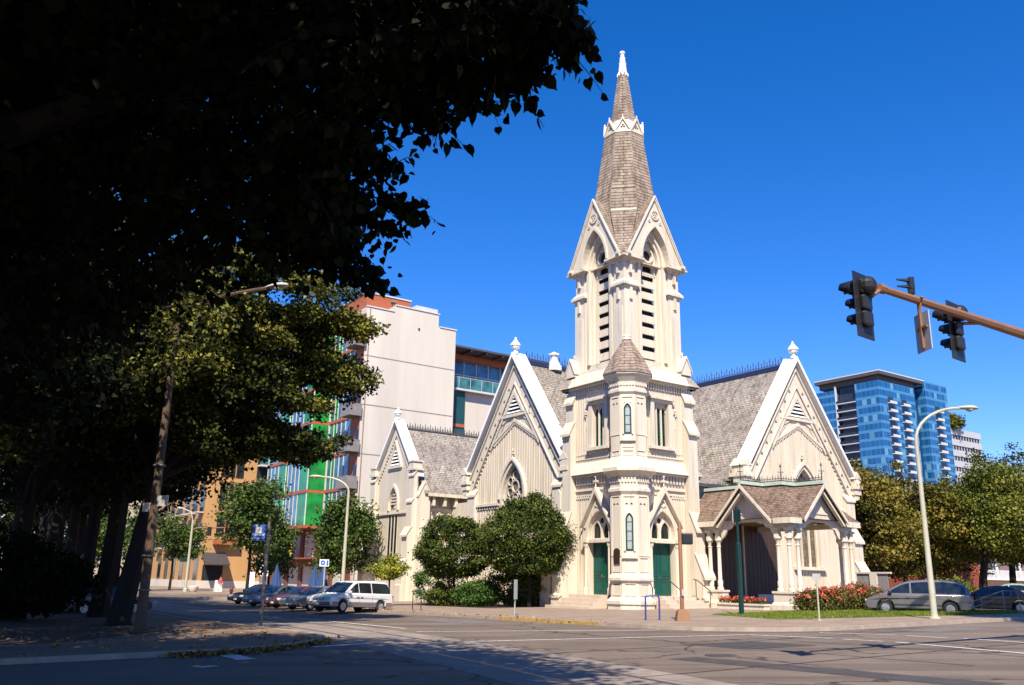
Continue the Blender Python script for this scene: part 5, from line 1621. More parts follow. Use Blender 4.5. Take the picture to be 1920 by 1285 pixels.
    m = MB(); m.box(Lr - .09, Lr + .08, -Wd + .05, Wd - .05, zb + .06, zb + .28); m.build('rear_bumper', lower or body, e, bevel=.05)
    m = MB(); m.box(Lf + .066, Lf + .08, -.15, .15, zb + .08, zb + .2); m.build('number_plate', MAT['signwhite'], e)
    if lower is not None:
        for s in (1, -1):
            for (x0, x1) in ((wr + wrad + .08, wf - wrad - .08), (wf + wrad + .07, Lf - .1), (Lr + .1, wr - wrad - .07)):
                m = MB(); m.box(x0, x1, s * (Wd - .02) - .012, s * (Wd - .02) + .028, zb + .01, .58); m.build('lower_cladding', lower, e)
    return e

P_white = paint('white_car_paint', (.72, .71, .68), 0.0)
P_silver = paint('silver_beige_paint', (.20, .19, .18), .55)
P_mauve = paint('grey_cladding', (.20, .165, .155), 0.1, .5)
P_blue = paint('slate_blue_paint', (.10, .13, .19), .4)
P_red = paint('dark_red_paint', (.16, .03, .03), .2)
P_black = paint('black_car_paint', (.008, .008, .011), .1, .2)
P_navy = paint('navy_paint', (.012, .018, .05), .2)
P_teal = paint('pale_green_paint', (.25, .34, .28), .3)
P_grey = paint('pewter_paint', (.20, .19, .18), .4)

p = at(661, 1146, 51.6)
car('parked_minivan', (p[0] - .15, p[1], -.16), R(-125), 'van', P_white, 'white minivan with mauve-grey lower cladding, front of the row of parked cars', 'minivan', P_mauve, tilt=R(-1.5))
p = at(1724, 1148, 47.4)
car('parked_minivan', (p[0], p[1], .42), R(178 - 24), 'roundvan', P_silver, 'silver-beige minivan in profile beside the rose bushes', 'minivan')
p = at(608, 1132, 56.0)
car('parked_car', (p[0] - .3, p[1], -.2), R(-127), 'sedan', P_grey, 'pewter sedan with round-edged headlights half hidden by the white minivan', group='cars nosed out of the parking bays')
p = at(566, 1132, 59.5)
car('parked_car', (p[0], p[1], -.24), R(-127), 'sedan', P_red, 'dark red sedan with a shiny windscreen between pewter and blue cars', group='cars nosed out of the parking bays')
p = at(520, 1130, 63.5)
car('parked_car', (p[0], p[1], -.27), R(-122), 'sedan', P_blue, 'slate blue sedan with sloping bonnet behind the tram stop pole', group='cars nosed out of the parking bays')
p = at(488, 1126, 68.0)
car('parked_car', (p[0], p[1], -.28), R(-122), 'sedan', P_black, 'black sedan farthest up the parked row', group='cars nosed out of the parking bays')
p = at(1862, 1150, 48.5)
car('parked_car', (p[0], p[1], .52), R(150), 'sedan', P_black, 'black sedan in the shade at the right edge behind the grey ramp rail')
p = at(1893, 1120, 62)
car('parked_car', (p[0], p[1], .75), R(150), 'sedan', P_teal, 'pale green car with its roof in sun beyond the black sedan')
p = at(188, 1128, 46)
car('parked_car', (p[0], p[1], -.27), R(-90 - 35 + 180), 'sedan', P_navy, 'navy car glimpsed between the dark tree trunks at left', group='cars along the park kerb')
p = at(98, 1112, 60)
car('parked_car', (p[0], p[1], -.27), R(-90 - 35 + 180), 'sedan', P_red, 'red car in deep shade farthest left between trunks', group='cars along the park kerb')
p = at(120, 1105, 74)
car('parked_car', (p[0], p[1], -.27), R(-90 - 35 + 180), 'van', P_blue, 'blue van in deep shade behind the left trunks', 'van', group='cars along the park kerb')

# grey ramp rail in front of the black car
g0 = at(1862, 1152, 44.5)
rr = empty('ramp_rail', (g0[0] - 2.0, g0[1], gz(g0[0]) + .1), R(0)); tag(rr, 'low grey tubular ramp rail in front of the black sedan', 'rail')
mb = MB(); mb.tube([(.2, 0, .55), (.9, 0, .5), (2.6, 0, 1.1), (3.3, 0, 1.1), (3.45, 0, -.1)], .025, 6); mb.tube([(1.0, 0, .25), (2.5, 0, .8), (3.0, 0, .8), (3.0, 0, 1.1)], .02, 6)
for x, z in ((1.5, .7), (2.6, 1.1)): mb.tube([(x, 0, -.1), (x, 0, z)], .025, 6)
mb.build('tube_frame', plain('grey_tube', (.2, .2, .2), .6, .1, 3), rr)

# ================================================================== BUILDINGS BEHIND
MAT['concrete'] = plain('pale_concrete', (0.55, 0.495, 0.42), 0.8, 0.14, .35, streak=True)
MAT['joint'] = plain('panel_joint', (0.20, 0.19, 0.17), 0.9, 0.1, 2)
MAT['terracotta'] = plain('terracotta_panel', (0.36, 0.10, 0.04), 0.6, 0.12, 1.2)
MAT['orange'] = plain('ochre_render', (0.43, 0.24, 0.095), 0.8, 0.1, .5, streak=True)
MAT['greenpanel'] = glass_mat('green_glass_panel', (0.012, 0.20, 0.035), 0.08, .6, 0, .35, .5)
MAT['tealglass'] = glass_mat('teal_glass', (0.04, 0.13, 0.13), 0.05, .8, 0, .5, .6)
MAT['blueglass'] = glass_mat('sky_blue_glass', (0.05, 0.13, 0.24), 0.05, .8, 0, .5, .5)
MAT['mullion'] = plain('pale_mullion', (0.55, 0.55, 0.5), 0.5, 0.08, 2)
MAT['tealdark'] = plain('dark_teal_panel', (0.012, 0.06, 0.065), 0.4, .2, .8)
MAT['brick'] = pave('red_brick', (0.30, 0.075, 0.035), (0.25, 0.06, 0.03), 0.3)
MAT['slabgrey'] = plain('balcony_slab', (0.5, 0.5, 0.5), 0.7, .1, 1)

# ---- concrete apartment building with coloured bay windows
AB = empty('apartment_building', W(0, 0, 0), GRID); tag(AB, 'pale concrete apartment block with green glass bays and a stepped roof behind the church', 'apartment block')
V0, UA, UB = 50.0, 5.6, 17.7
mb = MB()
mb.ext([(UA, -1), (UB, -1), (UB, 31.4), (15.2, 31.4), (15.2, 33.0), (9.2, 33.0), (9.2, 32.2), (UA, 32.2)], V0, V0 + 24, 1)
mb.build('wall', MAT['concrete'], AB)
mb = MB(); mb.box(UA - .05, 9.15, V0 - .1, V0 + .3, 32.203, 32.35); mb.box(9.25, 15.3, V0 - .1, V0 + .3, 33.003, 33.15); mb.box(15.35, UB + .1, V0 - .1, V0 + .3, 31.403, 31.55); mb.box(12.0, 15.0, V0 - .02, V0 + 5, 33.16, 33.6); mb.build('parapet_cap', MAT['slabgrey'], AB)
mb = MB()
for z in (26.3, 20.6, 15.0, 9.6): mb.box(UA + .1, UB - .1, V0 - .008, V0 + .1, z, z + .13)
mb.build('panel_joint', MAT['joint'], AB)
mb = MB(); mb.box(12.4, 12.6, V0 - .12, V0, 30.6, 30.8); mb.build('vent', MAT['iron'], AB)
mb = MB(); mb.box(6.2, 12.0, V0 + 1.5, V0 + 9, 30, 34.4); ph = mb.build('penthouse', MAT['terracotta'], AB)
mb = MB(); mb.box(6.1, 12.1, V0 + 1.4, V0 + 9.1, 34.4, 34.55); mb.build('cap', MAT['slabgrey'], ph)
mb = MB(); mb.tube([(9.6, V0 + 1.35, 33.0), (9.6, V0 + 1.3, 33.9)], .06, 6); mb.box(9.3, 9.9, V0 + 1.1, V0 + 1.48, 33.8, 34.0); mb.build('vent_hood', MAT['joint'], ph)
# recess and right-hand wing with penthouse glazing under a broad eave
mb = MB(); mb.box(UB, 34, V0 + 3, V0 + 20, -1, 24.8); mb.build('wall', MAT['concrete'], AB)
mb = MB(); mb.box(UB + .01, 21.0, V0 + 2.7, V0 + 2.99, -1, 25.2); mb.build('stair_glazing', MAT['tealdark'], AB)
mb = MB(); mb.box(UB + .02, 21.0, V0 + 2.6, V0 + 2.69, 20.0, 20.4); mb.build('spandrel', MAT['terracotta'], AB)
mb = MB(); mb.box(UB + .05, 34, V0 + 5, V0 + 5.2, 24.8, 29.1); pg = mb.build('penthouse_glazing', MAT['blueglass'], AB)
mb = MB()
for k in range(9): mb.box(18.2 + k * 1.9, 18.3 + k * 1.9, V0 + 4.9, V0 + 4.997, 24.8, 29.1)
mb.box(UB + .05, 34, V0 + 4.88, V0 + 4.896, 27.2, 27.32)
mb.build('mullion', MAT['mullion'], pg)
mb = MB(); mb.box(UB + .05, 34, V0 + 4.0, V0 + 4.99, 29.12, 29.85); mb.build('fascia', MAT['terracotta'], pg)
mb = MB(); mb.box(UB + .01, 34.5, V0 + 1.5, V0 + 12, 29.9, 30.15); 
for k in range(7): mb.box(18.6 + k * 2.4, 18.8 + k * 2.4, V0 + 1.6, V0 + 4.8, 29.65, 29.897)
mb.box(15.5, 19.6, V0 + 4, V0 + 9, 32.6, 32.8)
mb.build('eave', MAT['gutter'], AB)
mb = MB(); mb.box(UB + .05, 34, V0 + 2.2, V0 + 2.25, 24.9, 26.2); mb.build('balcony_glass', MAT['tealglass'], AB)
mb = MB(); mb.box(UB + .03, 34, V0 + 2.15, V0 + 4.9, 24.6, 24.85); mb.tube([(UB, V0 + 2.2, 26.25), (34, V0 + 2.2, 26.25)], .04, 4)
for k in range(10): mb.box(18 + k * 1.7, 18.05 + k * 1.7, V0 + 2.17, V0 + 2.2, 24.85, 26.25)
mb.build('balcony_rail', MAT['slabgrey'], AB)
# street face: bays of green and blue glass, terracotta corner with balconies
TA = facade(UA, V0, PI)          # h runs towards -v; so bays are at negative h
fl0, fh = 7.2, 4.05
def bay(h0, h1, proj, kinds, z0, nfl):
    for k in range(nfl):
        za, zb2 = z0 + k * fh + .35, z0 + (k + 1) * fh - .05
        x = h0
        wds = [w for w, _ in kinds]; tot = sum(wds)
        for w, kd in kinds:
            w2 = w / tot * (h1 - h0)
            m = fm(TA); m.box(x + .06, x + w2 - .06, -.3, proj, za, zb2); m.build('window', MAT[kd], AB)
            x += w2
mb = fm(TA); mb.box(-24, 0, -.5, -.35, -1, 32); mb.build('street_wall', MAT['terracotta'], AB)
for (h0, h1, pr, kinds) in ((-8.2, -2.4, .05, [(1, 'tealglass'), (.7, 'greenpanel'), (1, 'blueglass'), (1, 'blueglass'), (1, 'blueglass')]), (-15.2, -8.8, 2.1, [(1, 'blueglass'), (1, 'tealglass'), (1, 'blueglass'), (2.2, 'greenpanel')]),
                        (-22.4, -16.0, 2.1, [(1, 'tealglass'), (1, 'blueglass'), (1, 'tealglass'), (2.0, 'greenpanel')])):
    bay(h0, h1, pr, kinds, fl0, 6)
    m = fm(TA)
    tot = sum(w for w, _ in kinds); x = h0
    for w, _ in kinds + [(0, '')]:
        m.box(x - .055, x + .055, -.3, pr + .06, fl0 + .3, fl0 + 6 * fh); x += w / tot * (h1 - h0)
    # green glazed return facing the camera
    m.build('mullion', MAT['mullion'], AB)
    for k in range(7):
        m = fm(TA); m.box(h0 - .1, h1 + .1, -.3, pr + .12, fl0 + k * fh - .02, fl0 + k * fh + .32); m.build('floor_band', MAT['terracotta'], AB)
    if pr > .5:
        for k in range(6):
            m = fm(TA); m.box(h1 + .06, h1 + .12, .05, pr - .04, fl0 + k * fh + .36, fl0 + (k + 1) * fh - .06); m.build('window', MAT['greenpanel'], AB)
m = fm(TA)
for k in range(6): m.box(-2.3, -.1, -.3, .02, fl0 + k * fh + .3, fl0 + (k + 1) * fh)
m.build('corner_wall', MAT['terracotta'], AB)
for k in range(6):
    z = fl0 + k * fh
    m = fm(TA); m.box(-2.2, .35, .03, 1.5, z - .1, z + .1); b = m.build('balcony', MAT['joint'], AB)
    m = fm(TA); m.box(-2.2, .35, 1.45, 1.48, z + .1, z + 1.2); m.box(.32, .35, .03, 1.447, z + .1, z + 1.2); m.tube([(-2.2, 1.47, z + 1.22), (.33, 1.47, z + 1.22), (.33, .03, z + 1.22)], .04, 5); m.build('balcony_guard', plain('frosted_guard', (.22, .195, .18), .4, .2, 2) if k == 0 else bpy.data.materials['frosted_guard'], b)
    m = fm(TA); m.box(-.95, -.15, .025, .06, z + .12, z + 2.6); m.build('balcony_door', MAT['glass'], b)
# shop floor: terracotta frame with tall windows, canopy
m = fm(TA); m.box(-24, -.2, -.34, .3, fl0 - .6, fl0 - .02)
for h in (-23.6, -18.6, -14.2, -9.8, -5.4, -.9): m.box(h, h + .9, -.34, .25, -1, fl0 - .61)
m.box(-24, -.2, -.34, .22, 2.9, 3.7)
m.build('shopfront_frame', plain('brown_shopfront', (.17, .055, .028), .7, .2, 1.5), AB)
for i, h in enumerate((-22.7, -17.7, -13.3, -8.9, -4.5)):
    wd = 4.05 if i == 0 else 3.45
    m = fm(TA); m.box(h + .02, h + wd, -.2, -.1, -.5, fl0 - .62); s_ = m.build('shop_window', MAT['glass'], AB)
    m = fm(TA)
    for k in (0, .5, 1): m.box(h + .05 + k * (wd - .2), h + .13 + k * (wd - .2), -.09, .02, -.5, fl0 - .62)
    m.build('frame', MAT['mullion'], s_)
m = fm(TA); m.box(-21, -6, .3, 1.6, 3.72, 3.85); m.build('canopy', MAT['terracotta'], AB)
FLG = [(.8, .25, .04), (.12, .04, .3), (.7, .6, .04)]
for i, c in enumerate(FLG):
    T = TA; m = fm(T); h = -16.5 + i * 1.3
    m.add([(h, 1.7, 4.0), (h + 1.0, 1.72, 4.0), (h + .95, 1.66, 5.9), (h + .1, 1.74, 6.1)], [(0, 1, 2, 3)]); m.tube([(h, 1.7, 3.85), (h, 1.7, 6.3)], .03, 5)
    o = m.build('banner', plain('banner_%d' % i, c, .8, .1, 3), None); o.location = AB.location; o.rotation_euler = AB.rotation_euler
    o.name = 'banner'; tag(o, ('orange', 'purple', 'yellow')[i] + ' banner hanging above the shop canopy of the apartment block', 'banner')

# ---- ochre building further up
OB = empty('ochre_building', W(0, 0, 0), GRID); tag(OB, 'ochre rendered building with tall windows and a dark entrance awning', 'building')
V1, U1a, U1b = 98.0, 3.2, 12.6
mb = MB(); mb.box(U1a, U1b, V1, V1 + 30, -1, 27); mb.build('wall', MAT['orange'], OB)
mb = MB(); mb.box(U1a - .15, U1b, V1 - .15, V1 + 30, -1, .9); mb.build('plinth', MAT['concrete'], OB)
TO = facade(U1a, V1, FR)
for z0, z1 in ((7.6, 10.6), (11.6, 15.4), (16.6, 20.4), (21.6, 25.4)):
    for h, w in ((2.1, .95), (3.45, .5), (4.35, .95)):
        m = fm(TO); m.box(h, h + w, .004, .05, z0, z1); w_ = m.build('window', MAT['glass'], OB)
        m = fm(TO); m.ring([(h + .05, z0), (h + .05, z1), (h + w - .05, z1), (h + w - .05, z0), (h + .05, z0)], [(h - .08, z0 - .08), (h - .08, z1 + .08), (h + w + .08, z1 + .08), (h + w + .08, z0 - .08), (h - .08, z0 - .08)], .0, .14); m.box(h, h + w, .051, .1, z0 + 1.0, z0 + 1.1); m.build('frame', MAT['bronze'], w_)
    m = fm(TO); m.box(1.7, 5.7, .003, .12, z1 + .3, z1 + .45); m.build('string_course', MAT['orange'], OB)
TO2 = facade(U1a, V1, FL)
for z0 in (1, 6, 11, 16, 21):
    for h in (-2.5, -6.5, -10.5, -15, -19.5, -24):
        m = fm(TO2); m.box(h, h + 2.0, .004, .05, z0, z0 + 3.4); m.build('window', MAT['glass'], OB)
        if z0 > 4:
            m = fm(TO2); m.box(h - .2, h + 2.2, .06, 1.1, z0 - .15, z0); b = m.build('balcony', MAT['slabgrey'], OB)
            m = fm(TO2); m.box(h - .2, h + 2.2, 1.04, 1.09, z0, z0 + 1.0); m.build('balcony_guard', MAT['iron'], b)
m = fm(TO); m.box(1.7, 5.4, .002, 1.2, 6.2, 7.0); m.build('bay_sill', MAT['terracotta'], OB)
m = fm(TO); m.ext([(.02, 5.0), (2.6, 3.3), (2.6, 3.15), (.02, 4.85)], .2, 3.9, 0); m.build('awning', plain('dark_awning', (.05, .04, .04), .8, .2, 2), OB)
m = fm(TO); m.box(.6, 3.6, .003, .06, -.3, 3.2); m.build('door', MAT['dark'], OB)
m = fm(TO); m.box(7.5, 9.38, .003, .1, 8.6, 27); m.build('loggia', MAT['dark'], OB)  # near-black slab stands for the shade inside a recess
for z in (8.6, 13.6, 18.6):
    m = fm(TO); m.box(7.5, 9.5, .11, 1.4, z - .15, z + .1); b = m.build('balcony', MAT['slabgrey'], OB)
    m = fm(TO); m.box(7.5, 9.5, 1.3, 1.35, z + .103, z + 1.2); m.build('balcony_guard', MAT['tealglass'], b)

# ---- further blocks closing the street, seen between trunks
def block(name, u0, u1, v0, v1, h, mat, label, wins=(4, 3), ang=FR, cat='building', wm='glass'):
    e = empty(name, W(0, 0, 0), GRID); tag(e, label, cat)
    mb = MB(); mb.box(u0, u1, v0, v1, -2, h); mb.build('wall', mat, e)
    mb = MB(); mb.box(u0 - .3, u1 + .3, v0 - .3, v1 + .3, h, h + .5); mb.build('parapet', MAT['slabgrey'], e)
    for (A, cx, cy, L) in ((FR, u0, v0, u1 - u0), (FE, u1, v0, v1 - v0)):
        T = facade(cx, cy, A)
        n = max(2, int(L / 5)); nf = int(h / 4)
        for i in range(n):
            for j in range(nf):
                m = fm(T); x = (i + .25) * L / n
                m.box(x, x + L / n * .5, .003, .06, 1.2 + j * 4, 3.6 + j * 4); m.build('window', MAT[wm], e)
    return e
MAT['pinkrender'] = plain('pink_render', (.55, .36, .28), .8, .1, .5)
MAT['creamrender'] = plain('cream_render', (.40, .33, .24), .8, .1, .5)
block('street_block', -26 - 34, -29, 96, 120, 12, MAT['creamrender'], 'cream building glimpsed low between the left tree trunks')
block('street_block', -70, -40, 140, 160, 14, MAT['pinkrender'], 'pink rendered building deep behind the left tree trunks')
block('street_block', -4, 20, 140, 170, 16, MAT['creamrender'], 'cream building closing the left street beyond the ochre one')

# ---- blue glass tower
def tower_glass():
    m, n, l, bs = new_mat('tower_glass')
    tc = n.new('ShaderNodeTexCoord')
    br = n.new('ShaderNodeTexBrick'); l.new(tc.outputs['UV'], br.inputs['Vector']); br.offset = 0.0
    br.inputs['Scale'].default_value = 1.0; br.inputs['Brick Width'].default_value = 1.9; br.inputs['Row Height'].default_value = 3.2
    br.inputs['Mortar Size'].default_value = .09; br.inputs['Bias'].default_value = -.1
    br.inputs['Color1'].default_value = (.010, .07, .20, 1); br.inputs['Color2'].default_value = (.016, .10, .27, 1); br.inputs['Mortar'].default_value = (.05, .17, .32, 1)
    # per-pane variation: blinds and paler spandrels
    sn = n.new('ShaderNodeVectorMath'); sn.operation = 'SNAP'; l.new(tc.outputs['UV'], sn.inputs[0]); sn.inputs[1].default_value = (1.9, 3.2, 1)
    wn_ = n.new('ShaderNodeTexWhiteNoise'); wn_.noise_dimensions = '2D'; l.new(sn.outputs[0], wn_.inputs['Vector'])
    c = mixc(n, l, ramp(n, l, wn_.outputs['Value'], [(.88, (0, 0, 0)), (.91, (1, 1, 1))]), br.outputs['Color'], (.11, .26, .38))
    sep = n.new('ShaderNodeSeparateXYZ'); l.new(tc.outputs['UV'], sep.inputs[0])
    fr_ = math_n(n, l, 'FRACT', math_n(n, l, 'DIVIDE', sep.outputs[1], 3.2))
    sp_ = math_n(n, l, 'LESS_THAN', fr_, .3)
    c = mixc(n, l, sp_, c, (.05, .20, .38))
    l.new(c, bs.inputs['Base Color'])
    bs.inputs['Roughness'].default_value = .12; bs.inputs['Specular IOR Level'].default_value = .7
    return m
MAT['tower'] = tower_glass()
MAT['towerdark'] = glass_mat('tower_recess', (.018, .022, .035), .2, .5, 0, .4, .3)
GT = empty('glass_tower', W(0, 0, 0), GRID); tag(GT, 'tall blue glass apartment tower with stacked balconies and a flat oversailing roof', 'tower block')
CU, CV, TZ = 260.0, 144.7, 80.0
fh = 3.2
mb = MB(); mb.box(CU, CU + 24, CV, CV + 10, -5, 77); mb.build('glass_wall', MAT['tower'], GT)
mb = MB(); mb.box(CU + 1.5, CU + 22, CV + 10.01, CV + 18.4, -5, 77); mb.build('recess_wall', MAT['towerdark'], GT)
mb = MB(); mb.box(CU, CU + 20, CV + 18.45, CV + 38, -5, 76.0); mb.build('glass_wall', MAT['tower'], GT)
mb = MB(); mb.box(CU + 24.01, CU + 30, CV + 2.5, CV + 20, -5, 78); mb.build('recess_wall', plain('tower_deep_blue', (.01, .035, .10), .15, .2, .2, spec=.6), GT)
mb = MB(); mb.box(CU + 30.02, CU + 46, CV - 1, CV + 18, -5, 80.5); mb.build('glass_wall', MAT['tower'], GT)
mb = MB(); mb.box(CU - 1.2, CU + 29, CV - 1.5, CV + 27, 79.0, 80.2); mb.box(CU + .5, CU + 25, CV + .5, CV + 26, 77.01, 78.99); mb.box(CU + 12, CU + 27, CV + 6, CV + 18, 80.25, 83.5); mb.build('roof', MAT['gutter'], GT)
mb = MB(); mb.box(CU - 1.25, CU + 29.05, CV - 1.55, CV + 27.05, 80.22, 80.6); mb.build('roof_edge', MAT['slabgrey'], GT)
mb = MB(); mb.box(CU - .25, CU + .3, CV + 18.2, CV + 18.8, 40, 77.5); mb.build('fin', MAT['slabgrey'], GT)
for k in range(22):
    z = 3 + k * fh
    mb = MB(); mb.box(CU - .3, CU + 1.48, CV + 10.05, CV + 18.4, z - .12, z + .18); b = mb.build('balcony', MAT['slabgrey'], GT)
    mb = MB(); mb.box(CU - .3, CU - .22, CV + 10.05, CV + 18.4, z + .2, z + 1.2); mb.build('balcony_guard', MAT['towerdark'], b)
rb = random.Random(5)
for u0 in (5.4, 14.4, 36.0):
    vv = CV if u0 < 30 else CV - 1
    for k in range(24):
        z = 1.5 + k * fh
        if z > 71: continue
        mb = MB(); mb.box(CU + u0, CU + u0 + 3.6, vv - .02, vv + .02, z + .25, z + 2.6); lg = mb.build('loggia', MAT['towerdark'], GT)
        mb = MB(); mb.box(CU + u0 - .5, CU + u0 + 4.1, vv - 1.3, vv - .03, z - .1, z + .2); mb.box(CU + u0 - .5, CU + u0 + 4.1, vv - 1.3, vv - 1.22, z + .203, z + .9); mb.build('balcony', MAT['slabgrey'], lg)

# ---- grey office blocks to its right
def banded(name, u0, u1, v0, v1, h, label, pitch=4.2):
    e = empty(name, W(0, 0, 0), GRID); tag(e, label, 'office block')
    mb = MB(); mb.box(u0 + .5, u1 - .5, v0 + .5, v1 - .5, -5, h); mb.build('window_band', MAT['towerdark'], e)
    mb = MB()
    z = h + .2
    while z > 0:
        mb.box(u0, u1, v0, v1, z - pitch * .58, z); z -= pitch
    mb.build('spandrel', MAT['officegrey'], e)
    mb = MB()
    for k in range(12): mb.box(u0 + (k + .5) * (u1 - u0) / 12 - .2, u0 + (k + .5) * (u1 - u0) / 12 + .2, v0 + .3, v0 + .49, 0, h)
    mb.build('pier', MAT['officegrey'], e)
    return e
MAT['officegrey'] = plain('office_grey', (.42, .42, .43), .6, .06, .2)
banded('office_block', 360.5, 369, 178, 190, 92, 'slim grey banded office tower just behind the glass tower', 5.2)
banded('office_block', 359, 388, 173.3, 188, 73.6, 'lower grey office block with white bands and roof planting', 5.0)

# ---- brick house and balcony flats at the right
def BU(px, py, D): 
    p = at(px, py, D); d = (p[0] - OX, p[1] - OY); return (d[0] * DR[0] + d[1] * DR[1], d[0] * DL[0] + d[1] * DL[1])
bb = BU(1835, 1060, 92)
BH = empty('brick_building', W(0, 0, 0), GRID); tag(BH, 'red brick building behind the right-hand trees', 'building')
mb = MB(); mb.box(bb[0] - 14, bb[0], bb[1], bb[1] + 14, -1, 10.5); mb.build('wall', MAT['brick'], BH)
mb = MB(); mb.box(bb[0] - 14.2, bb[0] + .2, bb[1] - .2, bb[1] + 14.2, 10.5, 10.9); mb.build('parapet', MAT['slabgrey'], BH)
bb = BU(1838, 1060, 112)
BF = empty('balcony_flats', W(0, 0, 0), GRID); tag(BF, 'pale pink flats with white railed balconies at the right edge', 'flats')
mb = MB(); mb.box(bb[0], bb[0] + 30, bb[1] + 3, bb[1] + 18, -1, 11); mb.build('wall', MAT['pinkrender'], BF)
TF = facade(bb[0], bb[1] + 3, FR)
for k in range(2):
    z = 3.0 + k * 3.3
    m = fm(TF); m.box(0, 24, .01, 2.2, z - .12, z + .12); b = m.build('balcony', MAT['signwhite'], BF)
    m = fm(TF)
    m.box(0, 24, 2.1, 2.17, z + 1.0, z + 1.08)
    for i in range(80): m.box(i * .3, i * .3 + .1, 2.12, 2.16, z + .12, z + 1.0)
    for i in range(5): m.box(i * 6 - .12, i * 6 + .12, 1.9, 2.09, z + .12, z + 3.1)
    m.build('balcony_rail', MAT['signwhite'], b)
    for i in range(4):
        m = fm(TF); m.box(1.2 + i * 6, 4.4 + i * 6, .004, .06, z + .12, z + 2.3); w_ = m.build('window', MAT['glass'], BF)
        m = fm(TF); m.box(2.7 + i * 6, 2.9 + i * 6, .062, .12, z + .12, z + 2.3); m.build('frame', MAT['signwhite'], w_)

# ---- fence beside the church
a = at(1606, 1075, 57); b = at(1668, 1078, 55)
FN = empty('board_fence', (a[0], a[1], gz(a[0]) + .1), math.atan2(b[1] - a[1], b[0] - a[0])); tag(FN, 'grey vertical board fence between church and silver minivan', 'fence')
Lf_ = math.hypot(b[0] - a[0], b[1] - a[1])
mb = MB()
for k in range(int(Lf_ / .16)): mb.box(k * .16, k * .16 + .14, -.02, .02, 0, 2.0)
mb.box(0, Lf_, .021, .07, 1.7, 1.82); mb.box(0, Lf_, .021, .07, .4, .52); mb.build('boards', plain('grey_fence_board', (.22, .21, .21), .9, .25, 3, streak=True), FN)
mb = MB(); mb.box(-.1, Lf_ + .1, -.1, .1, 2.003, 2.1); mb.build('cap_rail', MAT['concrete'], FN)
mb = MB(); mb.box(1.0, 1.5, -.12, .12, 0, 2.0); mb.build('post', MAT['concrete'], FN)

# ================================================================== SMALL THINGS ON THE PAVEMENTS
p = at(433, 1117, 86)
hy = empty('fire_hydrant', (p[0], p[1], -.16)); tag(hy, 'dark red fire hydrant at the far street corner', 'hydrant')
mb = MB(); mb.lathe(0, 0, [(.2, 0), (.2, .06), (.14, .1), (.13, .55), (.17, .58), (.17, .64), (.13, .68), (.1, .8), (.04, .86), (.04, .92)], 10); mb.build('barrel', plain('hydrant_red', (.12, .02, .015), .5, .2, 4), hy, smooth=True)
mb = MB(); mb.tube([(-.24, 0, .48), (.24, 0, .48)], .06, 8); mb.tube([(0, -.22, .42), (0, 0, .42)], .08, 8); mb.build('nozzle', bpy.data.materials['hydrant_red'], hy)

p = at(409, 1099, 108)
sb = empty('sandwich_board', (p[0], p[1], gz(p[0]) + .12), R(40)); tag(sb, 'white sandwich board under the awning of the ochre building', 'sign')
mb = MB(); mb.add([(-.4, -.35, 0), (.4, -.35, 0), (.4, -.02, 1.3), (-.4, -.02, 1.3), (-.4, -.3, 0), (.4, -.3, 0), (.4, .02, 1.3), (-.4, .02, 1.3)], [(0, 1, 2, 3), (7, 6, 5, 4), (0, 4, 5, 1), (3, 2, 6, 7), (0, 3, 7, 4), (1, 5, 6, 2)]); mb.build('front_board', MAT['signwhite'], sb)
mb = MB(); mb.add([(-.4, .35, 0), (.4, .35, 0), (.4, .025, 1.3), (-.4, .025, 1.3), (-.4, .39, 0), (.4, .39, 0), (.4, .065, 1.3), (-.4, .065, 1.3)], [(3, 2, 1, 0), (4, 5, 6, 7), (1, 5, 4, 0), (7, 6, 2, 3), (4, 7, 3, 0), (2, 6, 5, 1)]); mb.build('back_board', MAT['signwhite'], sb)

# far signal with mast arm at the far corner
p = at(348, 1100, 104)
fs_ = empty('traffic_signal_mast', (p[0], p[1], gz(p[0]) + .12), R(-6)); tag(fs_, 'pale signal mast with a horizontal arm far up the left street', 'signal mast')
hh = at(360, 992, 104)[2] - gz(p[0])
mb = MB(); mb.lathe(0, 0, [(.26, 0), (.26, .3), (.16, .4), (.12, hh + .9)], 10); mb.build('pole', MAT['galv'], fs_, smooth=True)
mb = MB(); mb.tube([(0, 0, hh - .3), (.6, 0, hh), (6.5, -1.2, hh + .05)], [.1, .09, .06], 8); mb.build('arm', MAT['brownpole'], fs_, smooth=True)
mb = MB(); mb.tube([(0, 0, hh + .7), (-.3, 0, hh + 1.8), (-1.6, 0, hh + 2.3)], .06, 6); mb.build('lamp_arm', MAT['galv'], fs_, smooth=True)
mb = MB(); mb.frustum((-2.3, -1.5, -.15, .15), (-2.1, -1.6, -.1, .1), hh + 2.2, hh + 2.4); mb.build('lamp_head', MAT['galv'], fs_)
for x in (2.4,):
    mb = MB(); mb.box(x - .2, x + .2, -.75, -.45, hh - .9, hh + .1); mb.build('signal_head', MAT['black'], fs_)
mb = MB(); mb.box(-1.0, -.1, -.05, .05, 3.3, 3.75); mb.build('street_name_plate', MAT['green'], fs_)

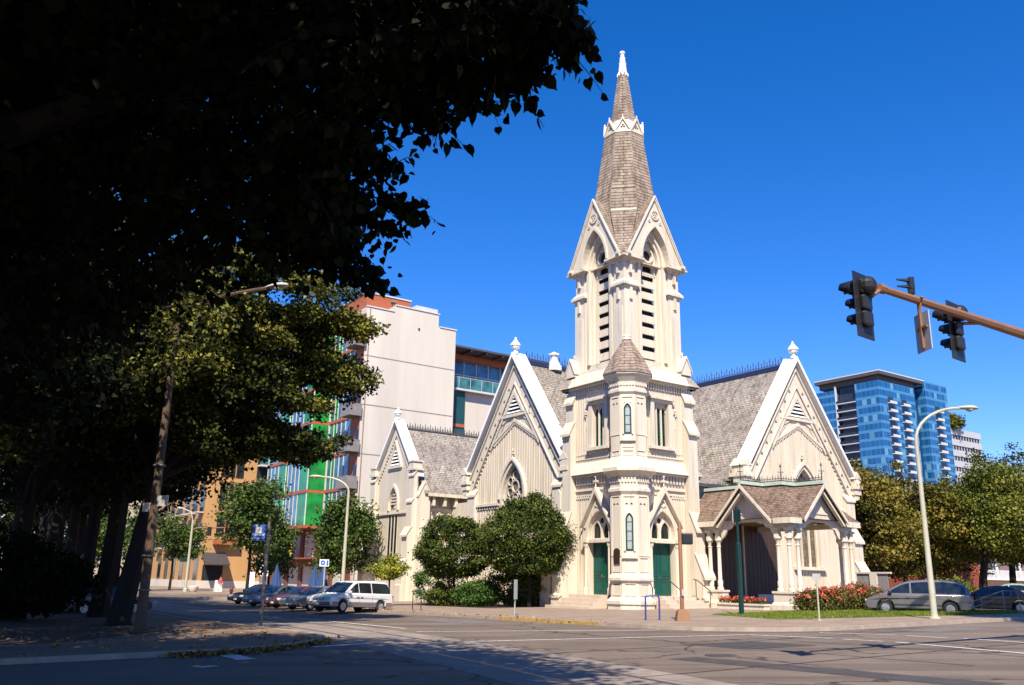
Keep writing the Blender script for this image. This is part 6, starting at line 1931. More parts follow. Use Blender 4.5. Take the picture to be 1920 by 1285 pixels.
# person by the far corner
def person(p, label, shirt, trousers, rz=0):
    vs = [(0, 0, .92), (0, 0, 1.15), (0, 0, 1.40), (0, 0, 1.52), (0, .01, 1.62), (0, .0, 1.74), (.1, 0, .86), (.12, .03, .48), (.13, 0, .07), (.13, -.12, .03), (-.1, 0, .86), (-.13, -.1, .48), (-.14, .05, .07), (-.14, -.08, .03),
          (.19, 0, 1.4), (.25, .03, 1.13), (.24, -.12, .92), (.24, -.16, .84), (-.19, 0, 1.4), (-.26, .04, 1.12), (-.25, -.08, .9), (-.25, -.11, .82)]
    es = [(0, 1), (1, 2), (2, 3), (3, 4), (4, 5), (0, 6), (6, 7), (7, 8), (8, 9), (0, 10), (10, 11), (11, 12), (12, 13), (2, 14), (14, 15), (15, 16), (16, 17), (2, 18), (18, 19), (19, 20), (20, 21)]
    rs = [.15, .14, .16, .06, .09, .08, .1, .07, .05, .04, .1, .07, .05, .04, .065, .05, .04, .035, .065, .05, .04, .035]
    me = bpy.data.meshes.new('person'); me.from_pydata(vs, es, [])
    o = bpy.data.objects.new('person', me); link(o)
    o.modifiers.new('skin', 'SKIN'); s2 = o.modifiers.new('sub', 'SUBSURF'); s2.levels = 1; s2.render_levels = 1
    for v, r in zip(me.skin_vertices[0].data, rs): v.radius = (r, r)
    me.skin_vertices[0].data[0].use_root = True
    dg = bpy.context.evaluated_depsgraph_get(); m2 = bpy.data.meshes.new_from_object(o.evaluated_get(dg))
    o.modifiers.clear(); o.data = m2
    m2.materials.clear()
    for m in (plain('skin_tone', (.42, .25, .17), .6, .1, 3), shirt, trousers): m2.materials.append(m)
    for f in m2.polygons:
        z, x = f.center.z, abs(f.center.x)
        f.material_index = 2 if z < .92 and x < .21 and z > .08 else (1 if .85 < z < 1.5 and not (z < 1.1 and x > .21) else 0)
        if z <= .08: f.material_index = 2
    m2.shade_smooth()
    o.location = p; o.rotation_euler = (0, 0, rz); tag(o, label, 'person')
    mb = MB(); mb.lathe(0, .015, [(.095, 1.66), (.105, 1.74), (.08, 1.82), (.02, 1.85)], 10); mb.build('hair', plain('dark_hair', (.03, .02, .015), .8, .2, 8), o, smooth=True)
    return o
p = at(413, 1097, 106)
person((p[0], p[1], gz(p[0]) + .12), 'person in a red top and pale trousers on the far corner pavement', plain('red_shirt', (.45, .06, .06), .8, .1, 5), plain('pale_trousers', (.5, .45, .38), .8, .1, 5), R(30))
p = at(363, 1096, 104)
pl = empty('round_planter', (p[0], p[1], gz(p[0]) + .12)); tag(pl, 'round pale stone planter by the far signal pole', 'planter')
mb = MB(); mb.lathe(0, 0, [(.35, 0), (.55, .25), (.6, .6), (.55, .65), (.5, .6), (.1, .6)], 12); mb.build('bowl', MAT['concrete'], pl, smooth=True)

# furled cafe umbrellas, oval sign
MAT['umbrella'] = plain('blue_umbrella_cloth', (.025, .06, .17), .85, .2, 3)
for i, (px, lab) in enumerate(((516, 'left-hand furled blue cafe umbrella under the canopy'), (588, 'tall furled blue cafe umbrella between the red car and the oval sign'), (604, 'small furled blue cafe umbrella beside the oval sign'))):
    p = at(px, 1105, 72 - i * 2)
    e = empty('cafe_umbrella', (p[0], p[1], gz(p[0]) + .12)); tag(e, lab, 'umbrella', 'furled cafe umbrellas')
    mb = MB(); mb.lathe(0, 0, [(.03, 0), (.03, 2.75)], 6); mb.build('pole', MAT['steel'], e)
    mb = MB(); vs = []
    prof_ = [(.04, 2.8), (.16, 2.2), (.3, 1.5), (.42, 1.0)]
    n = 16
    vs = [(r * (1 + .25 * (k % 2)) * math.cos(2 * PI * k / n), r * (1 + .25 * (k % 2)) * math.sin(2 * PI * k / n), z) for r, z in prof_ for k in range(n)]
    mb.add(vs, [(j * n + k, j * n + (k + 1) % n, (j + 1) * n + (k + 1) % n, (j + 1) * n + k) for j in range(3) for k in range(n)]); mb.build('canopy', MAT['umbrella'], e)
    mb = MB(); mb.lathe(0, 0, [(.3, 0), (.3, .08), (.05, .1)], 10); mb.build('base', MAT['iron'], e)
p = at(607, 1056, 66.5)
e = empty('parking_sign', (p[0], p[1], gz(p[0]) + .12), R(12)); tag(e, 'white panel with a tilted blue oval emblem on a pole', 'sign')
zz = p[2] - e.location.z
mb = MB(); mb.lathe(.1, 0, [(.06, 0), (.06, zz - .3)], 8); mb.build('pole', MAT['steel'], e)
mb = MB(); mb.box(-.30, .38, -.05, .05, zz - .24, zz + .26); pn = mb.build('panel', MAT['signwhite'], e)
mb = MB(); mb.ext([(-.06 + .17 * math.cos(a) * .9 - .07 * math.sin(a), zz + .02 + .17 * math.sin(a) + .07 * math.cos(a)) for a in np.linspace(0, 2 * PI, 20)[:-1]], -.062, -.051, 1, [circ(-.06, zz + .02, .06, 12)]); mb.build('emblem', MAT['signblue'], pn)
mb = MB(); mb.box(.2, .33, -.06, -.051, zz - .18, zz + .2); mb.build('side_band', MAT['signblue'], pn)
p = at(471, 1103, 76)
e = empty('notice_sign', (p[0], p[1], gz(p[0]) + .12), R(15)); tag(e, 'small white sign on a short post near the far tree', 'sign')
mb = MB(); mb.box(-.03, .03, -.03, .03, 0, 1.1); mb.build('post', MAT['steel'], e)
mb = MB(); mb.box(-.2, .2, -.05, -.031, 1.0, 2.2); mb.build('panel', MAT['signwhite'], e)

# flower box between the porch pedestals
fb = empty('flower_box', W(4.75, -4.3, 0), GRID); tag(fb, 'cream painted flower box of red flowers between the porch pedestals', 'planter')
mb = MB(); mb.box(-.4, .1, -1.85, 1.55, .1, .62); mb.box(-.46, .16, -1.9, 1.6, .623, .72); mb.box(-.42, .12, -.2, -.1, .12, .6); mb.build('box', MAT['paint2'], fb)

# ================================================================== TREES AND PLANTS
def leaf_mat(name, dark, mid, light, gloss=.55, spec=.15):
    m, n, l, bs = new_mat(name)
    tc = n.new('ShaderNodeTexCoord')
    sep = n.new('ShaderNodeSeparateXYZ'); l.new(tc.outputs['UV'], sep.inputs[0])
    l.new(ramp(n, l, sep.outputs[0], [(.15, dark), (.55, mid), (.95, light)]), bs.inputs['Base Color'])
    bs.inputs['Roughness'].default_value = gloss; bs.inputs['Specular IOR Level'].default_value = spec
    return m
L_NEAR = leaf_mat('deep_shade_leaf', (.004, .006, .002), (.007, .010, .003), (.012, .016, .004), .8, .08)  # leaf colour blackened to stand for deep canopy shade
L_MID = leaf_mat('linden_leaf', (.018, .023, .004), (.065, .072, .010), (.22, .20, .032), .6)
L_DARK = leaf_mat('shaded_linden_leaf', (.008, .012, .003), (.016, .021, .005), (.03, .034, .008), .7, .1)  # linden leaf again, with the shade of the row put into its colour
L_BUSH = leaf_mat('camellia_leaf', (.016, .030, .005), (.045, .066, .009), (.13, .155, .02), .5, .2)
L_RIGHT = leaf_mat('maple_leaf', (.045, .046, .008), (.12, .108, .017), (.25, .18, .028), .5)
L_RIGHT2 = leaf_mat('plane_leaf', (.036, .048, .007), (.10, .112, .014), (.20, .20, .026), .5)
L_STREET = leaf_mat('street_tree_leaf', (.03, .055, .012), (.06, .095, .018), (.11, .15, .03), .5)
L_YEL = leaf_mat('golden_shrub_leaf', (.12, .14, .015), (.22, .24, .03), (.36, .34, .05), .5)
L_HEDGE = leaf_mat('hedge_leaf', (.03, .06, .012), (.06, .12, .02), (.10, .18, .03), .5)
L_ROSE = leaf_mat('rose_leaf', (.05, .055, .015), (.09, .09, .02), (.15, .10, .03), .5)
L_FLOWER = leaf_mat('red_petal', (.35, .03, .03), (.55, .07, .05), (.6, .18, .10), .6)
L_LITTER = leaf_mat('fallen_leaf', (.16, .07, .02), (.32, .15, .035), (.42, .24, .07), .8)
L_GRASS = leaf_mat('grass_blade', (.07, .105, .012), (.125, .16, .02), (.20, .22, .03), .7)

DIAMOND = np.array([[0, 0, 0], [-.42, .45, .10], [0, 1, 0], [.42, .45, .10]])
HEART = np.array([[0, .04, 0], [-.30, -.02, .05], [-.47, .28, .09], [-.36, .62, .07], [-.10, .90, 0], [0, 1.12, -.03], [.10, .90, 0], [.36, .62, .07], [.47, .28, .09], [.30, -.02, .05]])

def leaves(name, pts, size, mat, parent=None, seed=0, shape=DIAMOND, dirs=None, up_bias=0.0, jitter=.35, shade=None):
    """one mesh of many real leaf blades at pts"""
    rs = np.random.RandomState(seed)
    N, K = len(pts), len(shape)
    if dirs is None:
        t = rs.normal(size=(N, 3))
    else: t = dirs + rs.normal(size=(N, 3)) * .35
    t /= np.linalg.norm(t, axis=1)[:, None] + 1e-9
    n = rs.normal(size=(N, 3)); n[:, 2] += up_bias
    n -= (n * t).sum(1)[:, None] * t; n /= np.linalg.norm(n, axis=1)[:, None] + 1e-9
    s = np.cross(t, n)
    sz = size * (1 + jitter * rs.uniform(-1, 1, N))
    V = pts[:, None, :] + sz[:, None, None] * (shape[None, :, 0:1] * s[:, None, :] + shape[None, :, 1:2] * t[:, None, :] + shape[None, :, 2:3] * n[:, None, :])
    me = bpy.data.meshes.new(name)
    me.vertices.add(N * K); me.vertices.foreach_set('co', V.reshape(-1).astype(np.float32))
    me.loops.add(N * K); me.loops.foreach_set('vertex_index', np.arange(N * K, dtype=np.int32))
    me.polygons.add(N); me.polygons.foreach_set('loop_start', (np.arange(N) * K).astype(np.int32)); me.polygons.foreach_set('loop_total', np.full(N, K, np.int32))
    uv = me.uv_layers.new(name='UVMap')
    r = rs.uniform(0, 1, N) if shade is None else np.clip(shade + rs.normal(size=N) * .15, 0, 1)
    uvd = np.zeros((N * K, 2)); uvd[:, 0] = np.repeat(r, K); uvd[:, 1] = np.repeat(rs.uniform(0, 1, N), K)
    uv.data.foreach_set('uv', uvd.ravel().astype(np.float32))
    me.update(calc_edges=True)
    me.materials.append(mat)
    o = bpy.data.objects.new(name, me)
    return link(o, parent)

def crown_pts(center, radii, n_clump, per, clump_r, seed, shell=.55, flat=.6, zcut=None, lobes=0, spray=None):
    """leaf positions: clumps over the crown; with lobes, clumps gather on separate boughs that leave gaps"""
    rs = np.random.RandomState(seed)
    R_ = np.array(radii)
    if lobes:
        ld = rs.normal(size=(lobes, 3)); ld /= np.linalg.norm(ld, axis=1)[:, None]
        lr = rs.uniform(.26, .46, lobes); lc = ld * (rs.uniform(.45, .78, lobes) + .12)[:, None]
        if spray: lr = rs.uniform(spray[0], spray[1], lobes); lc = ld * (rs.uniform(.12, 1, lobes) ** .45 * .88)[:, None]
        which = rs.randint(0, lobes, n_clump)
        d = rs.normal(size=(n_clump, 3)); d /= np.linalg.norm(d, axis=1)[:, None]
        c = lc[which] + d * (lr[which] * (.55 + .5 * rs.uniform(0, 1, n_clump)))[:, None] * np.array([1, 1, spray[2] if spray else 1.0])
        core = rs.uniform(0, 1, n_clump) < (.12 if not spray else .05)
        c[core] *= .5
        tone = np.clip(rs.uniform(.2, .75, lobes)[which] + rs.normal(size=n_clump) * .12, .05, .95)
    else:
        d = rs.normal(size=(n_clump, 3)); d /= np.linalg.norm(d, axis=1)[:, None]
        r = shell + (1 - shell) * rs.uniform(0, 1, n_clump) ** .6
        lump = 1 + .10 * np.sin(d[:, 0] * 5 + seed) * np.cos(d[:, 1] * 4 + 2 * seed) + .07 * np.sin(d[:, 2] * 7 + seed)
        c = d * (r * lump)[:, None]
        tone = rs.uniform(.25, .75, n_clump)
    if zcut is not None: c[:, 2] = np.maximum(c[:, 2], zcut + rs.uniform(0, .12, n_clump))
    c = c * R_[None, :]
    cl = np.repeat(c, per, axis=0)
    off = rs.normal(size=cl.shape) * clump_r * np.array([1, 1, flat])
    return cl + off + np.array(center), c + np.array(center), np.repeat(tone, per)

def limbs(mb, base, fork, tips, r0, seed, n=8):
    rs = random.Random(seed)
    base, fork = Vector(base), Vector(fork)
    mb.tube([base + Vector((0, 0, -.3)), base + Vector((0, 0, .25)), base.lerp(fork, .5) + Vector((rs.uniform(-.1, .1), rs.uniform(-.1, .1), 0)) * r0 * 3, fork], [r0 * 1.5, r0 * 1.1, r0 * .9, r0 * .75], n)
    for t in tips:
        t = Vector(t); m = fork.lerp(t, .45) + Vector((rs.uniform(-.4, .4), rs.uniform(-.4, .4), rs.uniform(0, .5))) * r0 * 2.5
        mb.tube([fork + Vector((0, 0, -.1)), m, t], [r0 * .5, r0 * .3, r0 * .07], 6)

def tree(name, base, cz, radii, trunk_r, mat, label, cat='tree', group=None, seed=1, clumps=220, per=60, clump_r=.5, leaf=.2, off=(0, 0), zcut=None, fork=.35, shell=.5, bark='bark', shape=DIAMOND, ntips=9, lobes=26, spray=None):
    e = empty(name, base); tag(e, label, cat, group)
    c = (off[0], off[1], cz)
    pts, cl, shd = crown_pts(c, radii, clumps, per, clump_r, seed, shell, zcut=zcut, lobes=lobes, spray=spray)
    leaves('crown', pts, leaf, mat, e, seed, up_bias=.7, shade=shd, shape=shape)
    mb = MB()
    rs = random.Random(seed)
    tips = [tuple(cl[rs.randrange(len(cl))]) for _ in range(ntips)]
    limbs(mb, (0, 0, 0), (off[0] * .25, off[1] * .25, max(.5, (cz - radii[2]) + fork * radii[2])), tips, trunk_r, seed)
    mb.build('trunk', MAT[bark], e, smooth=True)
    return e

# ---- round trees, hedge and shrubs before the left gable
def px_tree(px, py_base, D, zoff=.1): 
    p = at(px, py_base, D); return (p[0], p[1], gz(p[0]) + zoff)
bx = px_tree(850, 1138, 60.5)
tree('round_tree', bx, 3.6, (2.4, 2.2, 2.15), .09, L_BUSH, 'clipped round broadleaf tree left of the larger one by the church', 'tree', 'clipped round trees', 3, 420, 85, .2, .125, (-.1, 0), -.75, .3, .8, ntips=12, lobes=0)
bx = px_tree(992, 1143, 56.5)
tree('round_tree', bx, 4.15, (2.72, 2.5, 2.4), .10, L_BUSH, 'larger clipped round broadleaf tree nearest the tower steps', 'tree', 'clipped round trees', 7, 540, 85, .22, .125, (-.1, 0), -.8, .3, .8, ntips=14, lobes=0)
# extra stems of the multi-stemmed trees are limbs of the same trunks
def shrub(name, c, radii, mat, label, n=60, per=60, cr_=.18, leaf=.11, seed=1, cat='shrub', group=None, stems=True, zcut=-.6):
    e = empty(name, c); tag(e, label, cat, group)
    pts, cl, shd = crown_pts((0, 0, radii[2] * .85), radii, n, per, cr_, seed, .6, zcut=zcut)
    pts[:, 2] = np.maximum(pts[:, 2], .04)
    leaves('foliage', pts, leaf, mat, e, seed, up_bias=.6, shade=shd)
    if stems:
        mb = MB(); rs = random.Random(seed)
        for k in range(6):
            t = cl[rs.randrange(len(cl))]; mb.tube([(rs.uniform(-.15, .15), rs.uniform(-.15, .15), -.1), (t[0] * .5, t[1] * .5, t[2] * .5), tuple(t)], [.035, .025, .01], 5)
        mb.build('stem', MAT['bark'], e)
    return e
p = px_tree(893, 1141, 58.2); shrub('hedge', p, (1.35, 1.0, .9), L_HEDGE, 'bright green clipped hedge under the left round tree', 120, 70, .16, .11, 4, 'hedge')
p = px_tree(978, 1143, 58.6); shrub('hedge', p, (2.9, 1.1, 1.25), L_BUSH, 'dark hedge in the shade beneath the larger round tree', 230, 65, .2, .12, 5, 'hedge')
p = px_tree(832, 1136, 60.5); shrub('shrub', p, (1.3, .9, .75), L_BUSH, 'low dark shrub beside the side steps railing', 60, 60, .18, .11, 6)
p = px_tree(838, 1125, 62); shrub('shrub', p, (.9, .8, 1.05), leaf_mat('russet_leaf', (.12, .09, .02), (.22, .15, .03), (.3, .2, .05)), 'russet leaved shrub above the low dark shrub', 50, 50, .16, .1, 8)
e = tree('small_tree', px_tree(728, 1132, 61), 2.35, (1.25, 1.1, .8), .07, L_YEL, 'small golden leaved tree behind the white minivan', 'tree', None, 9, 90, 60, .18, .13, (0, 0), -.5, .2)
p = px_tree(806, 1128, 66); shrub('shrub', p, (1.1, .9, 1.5), L_HEDGE, 'green climbing shrub on the corner of the small wing', 60, 60, .2, .12, 11)

# ---- street tree beside the wing (left of it) and others up the street
tree('street_tree', px_tree(640, 1120, 78), 4.9, (2.5, 2.6, 3.2), .18, L_STREET, 'dense dark green street tree left of the small wing', 'tree', 'street trees up the left street', 21, 240, 55, .5, .26, (0, 0), -.7)
tree('street_tree', px_tree(462, 1112, 84), 7.6, (2.9, 2.9, 4.2), .16, L_STREET, 'slim upright street tree in front of the ochre building', 'tree', 'street trees up the left street', 22, 200, 50, .45, .26, (0, 0), -.75)
tree('street_tree', px_tree(318, 1100, 112), 6.0, (3.6, 3.5, 2.9), .16, L_STREET, 'small street tree behind the utility pole', 'tree', 'street trees up the left street', 23, 160, 45, .45, .28, (0, 0), -.6)
for i, (px, D, h, lab) in enumerate(((205, 100, 6.5, 'street tree glimpsed between the two right-hand trunks'), (135, 95, 5.5, 'street tree glimpsed between the middle trunks'), (160, 125, 7.0, 'distant street tree low between the left trunks'), (60, 90, 6.5, 'shaded street tree at the far left between trunks'))):
    tree('street_tree', px_tree(px, 1100, D), h, (4, 4, 3.6), .2, L_STREET, lab, 'tree', 'street trees up the left street', 30 + i, 130, 40, .55, .32)

# ---- right-hand trees
tree('maple_tree', px_tree(1700, 1110, 74), 6.0, (4.6, 4.4, 5.0), .25, L_RIGHT, 'bronze green broad maple right behind the silver minivan', 'tree', None, 41, 560, 70, .38, .2, (0, 0), -.8)
tree('maple_tree', px_tree(1648, 1105, 68), 6.2, (3.1, 3.3, 4.0), .2, L_RIGHT, 'bronze green maple against the right church wall', 'tree', None, 42, 380, 65, .34, .2, (0, 0), -.85)
tree('street_tree', px_tree(1843, 1112, 72), 6.7, (4.6, 4.4, 5.0), .34, L_RIGHT2, 'tall green street tree with a thick dark trunk at the right edge', 'tree', None, 43, 560, 70, .38, .2, (2.2, 0), -.75)
tree('street_tree', px_tree(1900, 1110, 78), 7.2, (4.3, 4.4, 5.4), .3, L_RIGHT2, 'rounded green tree cut by the right edge of the view', 'tree', None, 44, 460, 65, .38, .2, (1, 0), -.75)
tree('maple_tree', px_tree(1775, 1108, 86), 6.2, (4.6, 4.6, 5.0), .28, L_RIGHT, 'bronze green maple in front of the brick building', 'tree', None, 45, 420, 60, .4, .22, (0, 0), -.8)
p = BU(1787, 800, 320); q = at(1785, 806, 404)
e = empty('roof_tree', (q[0], q[1], q[2] - .5)); tag(e, 'small tree growing on the office block roof terrace', 'tree')
pts, cl, shd = crown_pts((0, 0, 4), (6, 4, 4), 60, 40, .8, 3, .4); leaves('crown', pts, .9, L_RIGHT2, e, 3, shade=shd); mb = MB(); mb.tube([(0, 0, -1), (0, 0, 3)], [.3, .15], 6); mb.build('trunk', MAT['bark'], e)
p = at(1790, 1118, 60)
shrub('hedge', (p[0], p[1], gz(p[0]) + .1), (3.0, .8, .9), L_RIGHT2, 'low green hedge between the minivan and the black sedan', 80, 50, .2, .14, 14, 'hedge')

# ---- rose bushes, flowers, lawn
for i, (u, v, s, lab) in enumerate(((4.7, -9.0, .76, 'rose bush with red blooms nearest the porch pedestal'), (5.95, -9.1, .82, 'second rose bush from the porch, full of coral blooms'), (7.2, -9.0, .84, 'middle rose bush with scattered red blooms'), (8.45, -8.9, .82, 'rose bush with salmon blooms left of the tallest'), (9.7, -8.7, 1.0, 'tallest rose bush, beside the silver minivan nose'))):
    x, y, z = W(u, v)
    e = shrub('rose_bush', (x, y, z + .1), (1.0 * s, .85 * s, .74 * s), L_ROSE, lab, 70, 60, .18, .09, 50 + i, 'rose bush', 'rose bushes in the bed', True, -.9)
    rs = np.random.RandomState(80 + i)
    n = 30; d = rs.normal(size=(n, 3)); d[:, 2] = abs(d[:, 2]) + .1; d /= np.linalg.norm(d, axis=1)[:, None]
    c = d * np.array([1.08 * s, .95 * s, .84 * s]) + np.array([0, 0, .66 * s])
    c = np.repeat(c, 9, 0) + rs.normal(size=(n * 9, 3)) * .045
    leaves('blooms', c, .10, L_FLOWER, e, 60 + i, shade=np.repeat(rs.uniform(0, 1, n), 9))
rs = np.random.RandomState(3)
n = 900
c = np.stack([rs.uniform(-.38, .08, n), rs.uniform(-1.8, 1.5, n), .74 + rs.uniform(0, .3, n) * rs.uniform(.4, 1, n)], 1)
f_ = leaves('foliage', c, .09, L_BUSH, fb, 71)
c2 = c[:420].copy(); c2[:, 2] += .1; leaves('blooms', c2, .10, L_FLOWER, fb, 72)
# grass blades on the lawn, one countless thing
rs = np.random.RandomState(9)
P = []
quad = [(-3.0, -9.0), (-4.6, -14.2), (7.5, -17.0), (12.5, -17.0), (12.5, -8.2)]
def inside(u, v):
    c = False; n = len(quad)
    for i in range(n):
        a, b = quad[i], quad[(i + 1) % n]
        if (a[1] > v) != (b[1] > v) and u < (b[0] - a[0]) * (v - a[1]) / (b[1] - a[1]) + a[0]: c = not c
    return c
while len(P) < 26000:
    u, v = rs.uniform(-4.6, 12.5), rs.uniform(-17, -8)
    if inside(u, v):
        x, y, z = W(u, v); P.append((x, y, z + .135))
P = np.array(P)
d = np.tile(np.array([[0, 0, 1.0]]), (len(P), 1))
BLADE = np.array([[-.12, 0, 0], [-.08, .6, .05], [0, 1, .15], [.08, .6, .05], [.12, 0, 0]])
o = leaves('grass', P, .085, L_GRASS, None, 5, BLADE, d); tag(o, 'mown green grass on the lawn before the porch', 'grass', kind='stuff')
# leaf litter along the near kerb and pavement
rs = np.random.RandomState(12)
P = []
line = [(-29.8, -16.5), (-27.6, -16.1), (-25.9, -14.8), (-24.7, -13.0)]
for _ in range(1900):
    k = rs.randint(0, 3); t = rs.uniform(); a, b = line[k], line[k + 1]
    u = a[0] + (b[0] - a[0]) * t + rs.normal() * .25; v = a[1] + (b[1] - a[1]) * t + rs.normal() * .22 - .2
    x, y, z = W(u, v); P.append((x, y, z + .03 + rs.uniform(0, .05)))
for _ in range(900):
    u, v = rs.uniform(-46, -25), rs.uniform(-16, -4)
    x, y, z = W(u, v); P.append((x, y, z + .145))
for _ in range(120):
    x, y, z = W(KU + rs.normal() * .35, rs.uniform(-12, 12)); P.append((x, y, z + .16))
o = leaves('fallen_leaves', np.array(P), .085, L_LITTER, None, 8, HEART, up_bias=6.0); tag(o, 'dry orange fallen leaves drifted along the near kerb', 'leaves', kind='stuff')

# ---- the row of big lindens along the park side
def big_linden(px, D, label, crown, cz, off, seed, mat=L_MID, clumps=420, per=70, leaf=.17, r=.42, cr_=.42, zcut=-.8, lobes=26, spray=None):
    p = at(px, 1140, D); z = gz(p[0]) + .1
    return tree('linden_tree', (p[0], p[1], z), cz, crown, r, mat, label, 'tree', 'lindens along the park side', seed, clumps, per, cr_, leaf, off, zcut, .2, .45, shape=DIAMOND, ntips=16, lobes=lobes, spray=spray)
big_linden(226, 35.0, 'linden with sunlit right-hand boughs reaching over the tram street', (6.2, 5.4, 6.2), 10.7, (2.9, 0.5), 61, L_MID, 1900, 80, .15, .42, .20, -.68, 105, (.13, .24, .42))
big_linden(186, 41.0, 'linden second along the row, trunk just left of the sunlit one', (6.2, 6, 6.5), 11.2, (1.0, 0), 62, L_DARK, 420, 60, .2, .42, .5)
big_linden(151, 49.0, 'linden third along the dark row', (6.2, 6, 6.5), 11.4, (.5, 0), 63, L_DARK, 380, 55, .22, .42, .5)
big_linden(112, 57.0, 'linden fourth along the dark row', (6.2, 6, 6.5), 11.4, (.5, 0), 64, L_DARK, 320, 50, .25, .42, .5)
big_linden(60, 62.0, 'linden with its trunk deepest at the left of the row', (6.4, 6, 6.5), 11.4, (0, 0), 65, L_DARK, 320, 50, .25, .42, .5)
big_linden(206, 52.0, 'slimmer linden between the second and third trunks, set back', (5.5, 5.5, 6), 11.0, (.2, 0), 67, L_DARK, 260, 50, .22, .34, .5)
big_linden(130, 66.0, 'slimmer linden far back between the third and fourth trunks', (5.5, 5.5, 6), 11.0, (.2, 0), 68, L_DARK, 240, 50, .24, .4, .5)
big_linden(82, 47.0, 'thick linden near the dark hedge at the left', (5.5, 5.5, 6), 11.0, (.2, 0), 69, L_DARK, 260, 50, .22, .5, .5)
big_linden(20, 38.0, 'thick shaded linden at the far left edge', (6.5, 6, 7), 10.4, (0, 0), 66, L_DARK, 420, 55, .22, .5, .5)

# ---- near tree: trunk out of view to the left, boughs hanging over the pavement
NT = empty('linden_tree', (-9.5, 9.5, -.1)); tag(NT, 'nearest linden, its dark boughs hanging across the top left of the view', 'tree', 'lindens along the park side')
b0 = np.array([-9.5, 9.5, -.1])
rs = np.random.RandomState(77)
twP, twD, mbN = [], [], MB()
def twig(a, b, n, spread=.12, droop=.25, r=.012):
    """a leafy twig from a to b (world), leaves hanging alternately"""
    a, b = np.array(a), np.array(b)
    for i in range(n):
        t = (i + rs.uniform(0, .8)) / n
        p = a + (b - a) * t; p[2] -= droop * t * t * .5
        p += rs.normal(size=3) * spread * .5
        dd = (b - a) / (np.linalg.norm(b - a) + 1e-6) * .5 + rs.normal(size=3) * .5 + np.array([0, 0, -.9])
        twP.append(p); twD.append(dd)
    m = (a + b) / 2; m[2] -= droop * .12; e = b.copy(); e[2] -= droop * .5
    mbN.tube([tuple(a - b0), tuple(m - b0), tuple(e - b0)], [r, r * .7, r * .3], 4)
# fringe boughs: from inside the crown out to their tips
FR_T = [((980, -40), (1140, 78), 5.6), ((900, 10), (1110, 98), 5.7), ((960, 60), (1090, 105), 5.8), ((1010, -60), (1120, 50), 5.5), ((860, 70), (1045, 135), 6.0), ((860, 110), (1025, 172), 6.1), ((800, 90), (965, 188), 6.3),
        ((760, 100), (905, 190), 6.4), ((740, 140), (878, 242), 6.7), ((700, 150), (860, 238), 6.8), ((680, 160), (745, 232), 7.0), ((620, 230), (795, 322), 7.3), ((600, 260), (760, 315), 7.5), ((560, 260), (735, 300), 7.6),
        ((640, 330), (835, 402), 7.9), ((600, 340), (790, 440), 8.0), ((560, 380), (735, 415), 8.1), ((600, 420), (745, 492), 8.4), ((560, 440), (772, 530), 8.6), ((540, 460), (735, 520), 8.7), ((520, 380), (700, 470), 8.5), ((700, 60), (930, 150), 6.2),
        ((640, 30), (820, 150), 6.5), ((560, 60), (760, 180), 6.8), ((880, -60), (1000, 60), 5.9), ((920, -80), (1070, 20), 5.7), ((840, -40), (960, 90), 5.9), ((500, 300), (690, 370), 7.9)]
for a, b, D in FR_T:
    a, b = (a[0] - 50, a[1]), (b[0] - 42, b[1] - 6)
    A = np.array(at(a[0], a[1], D + .9)); B = np.array(at(b[0], b[1], D))
    L = np.linalg.norm(B - A)
    twig(A, B, int(L * 84), .15, .12, .014)
    for k in range(int(L * 9)):
        t = rs.uniform(0, 1); s = A + (B - A) * t
        e_ = s + (B - A) / L * rs.uniform(.05, .22) + rs.normal(size=3) * .13
        twig(s, e_, 6, .06, .12, .006)
# body of the hanging foliage: twigs through a volume 6-16 m away
OUT = [(-400, -300), (960, -300), (985, 0), (920, 50), (850, 100), (780, 150), (680, 170), (630, 260), (650, 370), (610, 430), (480, 455), (360, 500), (230, 600), (-400, 700)]
def inpoly(x, y, P):
    c = False
    for i in range(len(P)):
        a, b = P[i], P[(i + 1) % len(P)]
        if (a[1] > y) != (b[1] > y) and x < (b[0] - a[0]) * (y - a[1]) / (b[1] - a[1]) + a[0]: c = not c
    return c
cnt = 0
while cnt < 4200:
    x, y = rs.uniform(-400, 1100), rs.uniform(-300, 700)
    if not inpoly(x, y, OUT): continue
    near = 5.2 + max(0, (850 - x)) / 420 + max(0, y) / 260
    D = near + rs.uniform(0, 1) ** 1.3 * 5.5
    s = np.array(at(x, y, D))
    if s[2] < 3.0: continue
    e_ = s + np.array([rs.normal() * .3 + .1, rs.normal() * .4, rs.normal() * .2 - .1])
    twig(s, e_, 19, .13, .25, .006); cnt += 1
leaves('hanging_leaves', np.array(twP) - b0, .09, L_NEAR, NT, 91, HEART, np.array(twD), jitter=.5)
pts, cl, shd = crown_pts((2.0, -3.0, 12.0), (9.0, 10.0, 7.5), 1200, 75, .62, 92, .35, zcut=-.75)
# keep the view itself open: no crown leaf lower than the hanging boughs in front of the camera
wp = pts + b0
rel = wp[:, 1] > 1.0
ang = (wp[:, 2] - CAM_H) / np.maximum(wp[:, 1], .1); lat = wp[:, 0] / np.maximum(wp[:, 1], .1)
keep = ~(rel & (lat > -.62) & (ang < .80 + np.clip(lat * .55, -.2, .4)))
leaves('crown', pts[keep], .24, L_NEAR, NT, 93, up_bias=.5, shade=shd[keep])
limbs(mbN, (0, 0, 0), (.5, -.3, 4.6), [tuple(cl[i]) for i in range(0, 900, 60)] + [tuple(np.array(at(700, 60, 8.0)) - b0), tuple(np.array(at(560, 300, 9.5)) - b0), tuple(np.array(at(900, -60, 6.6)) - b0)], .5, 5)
mbN.build('trunk', MAT['bark'], NT, smooth=True)
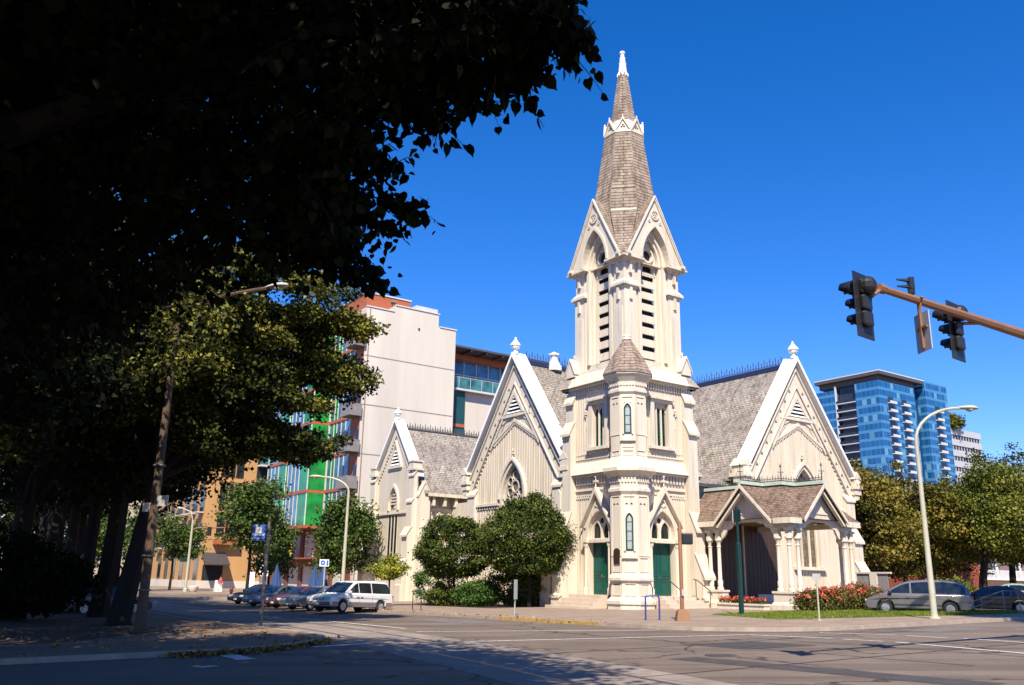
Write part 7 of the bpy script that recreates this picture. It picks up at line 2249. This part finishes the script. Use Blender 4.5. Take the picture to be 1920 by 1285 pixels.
# its neighbour further left, wholly in shade
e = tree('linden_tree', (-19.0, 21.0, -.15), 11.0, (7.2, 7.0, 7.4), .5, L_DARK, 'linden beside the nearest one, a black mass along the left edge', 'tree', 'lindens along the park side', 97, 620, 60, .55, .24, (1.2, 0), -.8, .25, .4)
for i, (x, y, lab) in enumerate(((-15.0, -1.0, 'unseen linden added behind the view to shade the near pavement'), (-24.0, 8.0, 'unseen linden added beyond the left edge to deepen the park shade'), (-7.0, -9.0, 'unseen linden added behind the viewpoint to block light'))):
    tree('linden_tree', (x, y, -.15), 11.0, (7.2, 7.0, 7.2), .5, L_NEAR, lab, 'tree', 'lindens along the park side', 110 + i, 420, 45, .6, .28, (0, 0), -.75, .25, .4)  # trees out of view, added to keep sky and sun off the foreground
p = (23.4, 22.0, gz(23) + .1)
tree('street_tree', p, 22.0, (4.0, 4.0, 6.0), .4, L_RIGHT2, 'unseen tall tree placed beyond the right edge to shade the black sedan', 'tree', None, 46, 380, 60, .45, .25, (0, 0), -.75)  # out of view, sited and raised so its shadow reaches the parked cars
tree('linden_tree', (-20.0, 26.5, -.15), 12.5, (7.0, 6.6, 9.0), .5, L_MID, 'tall linden just outside the left edge whose crown darkens the upper left', 'tree', 'lindens along the park side', 120, 900, 70, .4, .19, (0.4, 0), -.85, .25, .4)
# a low bough of the tall linden that hangs before the brown lamp post
LT = bpy.data.objects[[o.name for o in bpy.data.objects if o.get('label', '').startswith('tall linden just outside')][0]]
rs = np.random.RandomState(55); P = []
for _ in range(46):
    q = np.array(at(rs.uniform(255, 430), rs.uniform(500, 690), rs.uniform(24.5, 28.4)))
    P.append(q + rs.normal(size=(80, 3)) * np.array([.34, .34, .17]))
leaves('bough', np.concatenate(P) - np.array(LT.location), .15, L_MID, LT, 56, up_bias=.7)
mb = MB(); q0 = np.array(LT.location)
for (px, py, D) in ((400, 560, 26.5), (330, 640, 26.5), (300, 540, 26)):
    e_ = np.array(at(px, py, D)) - q0; mb.tube([(0.2, 0, 6.2), tuple(e_ * .5 + np.array([0, 0, 4.0])), tuple(e_)], [.14, .09, .03], 6)
mb.build('limb', MAT['bark'], LT, smooth=True)
tree('street_tree', px_tree(12, 1100, 84), 6.4, (4.5, 4, 4.2), .2, L_DARK, 'dark street tree closing the gap at the far left edge', 'tree', 'street trees up the left street', 131, 200, 50, .5, .3)
p = at(35, 1135, 37)
shrub('hedge', (p[0] - 1.5, p[1], -.15), (4.2, 1.6, 1.8), L_NEAR, 'hedge of shade-blackened leaves low at the far left edge', 220, 60, .3, .2, 121, 'hedge')  # shade here comes from the near-black leaf colour
tree('street_tree', px_tree(502, 1106, 92), 4.6, (2.4, 2.4, 3.4), .14, L_STREET, 'street tree filling the gap between ochre and apartment buildings', 'tree', 'street trees up the left street', 130, 140, 45, .45, .26, (0, 0), -.8)
